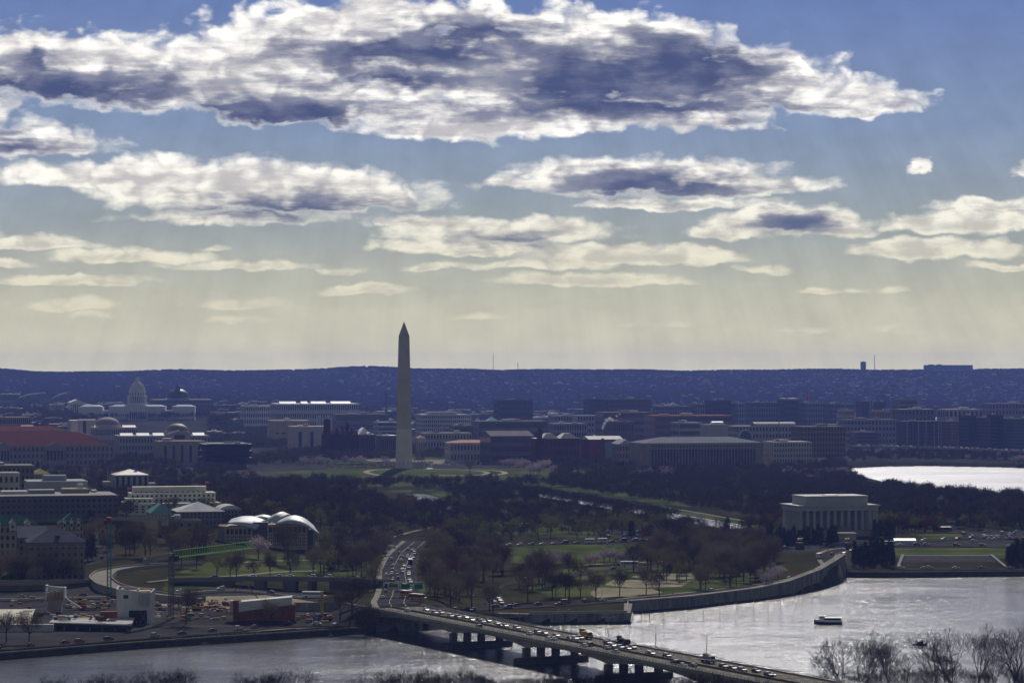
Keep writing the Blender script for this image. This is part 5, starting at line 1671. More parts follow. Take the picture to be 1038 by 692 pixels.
TH = [((.30, .10, .07), (.12, .10, .10), 'brick red', (0, 0)), ((.42, .40, .36), (.20, .20, .21), 'pale', (0, 0)), ((.20, .17, .15), (.50, .49, .46), 'light roofed', (1, 0)), ((.12, .10, .10), (.16, .08, .06), 'dark', (0, 0)), ((.30, .28, .25), (.85, .83, .76), 'bright white roofed', (1, 0))]
thm = []
for wl, rf, cn, fl in TH:
    m_ = MB().box(-.5, .5, -.5, .5, -.4, .7)
    if fl[0]:
        m_.box(-.52, .52, -.52, .52, .7, .76).box(-.2, .15, -.2, .2, .76, .95)
    else:
        m_.gable(-.54, .54, -.54, .54, .7, .42)
    me = m_.mesh('town_house', wallm(wl))
    me.materials.append(mat('town_roof_' + cn.replace(' ', '_'), rf, .85 if rf[0] < .6 else .45))
    for i, f in enumerate(me.polygons):
        f.material_index = 1 if i >= 6 else 0
    thm.append(me)
rs = random.Random(77)
for k in range(295):
    px, Y = rs.uniform(0, 1040), rs.choice([rs.uniform(4300, 5600), rs.uniform(5200, 7100)])
    x = xw(px, Y)
    if hz(x, Y) < 1 or (95 < px < 215 and Y < 6000) or (px > 850 and Y < 4700):
        continue
    i = rs.choice([0, 1, 1, 2, 2, 4, 4, 4])
    zn = zones[[j for j, z_ in enumerate(zones) if z_[0] <= px][-1]][4]
    w = rs.uniform(9, 30)
    o = link('town_house', thm[i], None, (x, Y, hz(x, Y) + .5 + (7 if Y < 5000 else 5) * rs.random()), ROT + rs.choice([0, PI / 2]), (w, w * rs.uniform(.5, .9), rs.uniform(8, 14)))
    tag(o, '%s little building %s' % (TH[i][2], zn), 'house', '%s little buildings %s' % (TH[i][2], zn))
# houses scattered on the far hillside
hm_ = MB().box(-.5, .5, -.4, .4, -.6, .5).gable(-.55, .55, -.45, .45, .5, .35).mesh('hill_house', mat('far_house', (.15, .145, .14), .9, rnd=.5))
hb_ = MB().box(-.5, .5, -.4, .4, -.6, .5).box(-.3, .1, -.2, .2, .5, .7).mesh('hill_house', mat('far_house_bright', (.8, .77, .66), .4))
rs = random.Random(5)
for k in range(290):
    px = rs.choice([rs.uniform(0, 1038), rs.uniform(380, 1038), rs.uniform(840, 1038)])
    py = rs.uniform(382, 402) if rs.random() < .75 else rs.uniform(376, 384)
    Y = float(np.interp(-py, [-404, -376], [7600, 10300])) + rs.uniform(-200, 200)
    x = xw(px, Y)
    br_ = rs.random() < .07
    w = rs.uniform(6, 17) if not br_ else rs.uniform(5, 14)
    o = link('hill_house', hb_ if br_ else hm_, None, (x, Y, hz(x, Y) + w * .25), rs.uniform(-.6, .6), (w, w * .7, w * .42 if not br_ else w * .3))
    zn = 'left' if px < 400 else 'middle' if px < 780 else 'right'
    tag(o, '%s far house on the %s stretch of the hillside' % ('bright roofed' if br_ else 'small pale', zn), 'house', '%s houses on the far hillside, %s' % ('bright' if br_ else 'pale', zn))

# ------------------------------------------------------------------ office quarter and building site on the left
def tiers(lst):
    def f(r, w, h, d):
        for k, (a, b, y0, y1, dh, fl, bays) in enumerate(lst):
            z0, z1 = h + .8, h + dh
            t = obj('upper_tier', MB().box(w * a, w * b, y0, y1, z0 - 1, z1).box(w * a - .3, w * b + .3, y0 - .3, y1 + .3, z1, z1 + .5), wallm((.62, .59, .49)), r)
            fh = (z1 - h - 1) / max(fl, 1)
            for q in range(fl):
                for i in range(bays):
                    link('window', _u, t, (w * a + (w * (b - a)) * (i + .5) / bays, y0 - .05, h + 1 + fh * (q + .2)), None, (w * (b - a) / bays * .42, 1, fh * .5))
    return f
bld('stepped_office', 'cream stepped stone office with three set back tiers', 'office', 115, 217, 510, 1993, 42, (.62, .59, .49), rc=(.5, .48, .42), fl=3, bays=15, units=0,
    extra=tiers([(.0, .28, 6, 20, 3.8, 1, 5), (.06, .97, 16, 34, 7.2, 2, 18), (.1, .88, 22, 32, 11.5, 1, 14)]))
bld('hip_roofed_hall', 'small pale hall with arched windows and a pinkish hip roof among trees', 'hall', 108.5, 146, 476, 2380, 28, (.33, .31, .30), roof='hip', rc=(.52, .44, .40), rh=4.5, fl=1, bays=6, zb=3, wh=.7,
    extra=lambda r, w, h, d: obj('side_wing', MB().box(-9, -.1, 4, 20, -6, h * .7).box(w + .1, w + 7, 4, 20, -6, h * .62), wallm((.36, .34, .32)), r))
DKW = (.125, .11, .095)
bld('government_block', 'long dark stone government block with small square windows', 'office', -32, 104, 502.5, 1880, 60, DKW, rc=(.26, .26, .25), fl=4, bays=24, units=3, wh=.42, ww=.5, overhang=.4)
bld('government_block', 'raised pale roof deck of the government block with a penthouse on top', 'office', 15, 79, 487.5, 1960, 40, (.27, .28, .29), rc=(.33, .33, .32), style='', units=0, extra=lambda r, w, h, d: obj('penthouse', MB().box(w * .28, w * .66, 8, 24, h + .3, h + 4.6), wallm((.25, .27, .30)), r))
bld('government_block', 'tan boxy rooftop storey in front of the raised roof deck', 'office', 57, 84, 495, 1925, 22, (.24, .21, .17), rc=(.30, .27, .2), style='', units=1)
bld('government_block', 'flat wing with white roof edge at the right end of the dark block', 'office', 70, 105, 500, 1930, 30, (.16, .145, .13), rc=(.4, .4, .38), fl=2, bays=8, units=1)
bld('government_block', 'tan tower block at the far left, highest of the government roofs', 'office', -32, 24.5, 471.5, 2140, 40, (.18, .155, .125), rc=(.2, .18, .15), fl=5, bays=12, units=2)
bld('government_block', 'ornate pale corner block at the left edge with framed windows', 'office', -32, 12.5, 479, 1940, 26, (.33, .31, .27), rc=(.28, .27, .25), fl=4, bays=8, units=2)
bld('green_roofed_house', 'low house with mossy yellow roof behind the pale roof deck', 'house', 25, 46, 475.5, 2260, 26, (.22, .2, .16), roof='hip', rc=(.24, .24, .10), rh=4, fl=2, bays=6)
bld('teal_roofed_hall', 'white hall with a teal hip roof in front of the stepped office', 'hall', 143, 171, 510.5, 1925, 30, (.50, .49, .45), roof='hip', rc=(.10, .20, .19), rh=6.5, fl=2, bays=7)
bld('slate_roofed_office', 'grey brown office with a pale lit hip roof', 'office', 168, 222, 509.5, 1850, 34, (.17, .155, .145), roof='hip', rc=(.42, .42, .44), rh=6, fl=4, bays=12, extra=lambda r, w, h, d: obj('string_course', MB().box(-.3, w + .3, -.35, -.1, h * .45, h * .5), wallm((.26, .25, .24)), r))
bld('slate_roofed_office', 'lower office with curved pale roof right of the slate one', 'office', 214, 241, 514.5, 1870, 26, (.20, .18, .165), roof='arch', rc=(.42, .42, .43), rh=2.5, fl=3, bays=6)
bld('flat_roofed_shed', 'tan walled low building with black flat roof below the slate one', 'building', 156, 199, 527, 1780, 24, (.21, .185, .13), rc=(.035, .035, .04), fl=2, bays=5, units=2, ww=.3)
bld('stone_house', 'large square stone building with dark grey hip roof above the retaining wall', 'building', 19, 78, 536, 1462, 24, (.165, .14, .11), roof='hip', rc=(.085, .085, .11), rh=7.2, fl=5, bays=9, ww=.32, wh=.42, zb=1, overhang=.9,
    extra=lambda r, w, h, d: (obj('cornice', MB().box(-.5, w + .5, -.5, -.05, h - 2.6, h - 2.1), wallm((.24, .21, .17)), r), obj('dormer', MB().box(w * .48, w * .56, 2.5, 6, h + 1, h + 3.4), wallm((.04, .04, .05)), r)))
bld('stone_house_wing', 'rear wing of the square stone building with a lit gable roof', 'building', 12, 42, 533.5, 1500, 16, (.16, .14, .115), roof='gable', rc=(.2, .2, .23), rh=6, fl=5, bays=5)
def dorm(r, w, h, d):
    for k in range(3):
        a = w * (.12 + .3 * k)
        g = obj('gable_dormer', MB().box(a, a + w * .13, -.8, 5, h - 3, h + 1.2).gable(a - .3, a + w * .13 + .3, -1.1, 5, h + 1.2, 2.4, 'y'), wallm((.46, .44, .38)), r)
        link('window', _u, g, (a + w * .065, -.85, h - 1.6), None, (1.3, 1, 1.8))
bld('gabled_apartment', 'cream apartment house with green roof and white gables, left one', 'apartment', -20, 32, 522, 1585, 20, (.30, .26, .18), roof='hip', rc=(.02, .055, .05), rh=6, fl=4, bays=9, extra=dorm)
bld('gabled_apartment', 'cream apartment house with green roof and white gables, right one', 'apartment', 53, 79, 520.5, 1600, 20, (.30, .26, .18), roof='hip', rc=(.03, .10, .085), rh=6, fl=4, bays=6, extra=dorm)


def institute():
    Y = 1735.0
    x0, gz = xw(218, Y), hz(xw(260, Y), Y) - 1
    s = Y / F
    r = thing('winged_institute', 'tan institute with glass atrium under white sail shaped roofs', 'institute', (x0, Y, gz), 0)
    tan = wallm((.36, .30, .19))
    X = lambda px: (px - 218) * s
    Z = lambda py, yy=0: zt(py, Y + yy) - gz
    for nm, a, b, t in (('left_block', 228, 256, 533.5), ('right_block', 271, 311.5, 531.5)):
        bo = obj('office_wing', MB().box(X(a), X(b), 0, 30, -2, Z(t)), tan, r)
        nn = 6 if a < 250 else 9
        for i in range(nn):
            xx = X(a) + (X(b) - X(a)) * (i + .75) / (nn + .5)
            link('window', _u, bo, (xx, -.05, Z(t) - 4.8), None, (1.9, 1, 3.4))
            for k in range(4):
                for q in (-.55, .55):
                    link('window', _u, bo, (xx + q, -.05, Z(t) - 7.0 - k * 2.1), None, (.62, 1, 1.2))
        obj('roof', MB().box(X(a) + .3, X(b) - .3, .3, 29.7, Z(t), Z(t) + .3), mat('institute_roof', (.34, .31, .27), .8), bo)
    obj('side_wall', MB().prism([(X(218), 16), (X(228), 0), (X(228) - .01, 30), (X(218), 30)], -2, Z(533.5) - .02), wallm((.20, .165, .11)), r)
    obj('atrium_glass', MB().box(X(256), X(271), 3, 26, -2, Z(529)), M_WINB, r)
    mu = MB()
    for k in range(8):
        mu.box(X(256), X(271), 2.85, 2.98, 1.5 + k * 2.1, 1.7 + k * 2.1)
    for k in range(1, 5):
        mu.box(X(256 + 3 * k) - .07, X(256 + 3 * k) + .07, 2.8, 2.84, -1, Z(529))
    tag(obj('glazing_bars', mu, mat('glazing_bar', (.2, .2, .2), .5), r), kind='stuff')
    obj('corner_glass', MB().box(X(311.6), X(317), 4, 26, -2, Z(537)), M_WINB, r)
    wh = mat('sail_roof', (.36, .37, .39), .5, var=.08, vscale=.4)
    def sail(rows):
        n = 14
        m = MB()
        vs = []
        for pts, yy in rows:
            P = np.array(pts, float)
            u = np.linspace(0, len(P) - 1, n)
            fx = np.interp(u, range(len(P)), P[:, 0])
            fz = np.interp(u, range(len(P)), P[:, 1])
            for k in range(2):
                fz[1:-1] = (fz[:-2] + 2 * fz[1:-1] + fz[2:]) / 4
            for a, b in zip(fx, fz):
                vs.append(((a - 218) * (Y + yy) / F + (xw(218, Y + yy) - xw(218, Y)), yy, zt(b, Y + yy) - gz))
        R_ = len(rows)
        m.add(vs, [(j * n + i, j * n + i + 1, (j + 1) * n + i + 1, (j + 1) * n + i) for j in range(R_ - 1) for i in range(n - 1)])
        me = m.mesh('sail_roof', wh, True)
        o = link('sail_roof', me, r)
        sd = o.modifiers.new('thick', 'SOLIDIFY')
        sd.thickness = .5
        return o
    sail([([(231, 529.5), (241, 531), (252, 533.6), (260, 536.2)], -2), ([(231.2, 529), (242, 527.5), (254, 529), (264, 530.5)], 3), ([(233, 527), (243, 523.6), (256, 524), (270, 526.5)], 10), ([(235, 525.5), (246, 522.4), (260, 522.6), (277, 531)], 18)])
    sail([([(279.5, 530.3), (296, 529.8), (310, 531.5), (325, 541)], -3), ([(280.5, 529), (294, 524.5), (309, 527.5), (324, 540)], 3), ([(284, 526.5), (294, 521.5), (308, 524.5), (321, 536.4)], 11), ([(290, 523.5), (299, 521.2), (309, 524.4), (318, 532)], 18)])
    sail([([(270, 527.5), (277, 528.5), (281, 529)], 12), ([(271, 526), (280, 520.5), (286, 524)], 17), ([(275, 522.3), (284, 518), (293, 521)], 23), ([(280, 520), (287, 517.8), (295, 521.5)], 28)])
    sail([([(258, 524), (266, 524.5), (272, 525)], 20), ([(259, 522.5), (267, 520.8), (275, 522.5)], 27)])
institute()

# retaining wall, curved ramp, viaduct
rwl = thing('retaining_wall', 'long tan retaining wall below the square stone building', 'wall')
pts = [(xw(-60, 1424), 1424), (xw(0, 1426), 1426), (xw(60, 1434), 1434), (xw(96, 1452), 1452)]
P_, T_ = resample(pts, [13.5, 13.4, 13.2, 12.0], 6)
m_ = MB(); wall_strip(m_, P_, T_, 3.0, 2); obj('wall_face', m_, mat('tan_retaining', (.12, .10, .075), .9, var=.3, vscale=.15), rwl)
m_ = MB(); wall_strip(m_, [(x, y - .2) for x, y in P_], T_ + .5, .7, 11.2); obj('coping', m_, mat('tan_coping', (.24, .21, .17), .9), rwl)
cr = thing('curved_ramp', 'elevated pale concrete ramp looping left above the expressway', 'ramp')
lp = [(xw(200, 1560), 1560), (xw(168, 1548), 1548), (xw(132, 1530), 1530), (xw(108, 1500), 1500), (xw(101, 1462), 1462), (xw(110, 1425), 1425), (xw(135, 1400), 1400), (xw(170, 1388), 1388), (xw(205, 1384), 1384)]
P_, T_ = resample(lp, [13.5, 13.5, 13.4, 13.2, 12.6, 11.6, 10.4, 9, 8], 4)
for _ in range(6):
    P_[1:-1] = (P_[:-2] + 2 * P_[1:-1] + P_[2:]) / 4
tn = np.gradient(P_, axis=0); tn /= np.linalg.norm(tn, axis=1)[:, None]
nn = np.stack([-tn[:, 1], tn[:, 0]], 1)
for nm, a, b, zz, m in (('deck', -5.5, 5.5, 0, mat('ramp_concrete', (.20, .19, .165), .9, var=.12)), ('outer_parapet', -6.0, -5.5, .9, mat('ramp_parapet', (.26, .25, .22), .9)), ('inner_parapet', 5.5, 6.0, .9, _M['ramp_parapet'])):
    A, B = P_ + nn * a, P_ + nn * b
    m_ = MB()
    n = len(A)
    vs = []
    for j in range(n):
        vs += [(A[j][0], A[j][1], -1 if zz else T_[j] - .5), (A[j][0], A[j][1], T_[j] + zz), (B[j][0], B[j][1], T_[j] + zz), (B[j][0], B[j][1], -1 if zz else T_[j] - .5)]
    m_.add(vs, [(j * 4 + k, j * 4 + (k + 1) % 4, (j + 1) * 4 + (k + 1) % 4, (j + 1) * 4 + k) for j in range(n - 1) for k in range(4)])
    obj(nm, m_, m, cr)
LOOP = (P_, T_)
vd = thing('low_viaduct', 'low road viaduct with dark openings behind the rust red hall', 'viaduct')
VZ = 12.5
vp = [(xw(175, 1452), 1452), (xw(240, 1462), 1462), (xw(300, 1462), 1462), (xw(350, 1455), 1455), (xw(384, 1440), 1440)]
P_, _ = resample(vp, [0] * 5, 8)
m_ = MB(); wall_strip(m_, P_, np.full(len(P_), VZ), 13, VZ - 1.2); obj('deck', m_, M_ASPH, vd)
m_ = MB(); wall_strip(m_, [(x, y - .4) for x, y in P_], np.full(len(P_), VZ + .8), .4, VZ - 1.6); obj('parapet', m_, mat('viaduct_edge', (.15, .145, .135), .9), vd)
for (a, b) in ((175, 236), (258, 268), (287, 300), (312, 316), (334, 384)):
    xa, xb = xw(a, 1459), xw(b, 1459)
    m_ = MB(); wall_strip(m_, [(xa, 1459.5), (xb, 1459 - (8 if b > 350 else 0))], [VZ - 1.25] * 2, 10, 0); obj('abutment', m_, mat('viaduct_stone', (.10, .095, .085), .9, var=.2), vd)
VIA = P_
ywl = thing('barrier_strip', 'long yellowish timber barrier beside the parked coach', 'barrier')
m_ = MB(); wall_strip(m_, [(xw(322, 1385), 1385), (xw(362, 1392), 1392)], [9.0, 9.2], .5, 5); obj('panel', m_, mat('timber_barrier', (.30, .23, .10), .9), ywl)

# ---- building site
GZ = 4.6
site_m = {'yellow': (.36, .26, .06), 'red': (.22, .05, .035), 'white': (.55, .55, .53), 'blue': (.05, .12, .28), 'orange': (.34, .12, .04), 'timber': (.34, .24, .12), 'grey': (.22, .22, .22), 'dark': (.03, .03, .035), 'green': (.05, .12, .07), 'rust': (.17, .06, .03)}
SM = {k: mat('site_' + k, v, .8) for k, v in site_m.items()}
conc = mat('fresh_concrete', (.50, .50, .49), .85, var=.12, vscale=.4)


def pavilion_small():
    Y = 1332.0; s = Y / F
    x0 = xw(46, Y)
    r = thing('unfinished_pavilion', 'small unfinished concrete pavilion full of timber formwork', 'pavilion', (x0, Y, hz(x0, Y) - .5), .05)
    z = lambda py: zt(py, Y) - hz(x0, Y) + .5
    w = 20 * s
    obj('concrete_frame', MB().box(0, .8, 0, 7, z(608), z(593)).box(w - .8, w, 0, 7, z(608), z(595.5)).box(0, w, 6.6, 7.2, z(608), z(595)).prism([(0, 0), (w, 0), (w, 1.2), (0, 1.2)], [z(594.6), z(596.6)] * 1 + [z(596.6), z(594.6)], [z(592.6), z(595.3), z(595.3), z(592.6)]), conc, r)
    tb = MB()
    rs = random.Random(2)
    for k in range(16):
        a, b = rs.uniform(1, w - 2.5), rs.uniform(1, 5)
        tb.box(a, a + rs.uniform(.4, 1.6), b, b + 1, z(608), z(rs.uniform(598, 604)))
    obj('formwork', tb, SM['timber'], r)
    obj('lower_wall', MB().box(1.2, w * .8, 1, 6, 0, z(608)), wallm((.30, .26, .2)), r)
    obj('buttress', MB().prism([(w, 1), (w + .6, 1), (w + .6, 3), (w, 3)], [z(607), z(607), z(607), z(607)], [z(605)] * 4).tube((w, 2, z(606)), (w + 8, 0, z(616)), .5), conc, r)
pavilion_small()


def pavilion_white():
    Y = 1278.0; s = Y / F
    x0 = xw(118, Y); g = hz(x0, Y)
    r = thing('white_pavilion', 'tall white concrete pavilion with open roof and dark glass doorway', 'pavilion', (x0, Y, g - .5), .03)
    z = lambda py: zt(py, Y) - g + .5
    w = 34 * s
    d = 9.0
    m_ = MB()
    # walls, flaring slightly towards the right top
    m_.prism([(0, 0), (w * .38, 0), (w * .38, .6), (0, .6)], 0, [z(596.5), z(597.5), z(597.5), z(596.5)])
    m_.prism([(w * .38, 0), (w, 0), (w + .2, .6), (w * .38, .6)], [z(618)] * 4, [z(597.5), z(600), z(600), z(597.5)])
    m_.prism([(w * .92, 0), (w, 0), (w, .6), (w * .92, .6)], 0, z(618))
    m_.prism([(0, 0), (.6, 0), (.6, d), (0, d)], 0, [z(596.5), z(596.5), z(594.8), z(594.8)])
    m_.prism([(w, 0), (w + .6, 0), (w + 1.6, d), (w + 1, d)], 0, [z(600)] * 2 + [z(597.5)] * 2)
    m_.prism([(0, d), (w + 1, d), (w + 1, d + .6), (0, d + .6)], 0, [z(594.8), z(597.5), z(597.5), z(594.8)])
    obj('walls', m_, conc, r)
    obj('timber_deck', MB().box(.7, w - .1, .7, d - .1, z(599.5), z(598.6)).box(2, 3, 2, 8, z(598.6), z(596.8)).box(w * .6, w * .66, 2, 8, z(598.6), z(596.9)), SM['timber'], r)
    obj('glass_doorway', MB().box(w * .385, w * .915, -.05 + .2, .3, 0, z(618)), M_WIN, r)
    obj('window', MB().box(w * .22, w * .36, -.06, .1, z(606), z(602.5)), M_WIN, r)
    obj('scaffold', MB().box(w * .68, w * .95, -1.2, -.1, z(613), z(600)), mat('scaffold_sheet', (.33, .33, .33), .9, var=.25, vscale=1), r)
    br_ = MB()
    for a, b in ((.7, .9), (.9, .7)):
        br_.tube((w * a, -.4, .3), (w * b, -.4, z(619)), .12)
    obj('brace', br_, SM['grey'], r)
pavilion_white()


def open_deck():
    Y = 1243.0; s = Y / F
    x0 = xw(50, Y)
    r = thing('unfinished_deck', 'unfinished concrete deck over dark open bays facing the river road', 'deck', (x0, Y, 3.2), .05)
    z = lambda py, yy=Y: zt(py, yy) - 3.2
    w = 83 * s
    obj('slab', MB().prism([(0, 0), (w, 0), (w * .96, 38), (0, 38)], [z(631.5), z(634.5), z(633), z(631)], [z(630), z(632.5), z(632), z(630)]), mat('deck_concrete', (.36, .35, .34), .9, var=.2, vscale=.3), r)
    obj('roof_edge', MB().prism([(w * .02, -.6), (w * .98, -.6), (w * .98, -.1), (w * .02, -.1)], [z(633.5), z(637), z(637), z(633.5)], [z(631), z(634), z(634), z(631)]), SM['dark'], r)
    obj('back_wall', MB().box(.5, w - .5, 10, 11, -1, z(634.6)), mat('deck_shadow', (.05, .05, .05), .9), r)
    for k in range(7):
        obj('column', MB().box(w * (.03 + .155 * k) - .25, w * (.03 + .155 * k) + .25, .5, 1.1, -1, z(633.5 + .15 * k) - .2), mat('site_column', (.22, .22, .21), .9), r)
open_deck()
def leftroof():
    Y = 1238.0; s = Y / F
    x0 = xw(-30, Y)
    r = thing('long_white_hall', 'long low white walled hall with a cream curved roof at the left edge', 'hall', (x0, Y, 3.0), .04)
    z = lambda py: zt(py, Y) - 3.0
    w = 84 * s
    obj('wall', MB().box(0, w, 0, 3, -1, z(632.5)).box(w - .6, w, 3, 24, -1, z(631.5)), mat('hall_white', (.42, .42, .41), .85, var=.12, vscale=.3), r)
    m_ = MB()
    for k in range(8):
        u0, u1 = k / 8, (k + 1) / 8
        m_.add([(0, 1 + 40 * u0, z(632.8) + 3.6 * math.sin(u0 * 1.5)), (w * .72 - 3 * u0, 1 + 40 * u0, z(632.8) + 3.6 * math.sin(u0 * 1.5)), (w * .72 - 3 * u1, 1 + 40 * u1, z(632.8) + 3.6 * math.sin(u1 * 1.5)), (0, 1 + 40 * u1, z(632.8) + 3.6 * math.sin(u1 * 1.5))], [(0, 1, 2, 3)])
    rf = obj('curved_roof', m_, mat('cream_roof', (.36, .34, .26), .7, var=.1), r)
    for k in range(9):
        obj('roof_rib', MB().tube((w * (.46 + .03 * (k % 3)), 4 + 3.6 * k, z(632.4) + 3.6 * math.sin((3 + 3.6 * k) / 40 * 1.5) + .1), (w * (.62 + .02 * (k % 3)), 4 + 3.6 * k, z(632.4) + 3.6 * math.sin((3 + 3.6 * k) / 40 * 1.5) + .1), .2), SM['grey'], rf)
leftroof()


def rust_hall():
    Y = 1288.0; s = Y / F
    x0 = xw(237, Y)
    r = thing('rust_red_hall', 'long unfinished hall with white upper band over rust red wall', 'hall', (x0, Y, 4.2), .06)
    z = lambda py: zt(py, Y) - 4.2
    w = 59 * s
    obj('upper_band', MB().prism([(2.5, -.4), (w, -.4), (w, 10), (2.5, 10)], [z(619.5), z(612.5), z(612.5), z(619.5)], [z(609.5), z(604.8), z(604.8), z(609.5)]), conc, r)
    obj('rust_wall', MB().prism([(2.5, 0), (w + 1.5, 0), (w + 1.5, 9), (2.5, 9)], 1.2, [z(619.6), z(612.6), z(612.6), z(619.6)]), mat('rusty_steel', (.13, .045, .022), .85, rgb2=(.24, .10, .05), vscale=.5), r)
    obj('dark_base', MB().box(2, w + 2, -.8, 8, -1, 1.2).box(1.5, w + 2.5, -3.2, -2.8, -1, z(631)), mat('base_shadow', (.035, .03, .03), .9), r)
    obj('rust_drum', MB().cyl(1.6, 3, -1, z(608.5), 2.0, 2.0, 14), _M['rusty_steel'], r)
    obj('end_block', MB().box(-2.0, .3, 4, 8, z(619), z(609)), conc, r)
    for k in range(6):
        obj('prop', MB().box(4 + k * 4.4, 4.25 + k * 4.4, -.6, -.35, 1.2, z(619) - .6 * 0), SM['rust'], r)
rust_hall()
for (a, b, yb, yt, Y, c, lb) in ((133, 236, 642, 634, 1268, conc, 'long pale site wall between the white pavilion and the rust red hall'), (60, 112, 650, 646, 1237, SM['blue'], 'blue sheeted fence below the open deck, longer one'), (112, 140, 648.5, 645, 1242, SM['blue'], 'blue sheeted fence right of the longer one'),
                                 (262, 300, 640, 636.5, 1268, SM['blue'], 'blue sheeted fence below the rust red hall'), (132, 160, 643, 638.5, 1252, conc, 'bright short site hoarding below the white pavilion'), (298, 345, 622, 610, 1345, M_WALL, 'grey stone wall behind the coach')):
    x0 = xw(a, Y)
    t = thing('site_fence', lb, 'fence', (x0, Y, 3.0), .05)
    w = (b - a) * Y / F
    obj('panel', MB().box(0, w, 0, .25, -.5, zt(yt, Y) - 3.0), c, t)
    for k in range(int(w / 5) + 1):
        obj('post', MB().box(k * 5 - .1, k * 5 + .1, .26, .5, -.5, zt(yt, Y) - 2.7), SM['grey'], t)

# clutter
rs = random.Random(21)
clm = {}
cl_kinds = {
    'material_crate': lambda: MB().box(-.8, .8, -.6, .6, 0, 1.1).box(-.9, .9, -.7, .7, 1.1, 1.22),
    'pipe_bundle': lambda: sum_tubes(),
    'site_container': lambda: MB().box(-3, 3, -1.2, 1.2, .15, 2.6).box(-3.05, 3.05, -1.25, 1.25, 2.6, 2.7),
    'timber_stack': lambda: MB().box(-1.5, 1.5, -.5, .5, 0, .5).box(-1.4, 1.45, -.45, .4, .55, .95),
}


def sum_tubes():
    m = MB()
    for i, (y, z) in enumerate(((-.3, .2), (.1, .2), (.5, .2), (-.1, .55), (.3, .55), (.1, .9))):
        m.tube((-2, y, z), (2, y, z), .19, n=6)
    return m


areas = [(10, 50, 605, 625, 'behind the curved cream roof'), (52, 112, 612, 627, 'on the open deck'), (68, 116, 609, 618, 'between the two pavilions'), (155, 236, 610, 630, 'between the white pavilion and the rust red hall'), (150, 232, 607, 618, 'under the green crane'), (285, 345, 622, 634, 'right of the rust red hall')]
for k in range(210):
    a = areas[rs.choice([0, 1, 1, 2, 2, 3, 3, 3, 4, 4, 5])]
    px, py = rs.uniform(a[0], a[1]), rs.uniform(a[2], a[3])
    kd = rs.choice(['material_crate', 'material_crate', 'pipe_bundle', 'site_container' if rs.random() < .18 else 'timber_stack', 'timber_stack'])
    cc = rs.choice(['yellow', 'yellow', 'red', 'white', 'white', 'blue', 'orange', 'timber', 'timber', 'grey', 'rust', 'green'])
    zz = 5.0
    if a[4] == 'on the open deck':
        Y = rs.uniform(1246, 1278); x = xw(px, Y) ; zz = zt(630, 1243) + .15
    else:
        x, y, zz = gpt(px, py); Y = y
    if kd not in clm:
        clm[kd] = {}
    if cc not in clm[kd]:
        clm[kd][cc] = cl_kinds[kd]().mesh(kd, SM[cc])
    o = link(kd, clm[kd][cc], None, (x, Y, zz), rs.uniform(-.5, .5))
    q = rs.uniform(.6, 1.25)
    o.scale = (q, q, q)
    tag(o, '%s %s on the building site %s' % (cc, kd.replace('_', ' ').replace('material ', ''), a[4]), kd.split('_')[-1], '%s %ss %s' % (cc, kd.replace('_', ' '), a[4]))


def excavator(px, py, cname, lb, rz):
    x, y, z = gpt(px, py)
    r = thing('excavator', lb, 'excavator', (x, y, z), rz)
    c = SM[cname]
    for s in (-1, 1):
        obj('track', MB().prism([(-2, s * 1.25 - .3), (2, s * 1.25 - .3), (2, s * 1.25 + .3), (-2, s * 1.25 + .3)], .1, .9), SM['dark'], r)
    obj('body', MB().box(-2.1, 1.2, -1.3, 1.3, 1.0, 2.2).box(-2.2, -1.0, -1.2, 1.2, 2.2, 2.6), c, r)
    obj('cab', MB().box(.1, 1.5, .1, 1.25, 1.8, 3.3), M_WIN, r)
    obj('boom', MB().tube((1.2, 0, 1.8), (3.6, 0, 5.0), .3, .25).tube((3.6, 0, 5.0), (6.2, 0, 4.0), .25, .2), c, r)
    obj('arm', MB().tube((6.2, 0, 4.1), (6.6, 0, 1.6), .2, .15), c, r)
    obj('bucket', MB().prism([(6.1, -.5), (7.1, -.5), (7.1, .5), (6.1, .5)], [.5, .9, .9, .5], 1.7), SM['dark'], r)
excavator(84, 612, 'yellow', 'yellow excavator between the two pavilions', 2.6)
excavator(200, 618, 'yellow', 'yellow excavator in the middle of the muddy pit', .4)
excavator(332, 628, 'orange', 'orange excavator by the bridge abutment', 2.9)
excavator(98, 616, 'yellow', 'second yellow excavator, right of the one between the pavilions', .3)
t = thing('material_lift', 'yellow vertical builder lift beside the coach', 'lift', gpt(326.5, 624))
obj('mast', MB().box(-.7, .7, -.7, .7, 0, 12), SM['yellow'], t)
obj('platform', MB().box(-1.6, 1.6, -1.4, -.75, 8.5, 9.6), SM['grey'], t)
t = thing('pump_boom', 'folded rust red concrete pump arm rising over the site', 'pump', gpt(262, 612))
x_, y_, z_ = t.location
e = lambda px, py: (xw(px, y_) - x_, 0, zt(py, y_) - z_)
obj('arm', MB().tube(e(236.5, 600), e(247, 588.3), .22).tube(e(247, 588.3), e(262, 606), .3, .35), SM['rust'], t)
obj('truck', MB().box(-4, 4, -1.2, 1.2, .5, 1.8).box(2.6, 4.4, -1.2, 1.2, 1.8, 3), SM['white'], t)


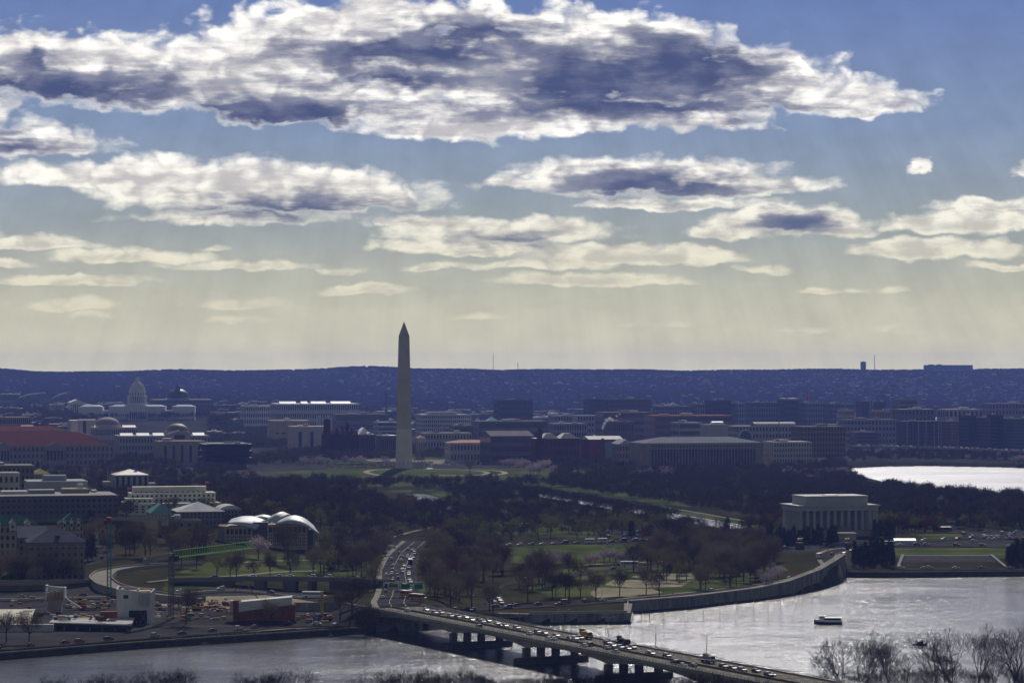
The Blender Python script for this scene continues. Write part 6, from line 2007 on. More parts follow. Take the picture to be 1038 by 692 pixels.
def lattice(mb, p, q, w, n, r=.09, tri=False):
    p, q = np.array(p, float), np.array(q, float)
    d = (q - p) / np.linalg.norm(q - p)
    a = np.cross(d, (0, 0, 1.0)) if abs(d[2]) < .9 else np.array((1.0, 0, 0))
    a /= np.linalg.norm(a)
    b = np.cross(a, d)
    cs = [(-1, -1), (1, -1), (0, 1.2)] if tri else [(-1, -1), (1, -1), (1, 1), (-1, 1)]
    c = [a * i * w / 2 + b * j * w / 2 for i, j in cs]
    for v in c:
        mb.tube(p + v, q + v, r * 1.6)
    for k in range(n):
        u0, u1 = p + (q - p) * k / n, p + (q - p) * (k + 1) / n
        for i in range(len(c)):
            j = (i + 1) % len(c)
            mb.tube(u0 + c[i], u1 + c[j], r)
    return mb


def tower_crane(px, Y, gzz, ztop, jdir, jl, cl, cm, mm, lb, tri=True, cabm=None, wj=2.2):
    x = xw(px, Y)
    r = thing('tower_crane', lb, 'crane', (x, Y, gzz), jdir)
    h = ztop - gzz
    obj('mast', lattice(MB(), (0, 0, 0), (0, 0, h - 1), 1.8, int(h / 2), .13), mm, r)
    obj('jib', lattice(MB(), (1.5, 0, h), (jl, 0, h), wj, int(jl / 2.4), .13 if wj > 2 else .11, tri), cm, r)
    obj('counter_jib', MB().box(-cl, -1, -1.1, 1.1, h - .6, h - .2).box(-cl, -1, -1.1, -1.0, h - .2, h + .8).box(-cl, -1, 1.0, 1.1, h - .2, h + .8), SM['grey'], r)
    obj('counterweight', MB().box(-cl, -cl + 3.2, -.9, .9, h - 3.4, h - .7), SM['grey'], r)
    obj('cab', MB().box(.8, 2.8, -2.6, -1.0, h - 2.8, h - .5), cabm or SM['white'], r)
    obj('turntable', MB().cyl(0, 0, h - 1.2, h + .9, 1.5, 1.5, 10), cabm or SM['grey'], r)
tower_crane(174, 1300, 4.5, 35.6, math.atan2(76, 32), 82, 25, mat('lime_steel', (.13, .42, .03), .6), mat('mast_grey', (.09, .09, .10), .6), 'tower crane with a lime green lattice jib over the building site', cabm=SM['dark'], wj=3.0)
tower_crane(111, 1396, 5.5, 47.5, math.radians(180), 62, 30, mat('teal_thin', (.03, .09, .08), .6), mat('teal_steel', (.02, .13, .12), .5), 'tower crane with a dark teal mast and red cab by the curved ramp', cabm=mat('cab_red', (.22, .01, .02), .5), wj=1.2)


# gilded horse statues at the road split
def gilded(px, lb):
    x, y, z = gpt(px, 560)
    y = 1752.0; x = xw(px, y); z = hz(x, y)
    r = thing('gilded_statue', lb, 'statue', (x, y, z), 0.2)
    h = zt(549.5, y) - z
    obj('pedestal', MB().box(-2.4, 2.4, -3.2, 3.2, -1, h * .25).box(-2, 2, -2.8, 2.8, h * .25, h), mat('pedestal_granite', (.07, .07, .07), .8), r)
    g = MB()
    for a in (-1.6, 1.5):
        for b in (-.5, .5):
            g.tube((a, b, h), (a * .85, b * .8, h + 1.4), .2, .28, 6)
    g.lathe(0, 0, [(.1, h + 1.3), (1.0, h + 1.5), (1.1, h + 2.1), (.8, h + 2.6), (.1, h + 2.8)], 10)
    g.tube((-1.5, 0, h + 2), (1.6, 0, h + 2.1), .75, .7, 8)
    g.tube((1.5, 0, h + 2.2), (2.3, 0, h + 3.5), .5, .3, 6).tube((2.2, 0, h + 3.5), (2.9, 0, h + 3.1), .28, .2, 6)
    g.tube((0, -.7, h + 2.7), (0, -.7, h + 4.2), .35, .3, 6).lathe(0, -.7, [(.1, h + 4.2), (.26, h + 4.4), (.1, h + 4.75)], 6)
    obj('gilded_horse', g, mat('gilding', (.34, .24, .07), .6, metal=.3), r)
gilded(810.5, 'gilded winged horse statue on a dark pedestal, by the trees left of the ramp')
gilded(858.5, 'gilded winged horse statue on a dark pedestal, at the end of the river wall')

# flagpoles
for (px, yb, yt, Y, c, lb) in ((41.5, 478, 466, 2250, (.5, .12, .12), 'white flagpole with a red and white flag above the government roofs'), (109.5, 484, 474, 2385, (.05, .12, .5), 'flagpole with a blue flag left of the pinkish hip roof'), (136.5, 480, 473.5, 2395, (.05, .12, .5), 'short flagpole behind the pinkish hip roof'),
                               (208.7, 498, 487, 2030, (.55, .15, .12), 'flagpole with a red flag on the stepped cream office'), (130, 500, 493.2, 2010, (.45, .1, .3), 'small pink flag on the left corner of the stepped office'), (449, 445, 431, 3840, (.6, .18, .1), 'flagpole with an orange red flag right of the obelisk')):
    x = xw(px, Y)
    z0 = zt(yb, Y)
    t = thing('flagpole', lb, 'flagpole', (x, Y, z0))
    hh = zt(yt, Y) - z0
    q = Y / 2000
    obj('pole', MB().cyl(0, 0, -3, hh, .14 * q, .09 * q, 6), mat('pole_white', (.6, .6, .6), .4), t)
    obj('flag', MB().prism([(.1, 0), (1.2 * q, .3), (2.4 * q, 0), (2.4 * q, .06), (1.2 * q, .36), (.1, .06)], hh - 1.8 * q, hh - .2), mat('flag_%.2f_%.2f_%.2f' % c, c, .9), t)


# ------------------------------------------------------------------ boats
def tour_boat():
    Y = 1330.0
    x = xw(853, Y)
    r = thing('tour_boat', 'white topped tour boat with dark hull heading left on the river', 'boat', (x, Y, 0), PI - .05)
    L_ = 13.6
    hull = MB()
    st = [(0, 1.7), (2, 1.9), (7, 1.95), (10.5, 1.6), (12.6, .8), (L_, .06)]
    vs = []
    for u, b in st:
        sh = 1.15 + .35 * (u / L_) ** 3
        vs += [(u, -b * .8, -.3), (u, -b, sh), (u, b, sh), (u, b * .8, -.3)]
    n = len(st)
    hull.add(vs, [(j * 4 + k, j * 4 + (k + 1) % 4, (j + 1) * 4 + (k + 1) % 4, (j + 1) * 4 + k) for j in range(n - 1) for k in range(4)] + [(0, 1, 2, 3), tuple((n - 1) * 4 + k for k in (3, 2, 1, 0))])
    obj('hull', hull, mat('boat_navy', (.015, .018, .035), .4), r)
    b2 = MB()
    vs = []
    for u, b in st:
        sh = 1.15 + .35 * (u / L_) ** 3
        vs += [(u, -b - .03, sh), (u, -b - .03, sh + .95), (u, b + .03, sh + .95), (u, b + .03, sh)]
    b2.add(vs, [(j * 4 + k, j * 4 + (k + 1) % 4, (j + 1) * 4 + (k + 1) % 4, (j + 1) * 4 + k) for j in range(n - 1) for k in range(4)] + [(0, 1, 2, 3)])
    obj('bulwark', b2, mat('boat_white', (.82, .82, .82), .4), r)
    obj('cabin_windows', MB().box(.6, 8.6, -1.5, 1.5, 2.1, 3.0), M_WIN, r)
    obj('canopy_roof', MB().box(.1, 9.2, -1.8, 1.8, 3.0, 3.22).box(.3, .4, -1.7, -1.6, 2, 3).box(4.2, 4.35, -1.7, -1.6, 2, 3).box(8.9, 9.05, -1.7, -1.6, 2, 3), mat('boat_white', (.82, .82, .82), .4), r)
    wh = obj('wheelhouse', MB().box(8.3, 11.0, -1.1, 1.1, 2.0, 3.3).box(8.1, 11.3, -1.25, 1.25, 3.9, 4.05), _M['boat_white'], r)
    obj('window', MB().box(8.4, 10.95, -1.05, 1.05, 3.3, 3.9), M_WIN, wh)
    obj('mast', MB().cyl(9.4, 0, 4.05, 5.6, .06, .04, 5), SM['grey'], r)
    obj('railing', MB().box(11.0, 13.2, -.05, 0, 2.7, 2.76).box(11.2, 11.25, -.05, 0, 2.2, 2.7).box(12.6, 12.65, -.05, 0, 2.3, 2.7), SM['grey'], r)
    wk = []
    for (px, py, hw) in ((853, 632, 1.2), (870, 631, 2.2), (900, 629, 3.2), (950, 625.8, 4.2), (1040, 620, 5.5), (1100, 616.5, 6)):
        yy = H * F / (py - HZ)
        wk.append((xw(px, yy), yy, hw))
    m_ = MB()
    for (a, b) in zip(wk[:-1], wk[1:]):
        for s in (-1, 1):
            m_.add([(a[0], a[1] + s * a[2] * .55, .03), (b[0], b[1] + s * b[2] * .55, .03), (b[0], b[1] + s * b[2], .03), (a[0], a[1] + s * a[2], .03)], [(0, 1, 2, 3)])
    tag(obj('boat_wake', m_, mat('wake_foam', (.05, .05, .045), .13, spec=.28)), 'faint trailing wake spreading behind the tour boat', 'wake', kind='stuff')
tour_boat()
def small_boat():
    Y = 1228.0
    r = thing('motorboat', 'small dark motorboat seen just above the riverbank treetops', 'boat', (xw(938, Y), Y, 0), PI)
    vs = []
    st = [(0, 1.0), (2.5, 1.1), (4.6, .8), (6.0, .05)]
    for u, b in st:
        vs += [(u, -b * .7, -.2), (u, -b, .75), (u, b, .75), (u, b * .7, -.2)]
    obj('hull', MB().add(vs, [(j * 4 + k, j * 4 + (k + 1) % 4, (j + 1) * 4 + (k + 1) % 4, (j + 1) * 4 + k) for j in range(3) for k in range(4)] + [(0, 1, 2, 3)]), mat('boat_dark', (.03, .035, .05), .5), r)
    obj('cabin', MB().prism([(1.4, -.8), (4.0, -.7), (4.0, .7), (1.4, .8)], .75, [1.9, 1.4, 1.4, 1.9]), M_WIN, r)
    obj('canopy', MB().box(.8, 3.4, -.9, .9, 2.3, 2.42).box(.9, 1, -.85, -.8, .75, 2.3).box(3.2, 3.3, -.85, -.8, .75, 2.3), SM['white'], r)
    obj('outboard_motor', MB().box(-.5, -.05, -.25, .25, -.1, 1.1), SM['dark'], r)
small_boat()
t = thing('channel_marker', 'little yellow green channel post standing in the river beyond the quay', 'marker', (xw(658.5, 1362), 1362, 0))
obj('post', MB().cyl(0, 0, -1, 2.2, .3, .22, 8), mat('marker_green', (.14, .15, .03), .7), t)
obj('cap', MB().cyl(0, 0, 2.2, 2.6, .4, .1, 8), SM['grey'], t)

# ------------------------------------------------------------------ trees
def tri_cloud(n, centers, spread, size, elong, rs, up=0.0):
    """n small faces scattered round clump centres; elong stretches them into twigs pointing outward"""
    c = centers[rs.integers(0, len(centers), n)]
    p = c + rs.normal(0, 1, (n, 3)) * spread
    a = rs.normal(0, 1, (n, 3))
    out = p - np.array([0, 0, p[:, 2].min()])
    out /= np.linalg.norm(out, axis=1)[:, None] + 1e-6
    if elong > 1:
        a = a * 0.45 + out + np.array([0, 0, up])
    a /= np.linalg.norm(a, axis=1)[:, None]
    b = np.cross(a, rs.normal(0, 1, (n, 3)))
    b /= np.linalg.norm(b, axis=1)[:, None]
    s = size * rs.uniform(.6, 1.4, (n, 1))
    v0, v1, v2 = p - b * s * .5, p + b * s * .5, p + a * s * elong
    V = np.stack([v0, v1, v2], 1).reshape(-1, 3)
    return V, np.arange(n * 3).reshape(-1, 3)


def limbs(h, spread, z0, n, rs, r=.35, lean=0.0):
    m = MB()
    m.tube((0, 0, -.5), (0, 0, z0), r, r * .8, 6)
    m.tube((0, 0, z0), (lean, 0, h * .75), r * .75, r * .2, 5)
    ends = []
    for k in range(n):
        a = rs.uniform(0, 2 * PI)
        zz = z0 + (h * .45) * rs.uniform(-.1, .8) * .6
        e = np.array((spread * rs.uniform(.45, .9) * math.cos(a), spread * rs.uniform(.45, .9) * math.sin(a), zz + (h - zz) * rs.uniform(.35, .85)))
        s = np.array((0, 0, max(zz, z0 * .8)))
        mid = (s + e) / 2 + np.array((0, 0, -.06 * h))
        m.tube(s, mid, r * .5, r * .32, 4)
        m.tube(mid, e, r * .32, r * .08, 4)
        ends.append(e)
        for q in range(2):
            e2 = e + rs.normal(0, spread * .22, 3) + np.array((0, 0, h * .08))
            m.tube(mid * .4 + e * .6, e2, r * .2, r * .05, 3)
            ends.append(e2)
    return m, np.array(ends)


def ell_centers(n, rx, rz, cz, rs, shell=.75, flat=0.0):
    v = rs.normal(0, 1, (n, 3))
    v /= np.linalg.norm(v, axis=1)[:, None]
    v *= (shell + (1 - shell) * rs.uniform(-1, 1, (n, 1)))
    v = v * np.array((rx, rx, rz)) * rs.uniform(.75, 1.08, (n, 1)) + np.array((0, 0, cz))
    return v


M_BARK = mat('bark', (.05, .04, .034), .95)
KINDS = {
    'bare_tree': mat('bare_twigs', (.175, .135, .098), .95, rnd=.5),
    'budding_tree': mat('olive_buds', (.20, .185, .055), .95, rnd=.5),
    'evergreen_tree': mat('evergreen_needles', (.030, .042, .022), .9, rnd=.3),
    'cherry_tree': mat('cherry_blossom', (.46, .37, .41), .9, rnd=.22),
    'red_tree': mat('red_buds', (.22, .05, .04), .95, rnd=.25),
}
TEMPL = {}
for kind, nv_ in (('bare_tree', 6), ('budding_tree', 6), ('evergreen_tree', 3), ('cherry_tree', 4), ('red_tree', 2)):
    TEMPL[kind] = []
    for q in range(nv_):
        rs_ = np.random.default_rng(100 + q + len(kind) * 7)
        if kind == 'evergreen_tree':
            h, sp = 14.0, 4.0
            tm, _ = limbs(h, sp, 3, 3, rs_, .3)
            zz = np.linspace(2.2, 13.2, 26)
            rr = sp * (1 - (zz - 1.5) / 12.5) ** .8
            an = rs_.uniform(0, 2 * PI, 26)
            ce = np.stack([rr * .6 * np.cos(an), rr * .6 * np.sin(an), zz], 1)
            ce = np.concatenate([ce, np.stack([-rr * .5 * np.cos(an), -rr * .5 * np.sin(an), zz], 1)])
            V, Fc = tri_cloud(1300, ce, .75, .6, 1.0, rs_)
        else:
            h, sp = {'bare_tree': (16, 6.2), 'budding_tree': (14.5, 6.0), 'cherry_tree': (7.5, 4.6), 'red_tree': (11, 4.4)}[kind]
            h *= rs_.uniform(.9, 1.1)
            sp *= rs_.uniform(.85, 1.15)
            tm, ends = limbs(h * .92, sp, h * .26, 7, rs_, {'cherry_tree': .25}.get(kind, .36), rs_.uniform(-.8, .8))
            cz, rz_ = h * .64, h * .33
            ce = np.concatenate([ell_centers(16, sp * .8, rz_ * .85, cz, rs_), ends * .96])
            if kind == 'bare_tree':
                V, Fc = tri_cloud(1900, ce, (1.05, 1.05, .95), .14, 11.0, rs_, .3)
            elif kind == 'red_tree':
                V, Fc = tri_cloud(1200, ce, .8, .30, 1.6, rs_)
            elif kind == 'cherry_tree':
                V, Fc = tri_cloud(1300, ce, (.75, .75, .5), .42, 1.0, rs_)
            else:
                V, Fc = tri_cloud(1500, ce, (.9, .9, .75), .30, 2.2, rs_)
        V[:, 2] = np.maximum(V[:, 2], h * .13)
        TEMPL[kind].append((tm.mesh('trunk', M_BARK), npmesh('crown', V, Fc, KINDS[kind]), h))
# light versions for masses: (V, F) only
LITE = {}
for kind in KINDS:
    rs_ = np.random.default_rng(55)
    LITE[kind] = []
    for q in range(4):
        h, sp = {'bare_tree': (15, 6), 'budding_tree': (14, 6), 'evergreen_tree': (13, 4), 'cherry_tree': (7.5, 5), 'red_tree': (10, 4.5)}[kind]
        ce = ell_centers(12, sp * .75, h * .28, h * .62, rs_, .7)
        LITE[kind].append(tri_cloud(320, ce, 1.1, .34 if kind == 'bare_tree' else .75, 5.5 if kind == 'bare_tree' else 1.3, rs_) if kind != 'cherry_tree' else tri_cloud(200, ce, .9, .75, 1.2, rs_))

OCC = []      # occupied road strips: (P array, halfwidth)


def occ(pts, hw):
    OCC.append((np.array([p[:2] for p in pts], float), hw))


for pts, hw in ((APPXY, 12.5), (R_CURVE, 8), (R_PARK, 9), (R_BUS, 6), (R_LC, 8), (R_LC2, 9), (R_QUAY, 10), (RAMP, 13), (R_EXP, 12), (R_RIV, 9), (R_SHORE, 8), (R_LC3, 7), (R_POOLP, 4), (R_MON, 9)):
    occ(pts, hw)


def near_strip(x, y):
    for P, hw in OCC:
        a, b = P[:-1], P[1:]
        d = b - a
        t = np.clip(((x - a[:, 0]) * d[:, 0] + (y - a[:, 1]) * d[:, 1]) / ((d ** 2).sum(1) + 1e-9), 0, 1)
        q = a + d * t[:, None]
        if ((q[:, 0] - x) ** 2 + (q[:, 1] - y) ** 2).min() < hw * hw:
            return True
    return False


BOXES = []          # buildings, so that no tree grows through one
for o in list(bpy.data.objects):
    if 'w' in o.keys() and o.parent is None and o.location.y < 4600:
        BOXES.append((o.location.x, o.location.y, o.rotation_euler.z, o['w'], 60 if o.location.y > 3000 else 45))
BOXES.append((xw(800, 1862), 1850, ROT, 68, 46))


def in_box(x, y):
    for bx, by, rz, w, d in BOXES:
        dx, dy = x - bx, y - by
        u, v = dx * math.cos(rz) + dy * math.sin(rz), -dx * math.sin(rz) + dy * math.cos(rz)
        if -7 < u < w + 7 and -7 < v < d:
            return True
    return False


POOLW = [(140, 1960), (205, 2080), (205 - 150, 2700), (120 - 160, 2720)]
PONDW = [gp(a, b, 5.0) for a, b in ((358, 506), (372, 499.5), (410, 498), (450, 502), (446, 507), (476, 514), (470, 520), (440, 520), (410, 513), (376, 511))]
CLEAR = [[(112, 529), (222, 529), (222, 548), (112, 548)],  # photo outlines (where the trunks would stand) kept free of trees
    [(262, 478), (300, 470), (580, 470), (590, 482), (560, 491), (300, 491)],
    [(330, 455), (480, 461), (480, 468), (330, 468)],
    [(500, 555), (650, 551), (650, 560), (500, 563)],
    [(594, 580), (720, 579), (700, 606), (594, 606)],
    [(318, 545), (350, 541), (398, 545), (400, 556), (318, 556)],
    [(640, 505), (770, 522), (770, 535), (640, 516)],
    [(860, 553), (1038, 549), (1038, 583), (860, 583)], [(970, 539), (1038, 537), (1038, 549), (970, 549)],
    [(830, 540), (1038, 540), (1038, 552), (830, 552)], [(770, 552), (860, 548), (860, 590), (800, 580)],
    [(0, 588), (380, 586), (380, 670), (0, 670)], [(390, 600), (436, 600), (445, 620), (380, 620)],
    [(90, 568), (180, 568), (180, 600), (90, 600)],
    [(535, 622), (645, 616), (645, 640), (535, 640)], [(215, 553), (322, 553), (322, 583), (200, 585)],
]
tree_n = {}
STUFF = {k: [] for k in KINDS}
PLACED = []


def put_tree(kind, x, y, label, group, sc=1.0, z=None):
    tm, cr, h = TEMPL[kind][random.randrange(len(TEMPL[kind]))]
    t = thing(kind, label, 'tree', (x, y, (hz(x, y) if z is None else z) - .1), random.uniform(0, 2 * PI), group)
    t.scale = (sc * random.uniform(.9, 1.12), sc * random.uniform(.9, 1.12), sc * random.uniform(.9, 1.1))
    link('trunk', tm, t)
    link('crown', cr, t)
    tree_n[kind] = tree_n.get(kind, 0) + 1
    return t


def scatter(region, n, mix, where, sc=1.0, ignore=False, jit=0.0, stuff=False, zlo=5.0):
    """region: photo outline on the ground; n trees spread evenly over the real area"""
    poly = [gpt(a, b)[:2] for a, b in region]
    xs, ys = [p[0] for p in poly], [p[1] for p in poly]
    out, tries = [], 0
    ks, ws = list(mix.keys()), list(mix.values())
    while len(out) < n and tries < n * 12:
        tries += 1
        x, y = random.uniform(min(xs), max(xs)), random.uniform(min(ys), max(ys))
        if not bool(inpoly(x, y, poly)) or hz(x, y) < 1 or near_strip(x, y):
            continue
        if 4000 < y < 5390 and 98 < CX + x / y * F < 212 and y > 4700:
            continue
        if in_box(x, y) or bool(inpoly(x, y, POOLW)) or bool(inpoly(x, y, PONDW)):
            continue
        if not ignore:
            px, py = project(x, y, hz(x, y))
            if any(bool(inpoly(px, py, c)) for c in CLEAR):
                continue
        k = random.choices(ks, ws)[0]
        s = sc * random.uniform(.72, 1.12)
        out.append((k, x, y, where, s))
        (STUFF[k] if stuff else PLACED).append(out[-1])


NAMES = {'bare_tree': 'bare brown tree', 'budding_tree': 'olive budding tree', 'evergreen_tree': 'dark evergreen', 'cherry_tree': 'pink cherry in blossom', 'red_tree': 'red budding tree'}
# prominent trees one can point at
for (px, py, k, s, lb) in ((535, 608, 'bare_tree', 1.0, 'wide bare tree in the bend of the park road'), (573, 606, 'bare_tree', .9, 'bare tree left of the sand courts, on the grass island'), (604, 607, 'bare_tree', 1.0, 'bare spreading tree at the left end of the sand courts'),
                           (628, 603, 'bare_tree', .85, 'thin pale bare tree in front of the sand courts'), (655, 601, 'bare_tree', .95, 'bare tree at the right end of the sand courts'), (189, 632, 'bare_tree', 1.15, 'big bare tree in front of the building site, beside the white pavilion'),
                           (275, 632, 'bare_tree', .75, 'small bare tree in front of the rust red hall'), (7, 650, 'bare_tree', .9, 'bare tree before the cream roofed building, left one'), (30, 651, 'bare_tree', .9, 'bare tree before the cream roofed building, right one'),
                           (357, 634, 'bare_tree', 1.25, 'large bare tree beside the bridge abutment, nearest the water'), (371, 628, 'bare_tree', 1.1, 'bare tree leaning on the bridge wing wall'), (345, 628, 'bare_tree', 1.0, 'bare tree left of the large one at the abutment'),
                           (35, 583, 'bare_tree', 1.0, 'round bare tree in front of the grey roofed stone house, left one'), (61, 583, 'bare_tree', .85, 'round bare tree in front of the grey roofed stone house, right one'),
                           (292, 572, 'bare_tree', 1.5, 'huge bare spreading tree below the winged glass institute'), (262, 566, 'cherry_tree', 1.7, 'large mauve blossoming tree at the tip of the green jib'), (208, 557, 'cherry_tree', 1.2, 'mauve blossoming tree left of the winged institute'),
                           (343, 576, 'evergreen_tree', 1.15, 'dark spreading conifer on the lawn right of the institute'), (329, 521, 'evergreen_tree', .9, 'dark conifer above the institute car park'), (737, 544, 'evergreen_tree', 1.05, 'tall dark pine at the end of the reflecting pool'),
                           (482, 530, 'bare_tree', 1.25, 'large round bare tree below the pond'), (476, 480, 'bare_tree', 1.1, 'lone bare tree on the obelisk lawn beside the curling path'), (309, 514, 'red_tree', 1.2, 'reddest budding tree left of the pond'),
                           (347, 508, 'red_tree', 1.1, 'red budding tree at the left tip of the pond'), (457, 512, 'red_tree', 1.0, 'red budding tree right of the pond'), (515, 520, 'red_tree', 1.0, 'dull red tree in the woods right of the pond'), (440, 541, 'red_tree', .9, 'low red tree in the woods below the pond'),
                           (412, 530, 'bare_tree', 1.3, 'tall dark bare tree directly above the approach road'), (13, 588, 'evergreen_tree', .6, 'small dark conifer on the bank at the far left'), (668, 604, 'bare_tree', .9, 'bare tree beyond the sand courts towards the ramp')):
    x, y, z = gpt(px, py)
    put_tree(k, x, y, lb, None, s)
for (px, py) in ((541, 573), (549, 573), (556, 574), (562, 573), (571, 574), (597, 573), (612, 569), (618, 570), (624, 570), (631, 571), (638, 571), (644, 571), (603, 572)):
    x, y, z = gpt(px, py)
    put_tree('cherry_tree', x, y, 'pink cherry in blossom in the row on the lawn above the sand courts', 'cherry trees on the lawn', random.uniform(.8, 1.1))
for (px, py) in ((778, 595), (784, 590), (790, 588), (770, 590), (782, 582)):
    x, y, z = gpt(px, py)
    put_tree('cherry_tree', x, y + 8, 'pale blossoming tree inside the bend of the river ramp', 'cherry trees inside the ramp bend', .9)
# round dark evergreens at the memorial and the steps
n_eg = 0
for (a, b, c, d_, n, lb, g) in ((862, 575, 905, 562, 34, 'dark rounded evergreen in the clump left of the broad steps', 'evergreens left of the broad steps'), (1020, 574, 1044, 562, 16, 'dark rounded evergreen in the clump right of the broad steps', 'evergreens right of the broad steps'),
                              (776, 556, 848, 546, 36, 'dark evergreen hiding the foot of the memorial on the left', 'evergreens left of the memorial'), (884, 548, 905, 542, 12, 'dark evergreen hiding the foot of the memorial on the right', 'evergreens right of the memorial')):
    for k in range(n):
        px, py = random.uniform(a, c), random.uniform(d_, b)
        x, y, z = gpt(px, py)
        if n_eg < 120:
            put_tree('evergreen_tree', x, y, lb, g, random.uniform(.62, .9) if a < 1000 and a != 862 else random.uniform(.55, .8), z)
            n_eg += 1

W1 = {'bare_tree': .78, 'budding_tree': .17, 'evergreen_tree': .02, 'red_tree': .03}
W2 = {'bare_tree': .5, 'budding_tree': .46, 'evergreen_tree': .03, 'red_tree': .01}
scatter([(245, 540), (400, 512), (500, 516), (500, 560), (440, 560), (436, 610), (395, 600), (330, 600), (300, 560)], 190, W2, 'between the institute and the approach road')
scatter([(434, 612), (440, 556), (500, 556), (520, 590), (500, 612), (520, 618)], 65, W1, 'beside the approach road and the bridge')
scatter([(440, 556), (460, 528), (560, 520), (660, 530), (700, 548), (650, 548), (500, 552)], 120, W2, 'above the line of parked cars')
scatter([(360, 524), (480, 520), (640, 512), (720, 530), (700, 545), (560, 530), (440, 540)], 110, {'bare_tree': .9, 'budding_tree': .1}, 'between pond and reflecting pool')
scatter([(330, 560), (392, 558), (392, 588), (330, 588)], 22, W1, 'on the slope left of the approach road')
scatter([(262, 536), (400, 534), (400, 556), (262, 556)], 34, W2, 'among the cars right of the winged institute', ignore=True)
scatter([(640, 576), (705, 572), (705, 600), (660, 600)], 10, W1, 'at the right end of the sand courts', ignore=True)
scatter([(655, 560), (720, 556), (790, 560), (812, 572), (780, 592), (700, 604), (690, 590), (655, 585)], 95, {'bare_tree': .9, 'budding_tree': .1}, 'inside the bend of the river ramp')
scatter([(640, 548), (700, 540), (790, 540), (800, 556), (720, 562)], 45, W1, 'left of the columned memorial')
scatter([(195, 600), (195, 586), (300, 586), (380, 584), (395, 600), (300, 600)], 22, W1, 'on the bank under the viaduct')
scatter([(505, 585), (560, 580), (595, 590), (590, 606), (520, 606)], 14, W1, 'on the grass island by the quay')
ev = np.array((-0.2436, 0.9699)); nv = np.array((0.9699, 0.2436))
for off_, s0, s1, sp_ in ((-36, 70, 640, 10), (-46, 60, 640, 11), (32, 40, 640, 13), (44, 45, 640, 14)):
    for sv in np.arange(s0, s1, sp_):
        q = np.array((180.0, 2089.0)) + ev * (sv + random.uniform(-2, 2)) + nv * (off_ + random.uniform(-2.5, 2.5))
        (PLACED if off_ > 0 or sv < 330 else STUFF['bare_tree']).append(('bare_tree', q[0], q[1], 'in the long rows beside the reflecting pool', random.uniform(.75, .95)))
scatter([(100, 545), (180, 540), (235, 565), (180, 600), (120, 580)], 30, W1, 'around the curved ramp')
scatter([(60, 540), (120, 530), (130, 570), (80, 575)], 14, {'evergreen_tree': .5, 'bare_tree': .5}, 'behind the grey roofed stone house')
scatter([(0, 600), (85, 590), (95, 583), (80, 580), (0, 588)], 12, {'bare_tree': 1}, 'on the wall terrace below the stone house', ignore=True)
scatter([(100, 500), (230, 500), (262, 535), (225, 545), (110, 540)], 50, W2, 'among the stone office buildings')
PR = len(PLACED)
scatter([(240, 494), (600, 489), (860, 488), (910, 510), (940, 524), (1060, 526), (1060, 538), (890, 545), (770, 540), (640, 505), (480, 516), (240, 545)], 1700, W1, '')
scatter([(0, 480), (240, 476), (262, 490), (240, 540), (110, 535), (100, 500), (0, 500)], 420, W2, '')
scatter([(880, 505), (910, 512), (940, 524), (1060, 526), (1060, 545), (990, 543), (900, 551)], 230, {'bare_tree': .6, 'evergreen_tree': .25, 'budding_tree': .15}, '')
scatter([(690, 478), (862, 478), (880, 500), (860, 506), (690, 500)], 280, W1, '')
scatter([(780, 507), (900, 508), (930, 520), (780, 520)], 60, {'evergreen_tree': .4, 'bare_tree': .6}, '', ignore=True)
scatter([(898, 497), (940, 503), (1000, 507.5), (1060, 509.5), (1060, 515), (930, 511), (890, 503)], 190, {'evergreen_tree': .25, 'bare_tree': .75}, '', 1.05, ignore=True)
scatter([(895, 503), (935, 509), (1000, 513), (1060, 515), (1060, 526), (930, 524), (890, 515)], 150, {'evergreen_tree': .25, 'bare_tree': .75}, '', .85, ignore=True)
near = PLACED[:PR]
rest = sorted(PLACED[PR:], key=lambda q: q[2])
allp = sorted(near + rest, key=lambda q: q[2])
CAP = {'bare_tree': 262, 'budding_tree': 200, 'evergreen_tree': 160, 'cherry_tree': 100, 'red_tree': 60}
for k, x, y, wh, s in allp:
    if tree_n.get(k, 0) < CAP[k]:
        if not wh:
            px, _ = project(x, y, 5)
            wh = 'in the woods behind the office quarter' if px < 250 else 'in the woods round the pond' if px < 500 else 'in the woods left of the pool' if px < 720 else 'in the woods around the memorial'
        put_tree(k, x, y, NAMES[k] + ' ' + wh, NAMES[k] + 's ' + wh, s)
    else:
        STUFF[k].append((k, x, y, '', s))

# cherries round the basin and on the obelisk lawn
for reg, n, wh in (([(780, 477), (856, 472.5), (905, 471), (905, 469), (856, 470), (780, 470)], 26, 'on the left shore of the basin'), ([(905, 471), (1045, 472.5), (1045, 470), (905, 469)], 30, 'along the far shore of the basin'),
                   ([(790, 482), (850, 479), (870, 486), (850, 492), (800, 492)], 26, 'on the near shore of the basin'), ([(500, 477), (530, 471), (560, 474), (565, 483), (530, 484)], 26, 'on the right side of the obelisk lawn'),
                   ([(300, 471), (400, 469), (400, 471.5), (300, 474)], 14, 'at the back of the obelisk lawn'), ([(245, 489), (290, 486), (295, 493), (250, 496)], 10, 'at the left foot of the obelisk lawn'),
                   ([(640, 484), (690, 484), (690, 489), (640, 489)], 14, 'above the reflecting pool')):
    poly = [gpt(a, b)[:2] for a, b in reg]
    xs, ys = [p[0] for p in poly], [p[1] for p in poly]
    k = 0
    for _ in range(n * 20):
        x, y = random.uniform(min(xs), max(xs)), random.uniform(min(ys), max(ys))
        if bool(inpoly(x, y, poly)) and hz(x, y) > 1 and k < n and tree_n['cherry_tree'] < 280:
            put_tree('cherry_tree', x, y, 'pink cherry in blossom ' + wh, 'cherries ' + wh, random.uniform(1.0, 1.5))
            k += 1

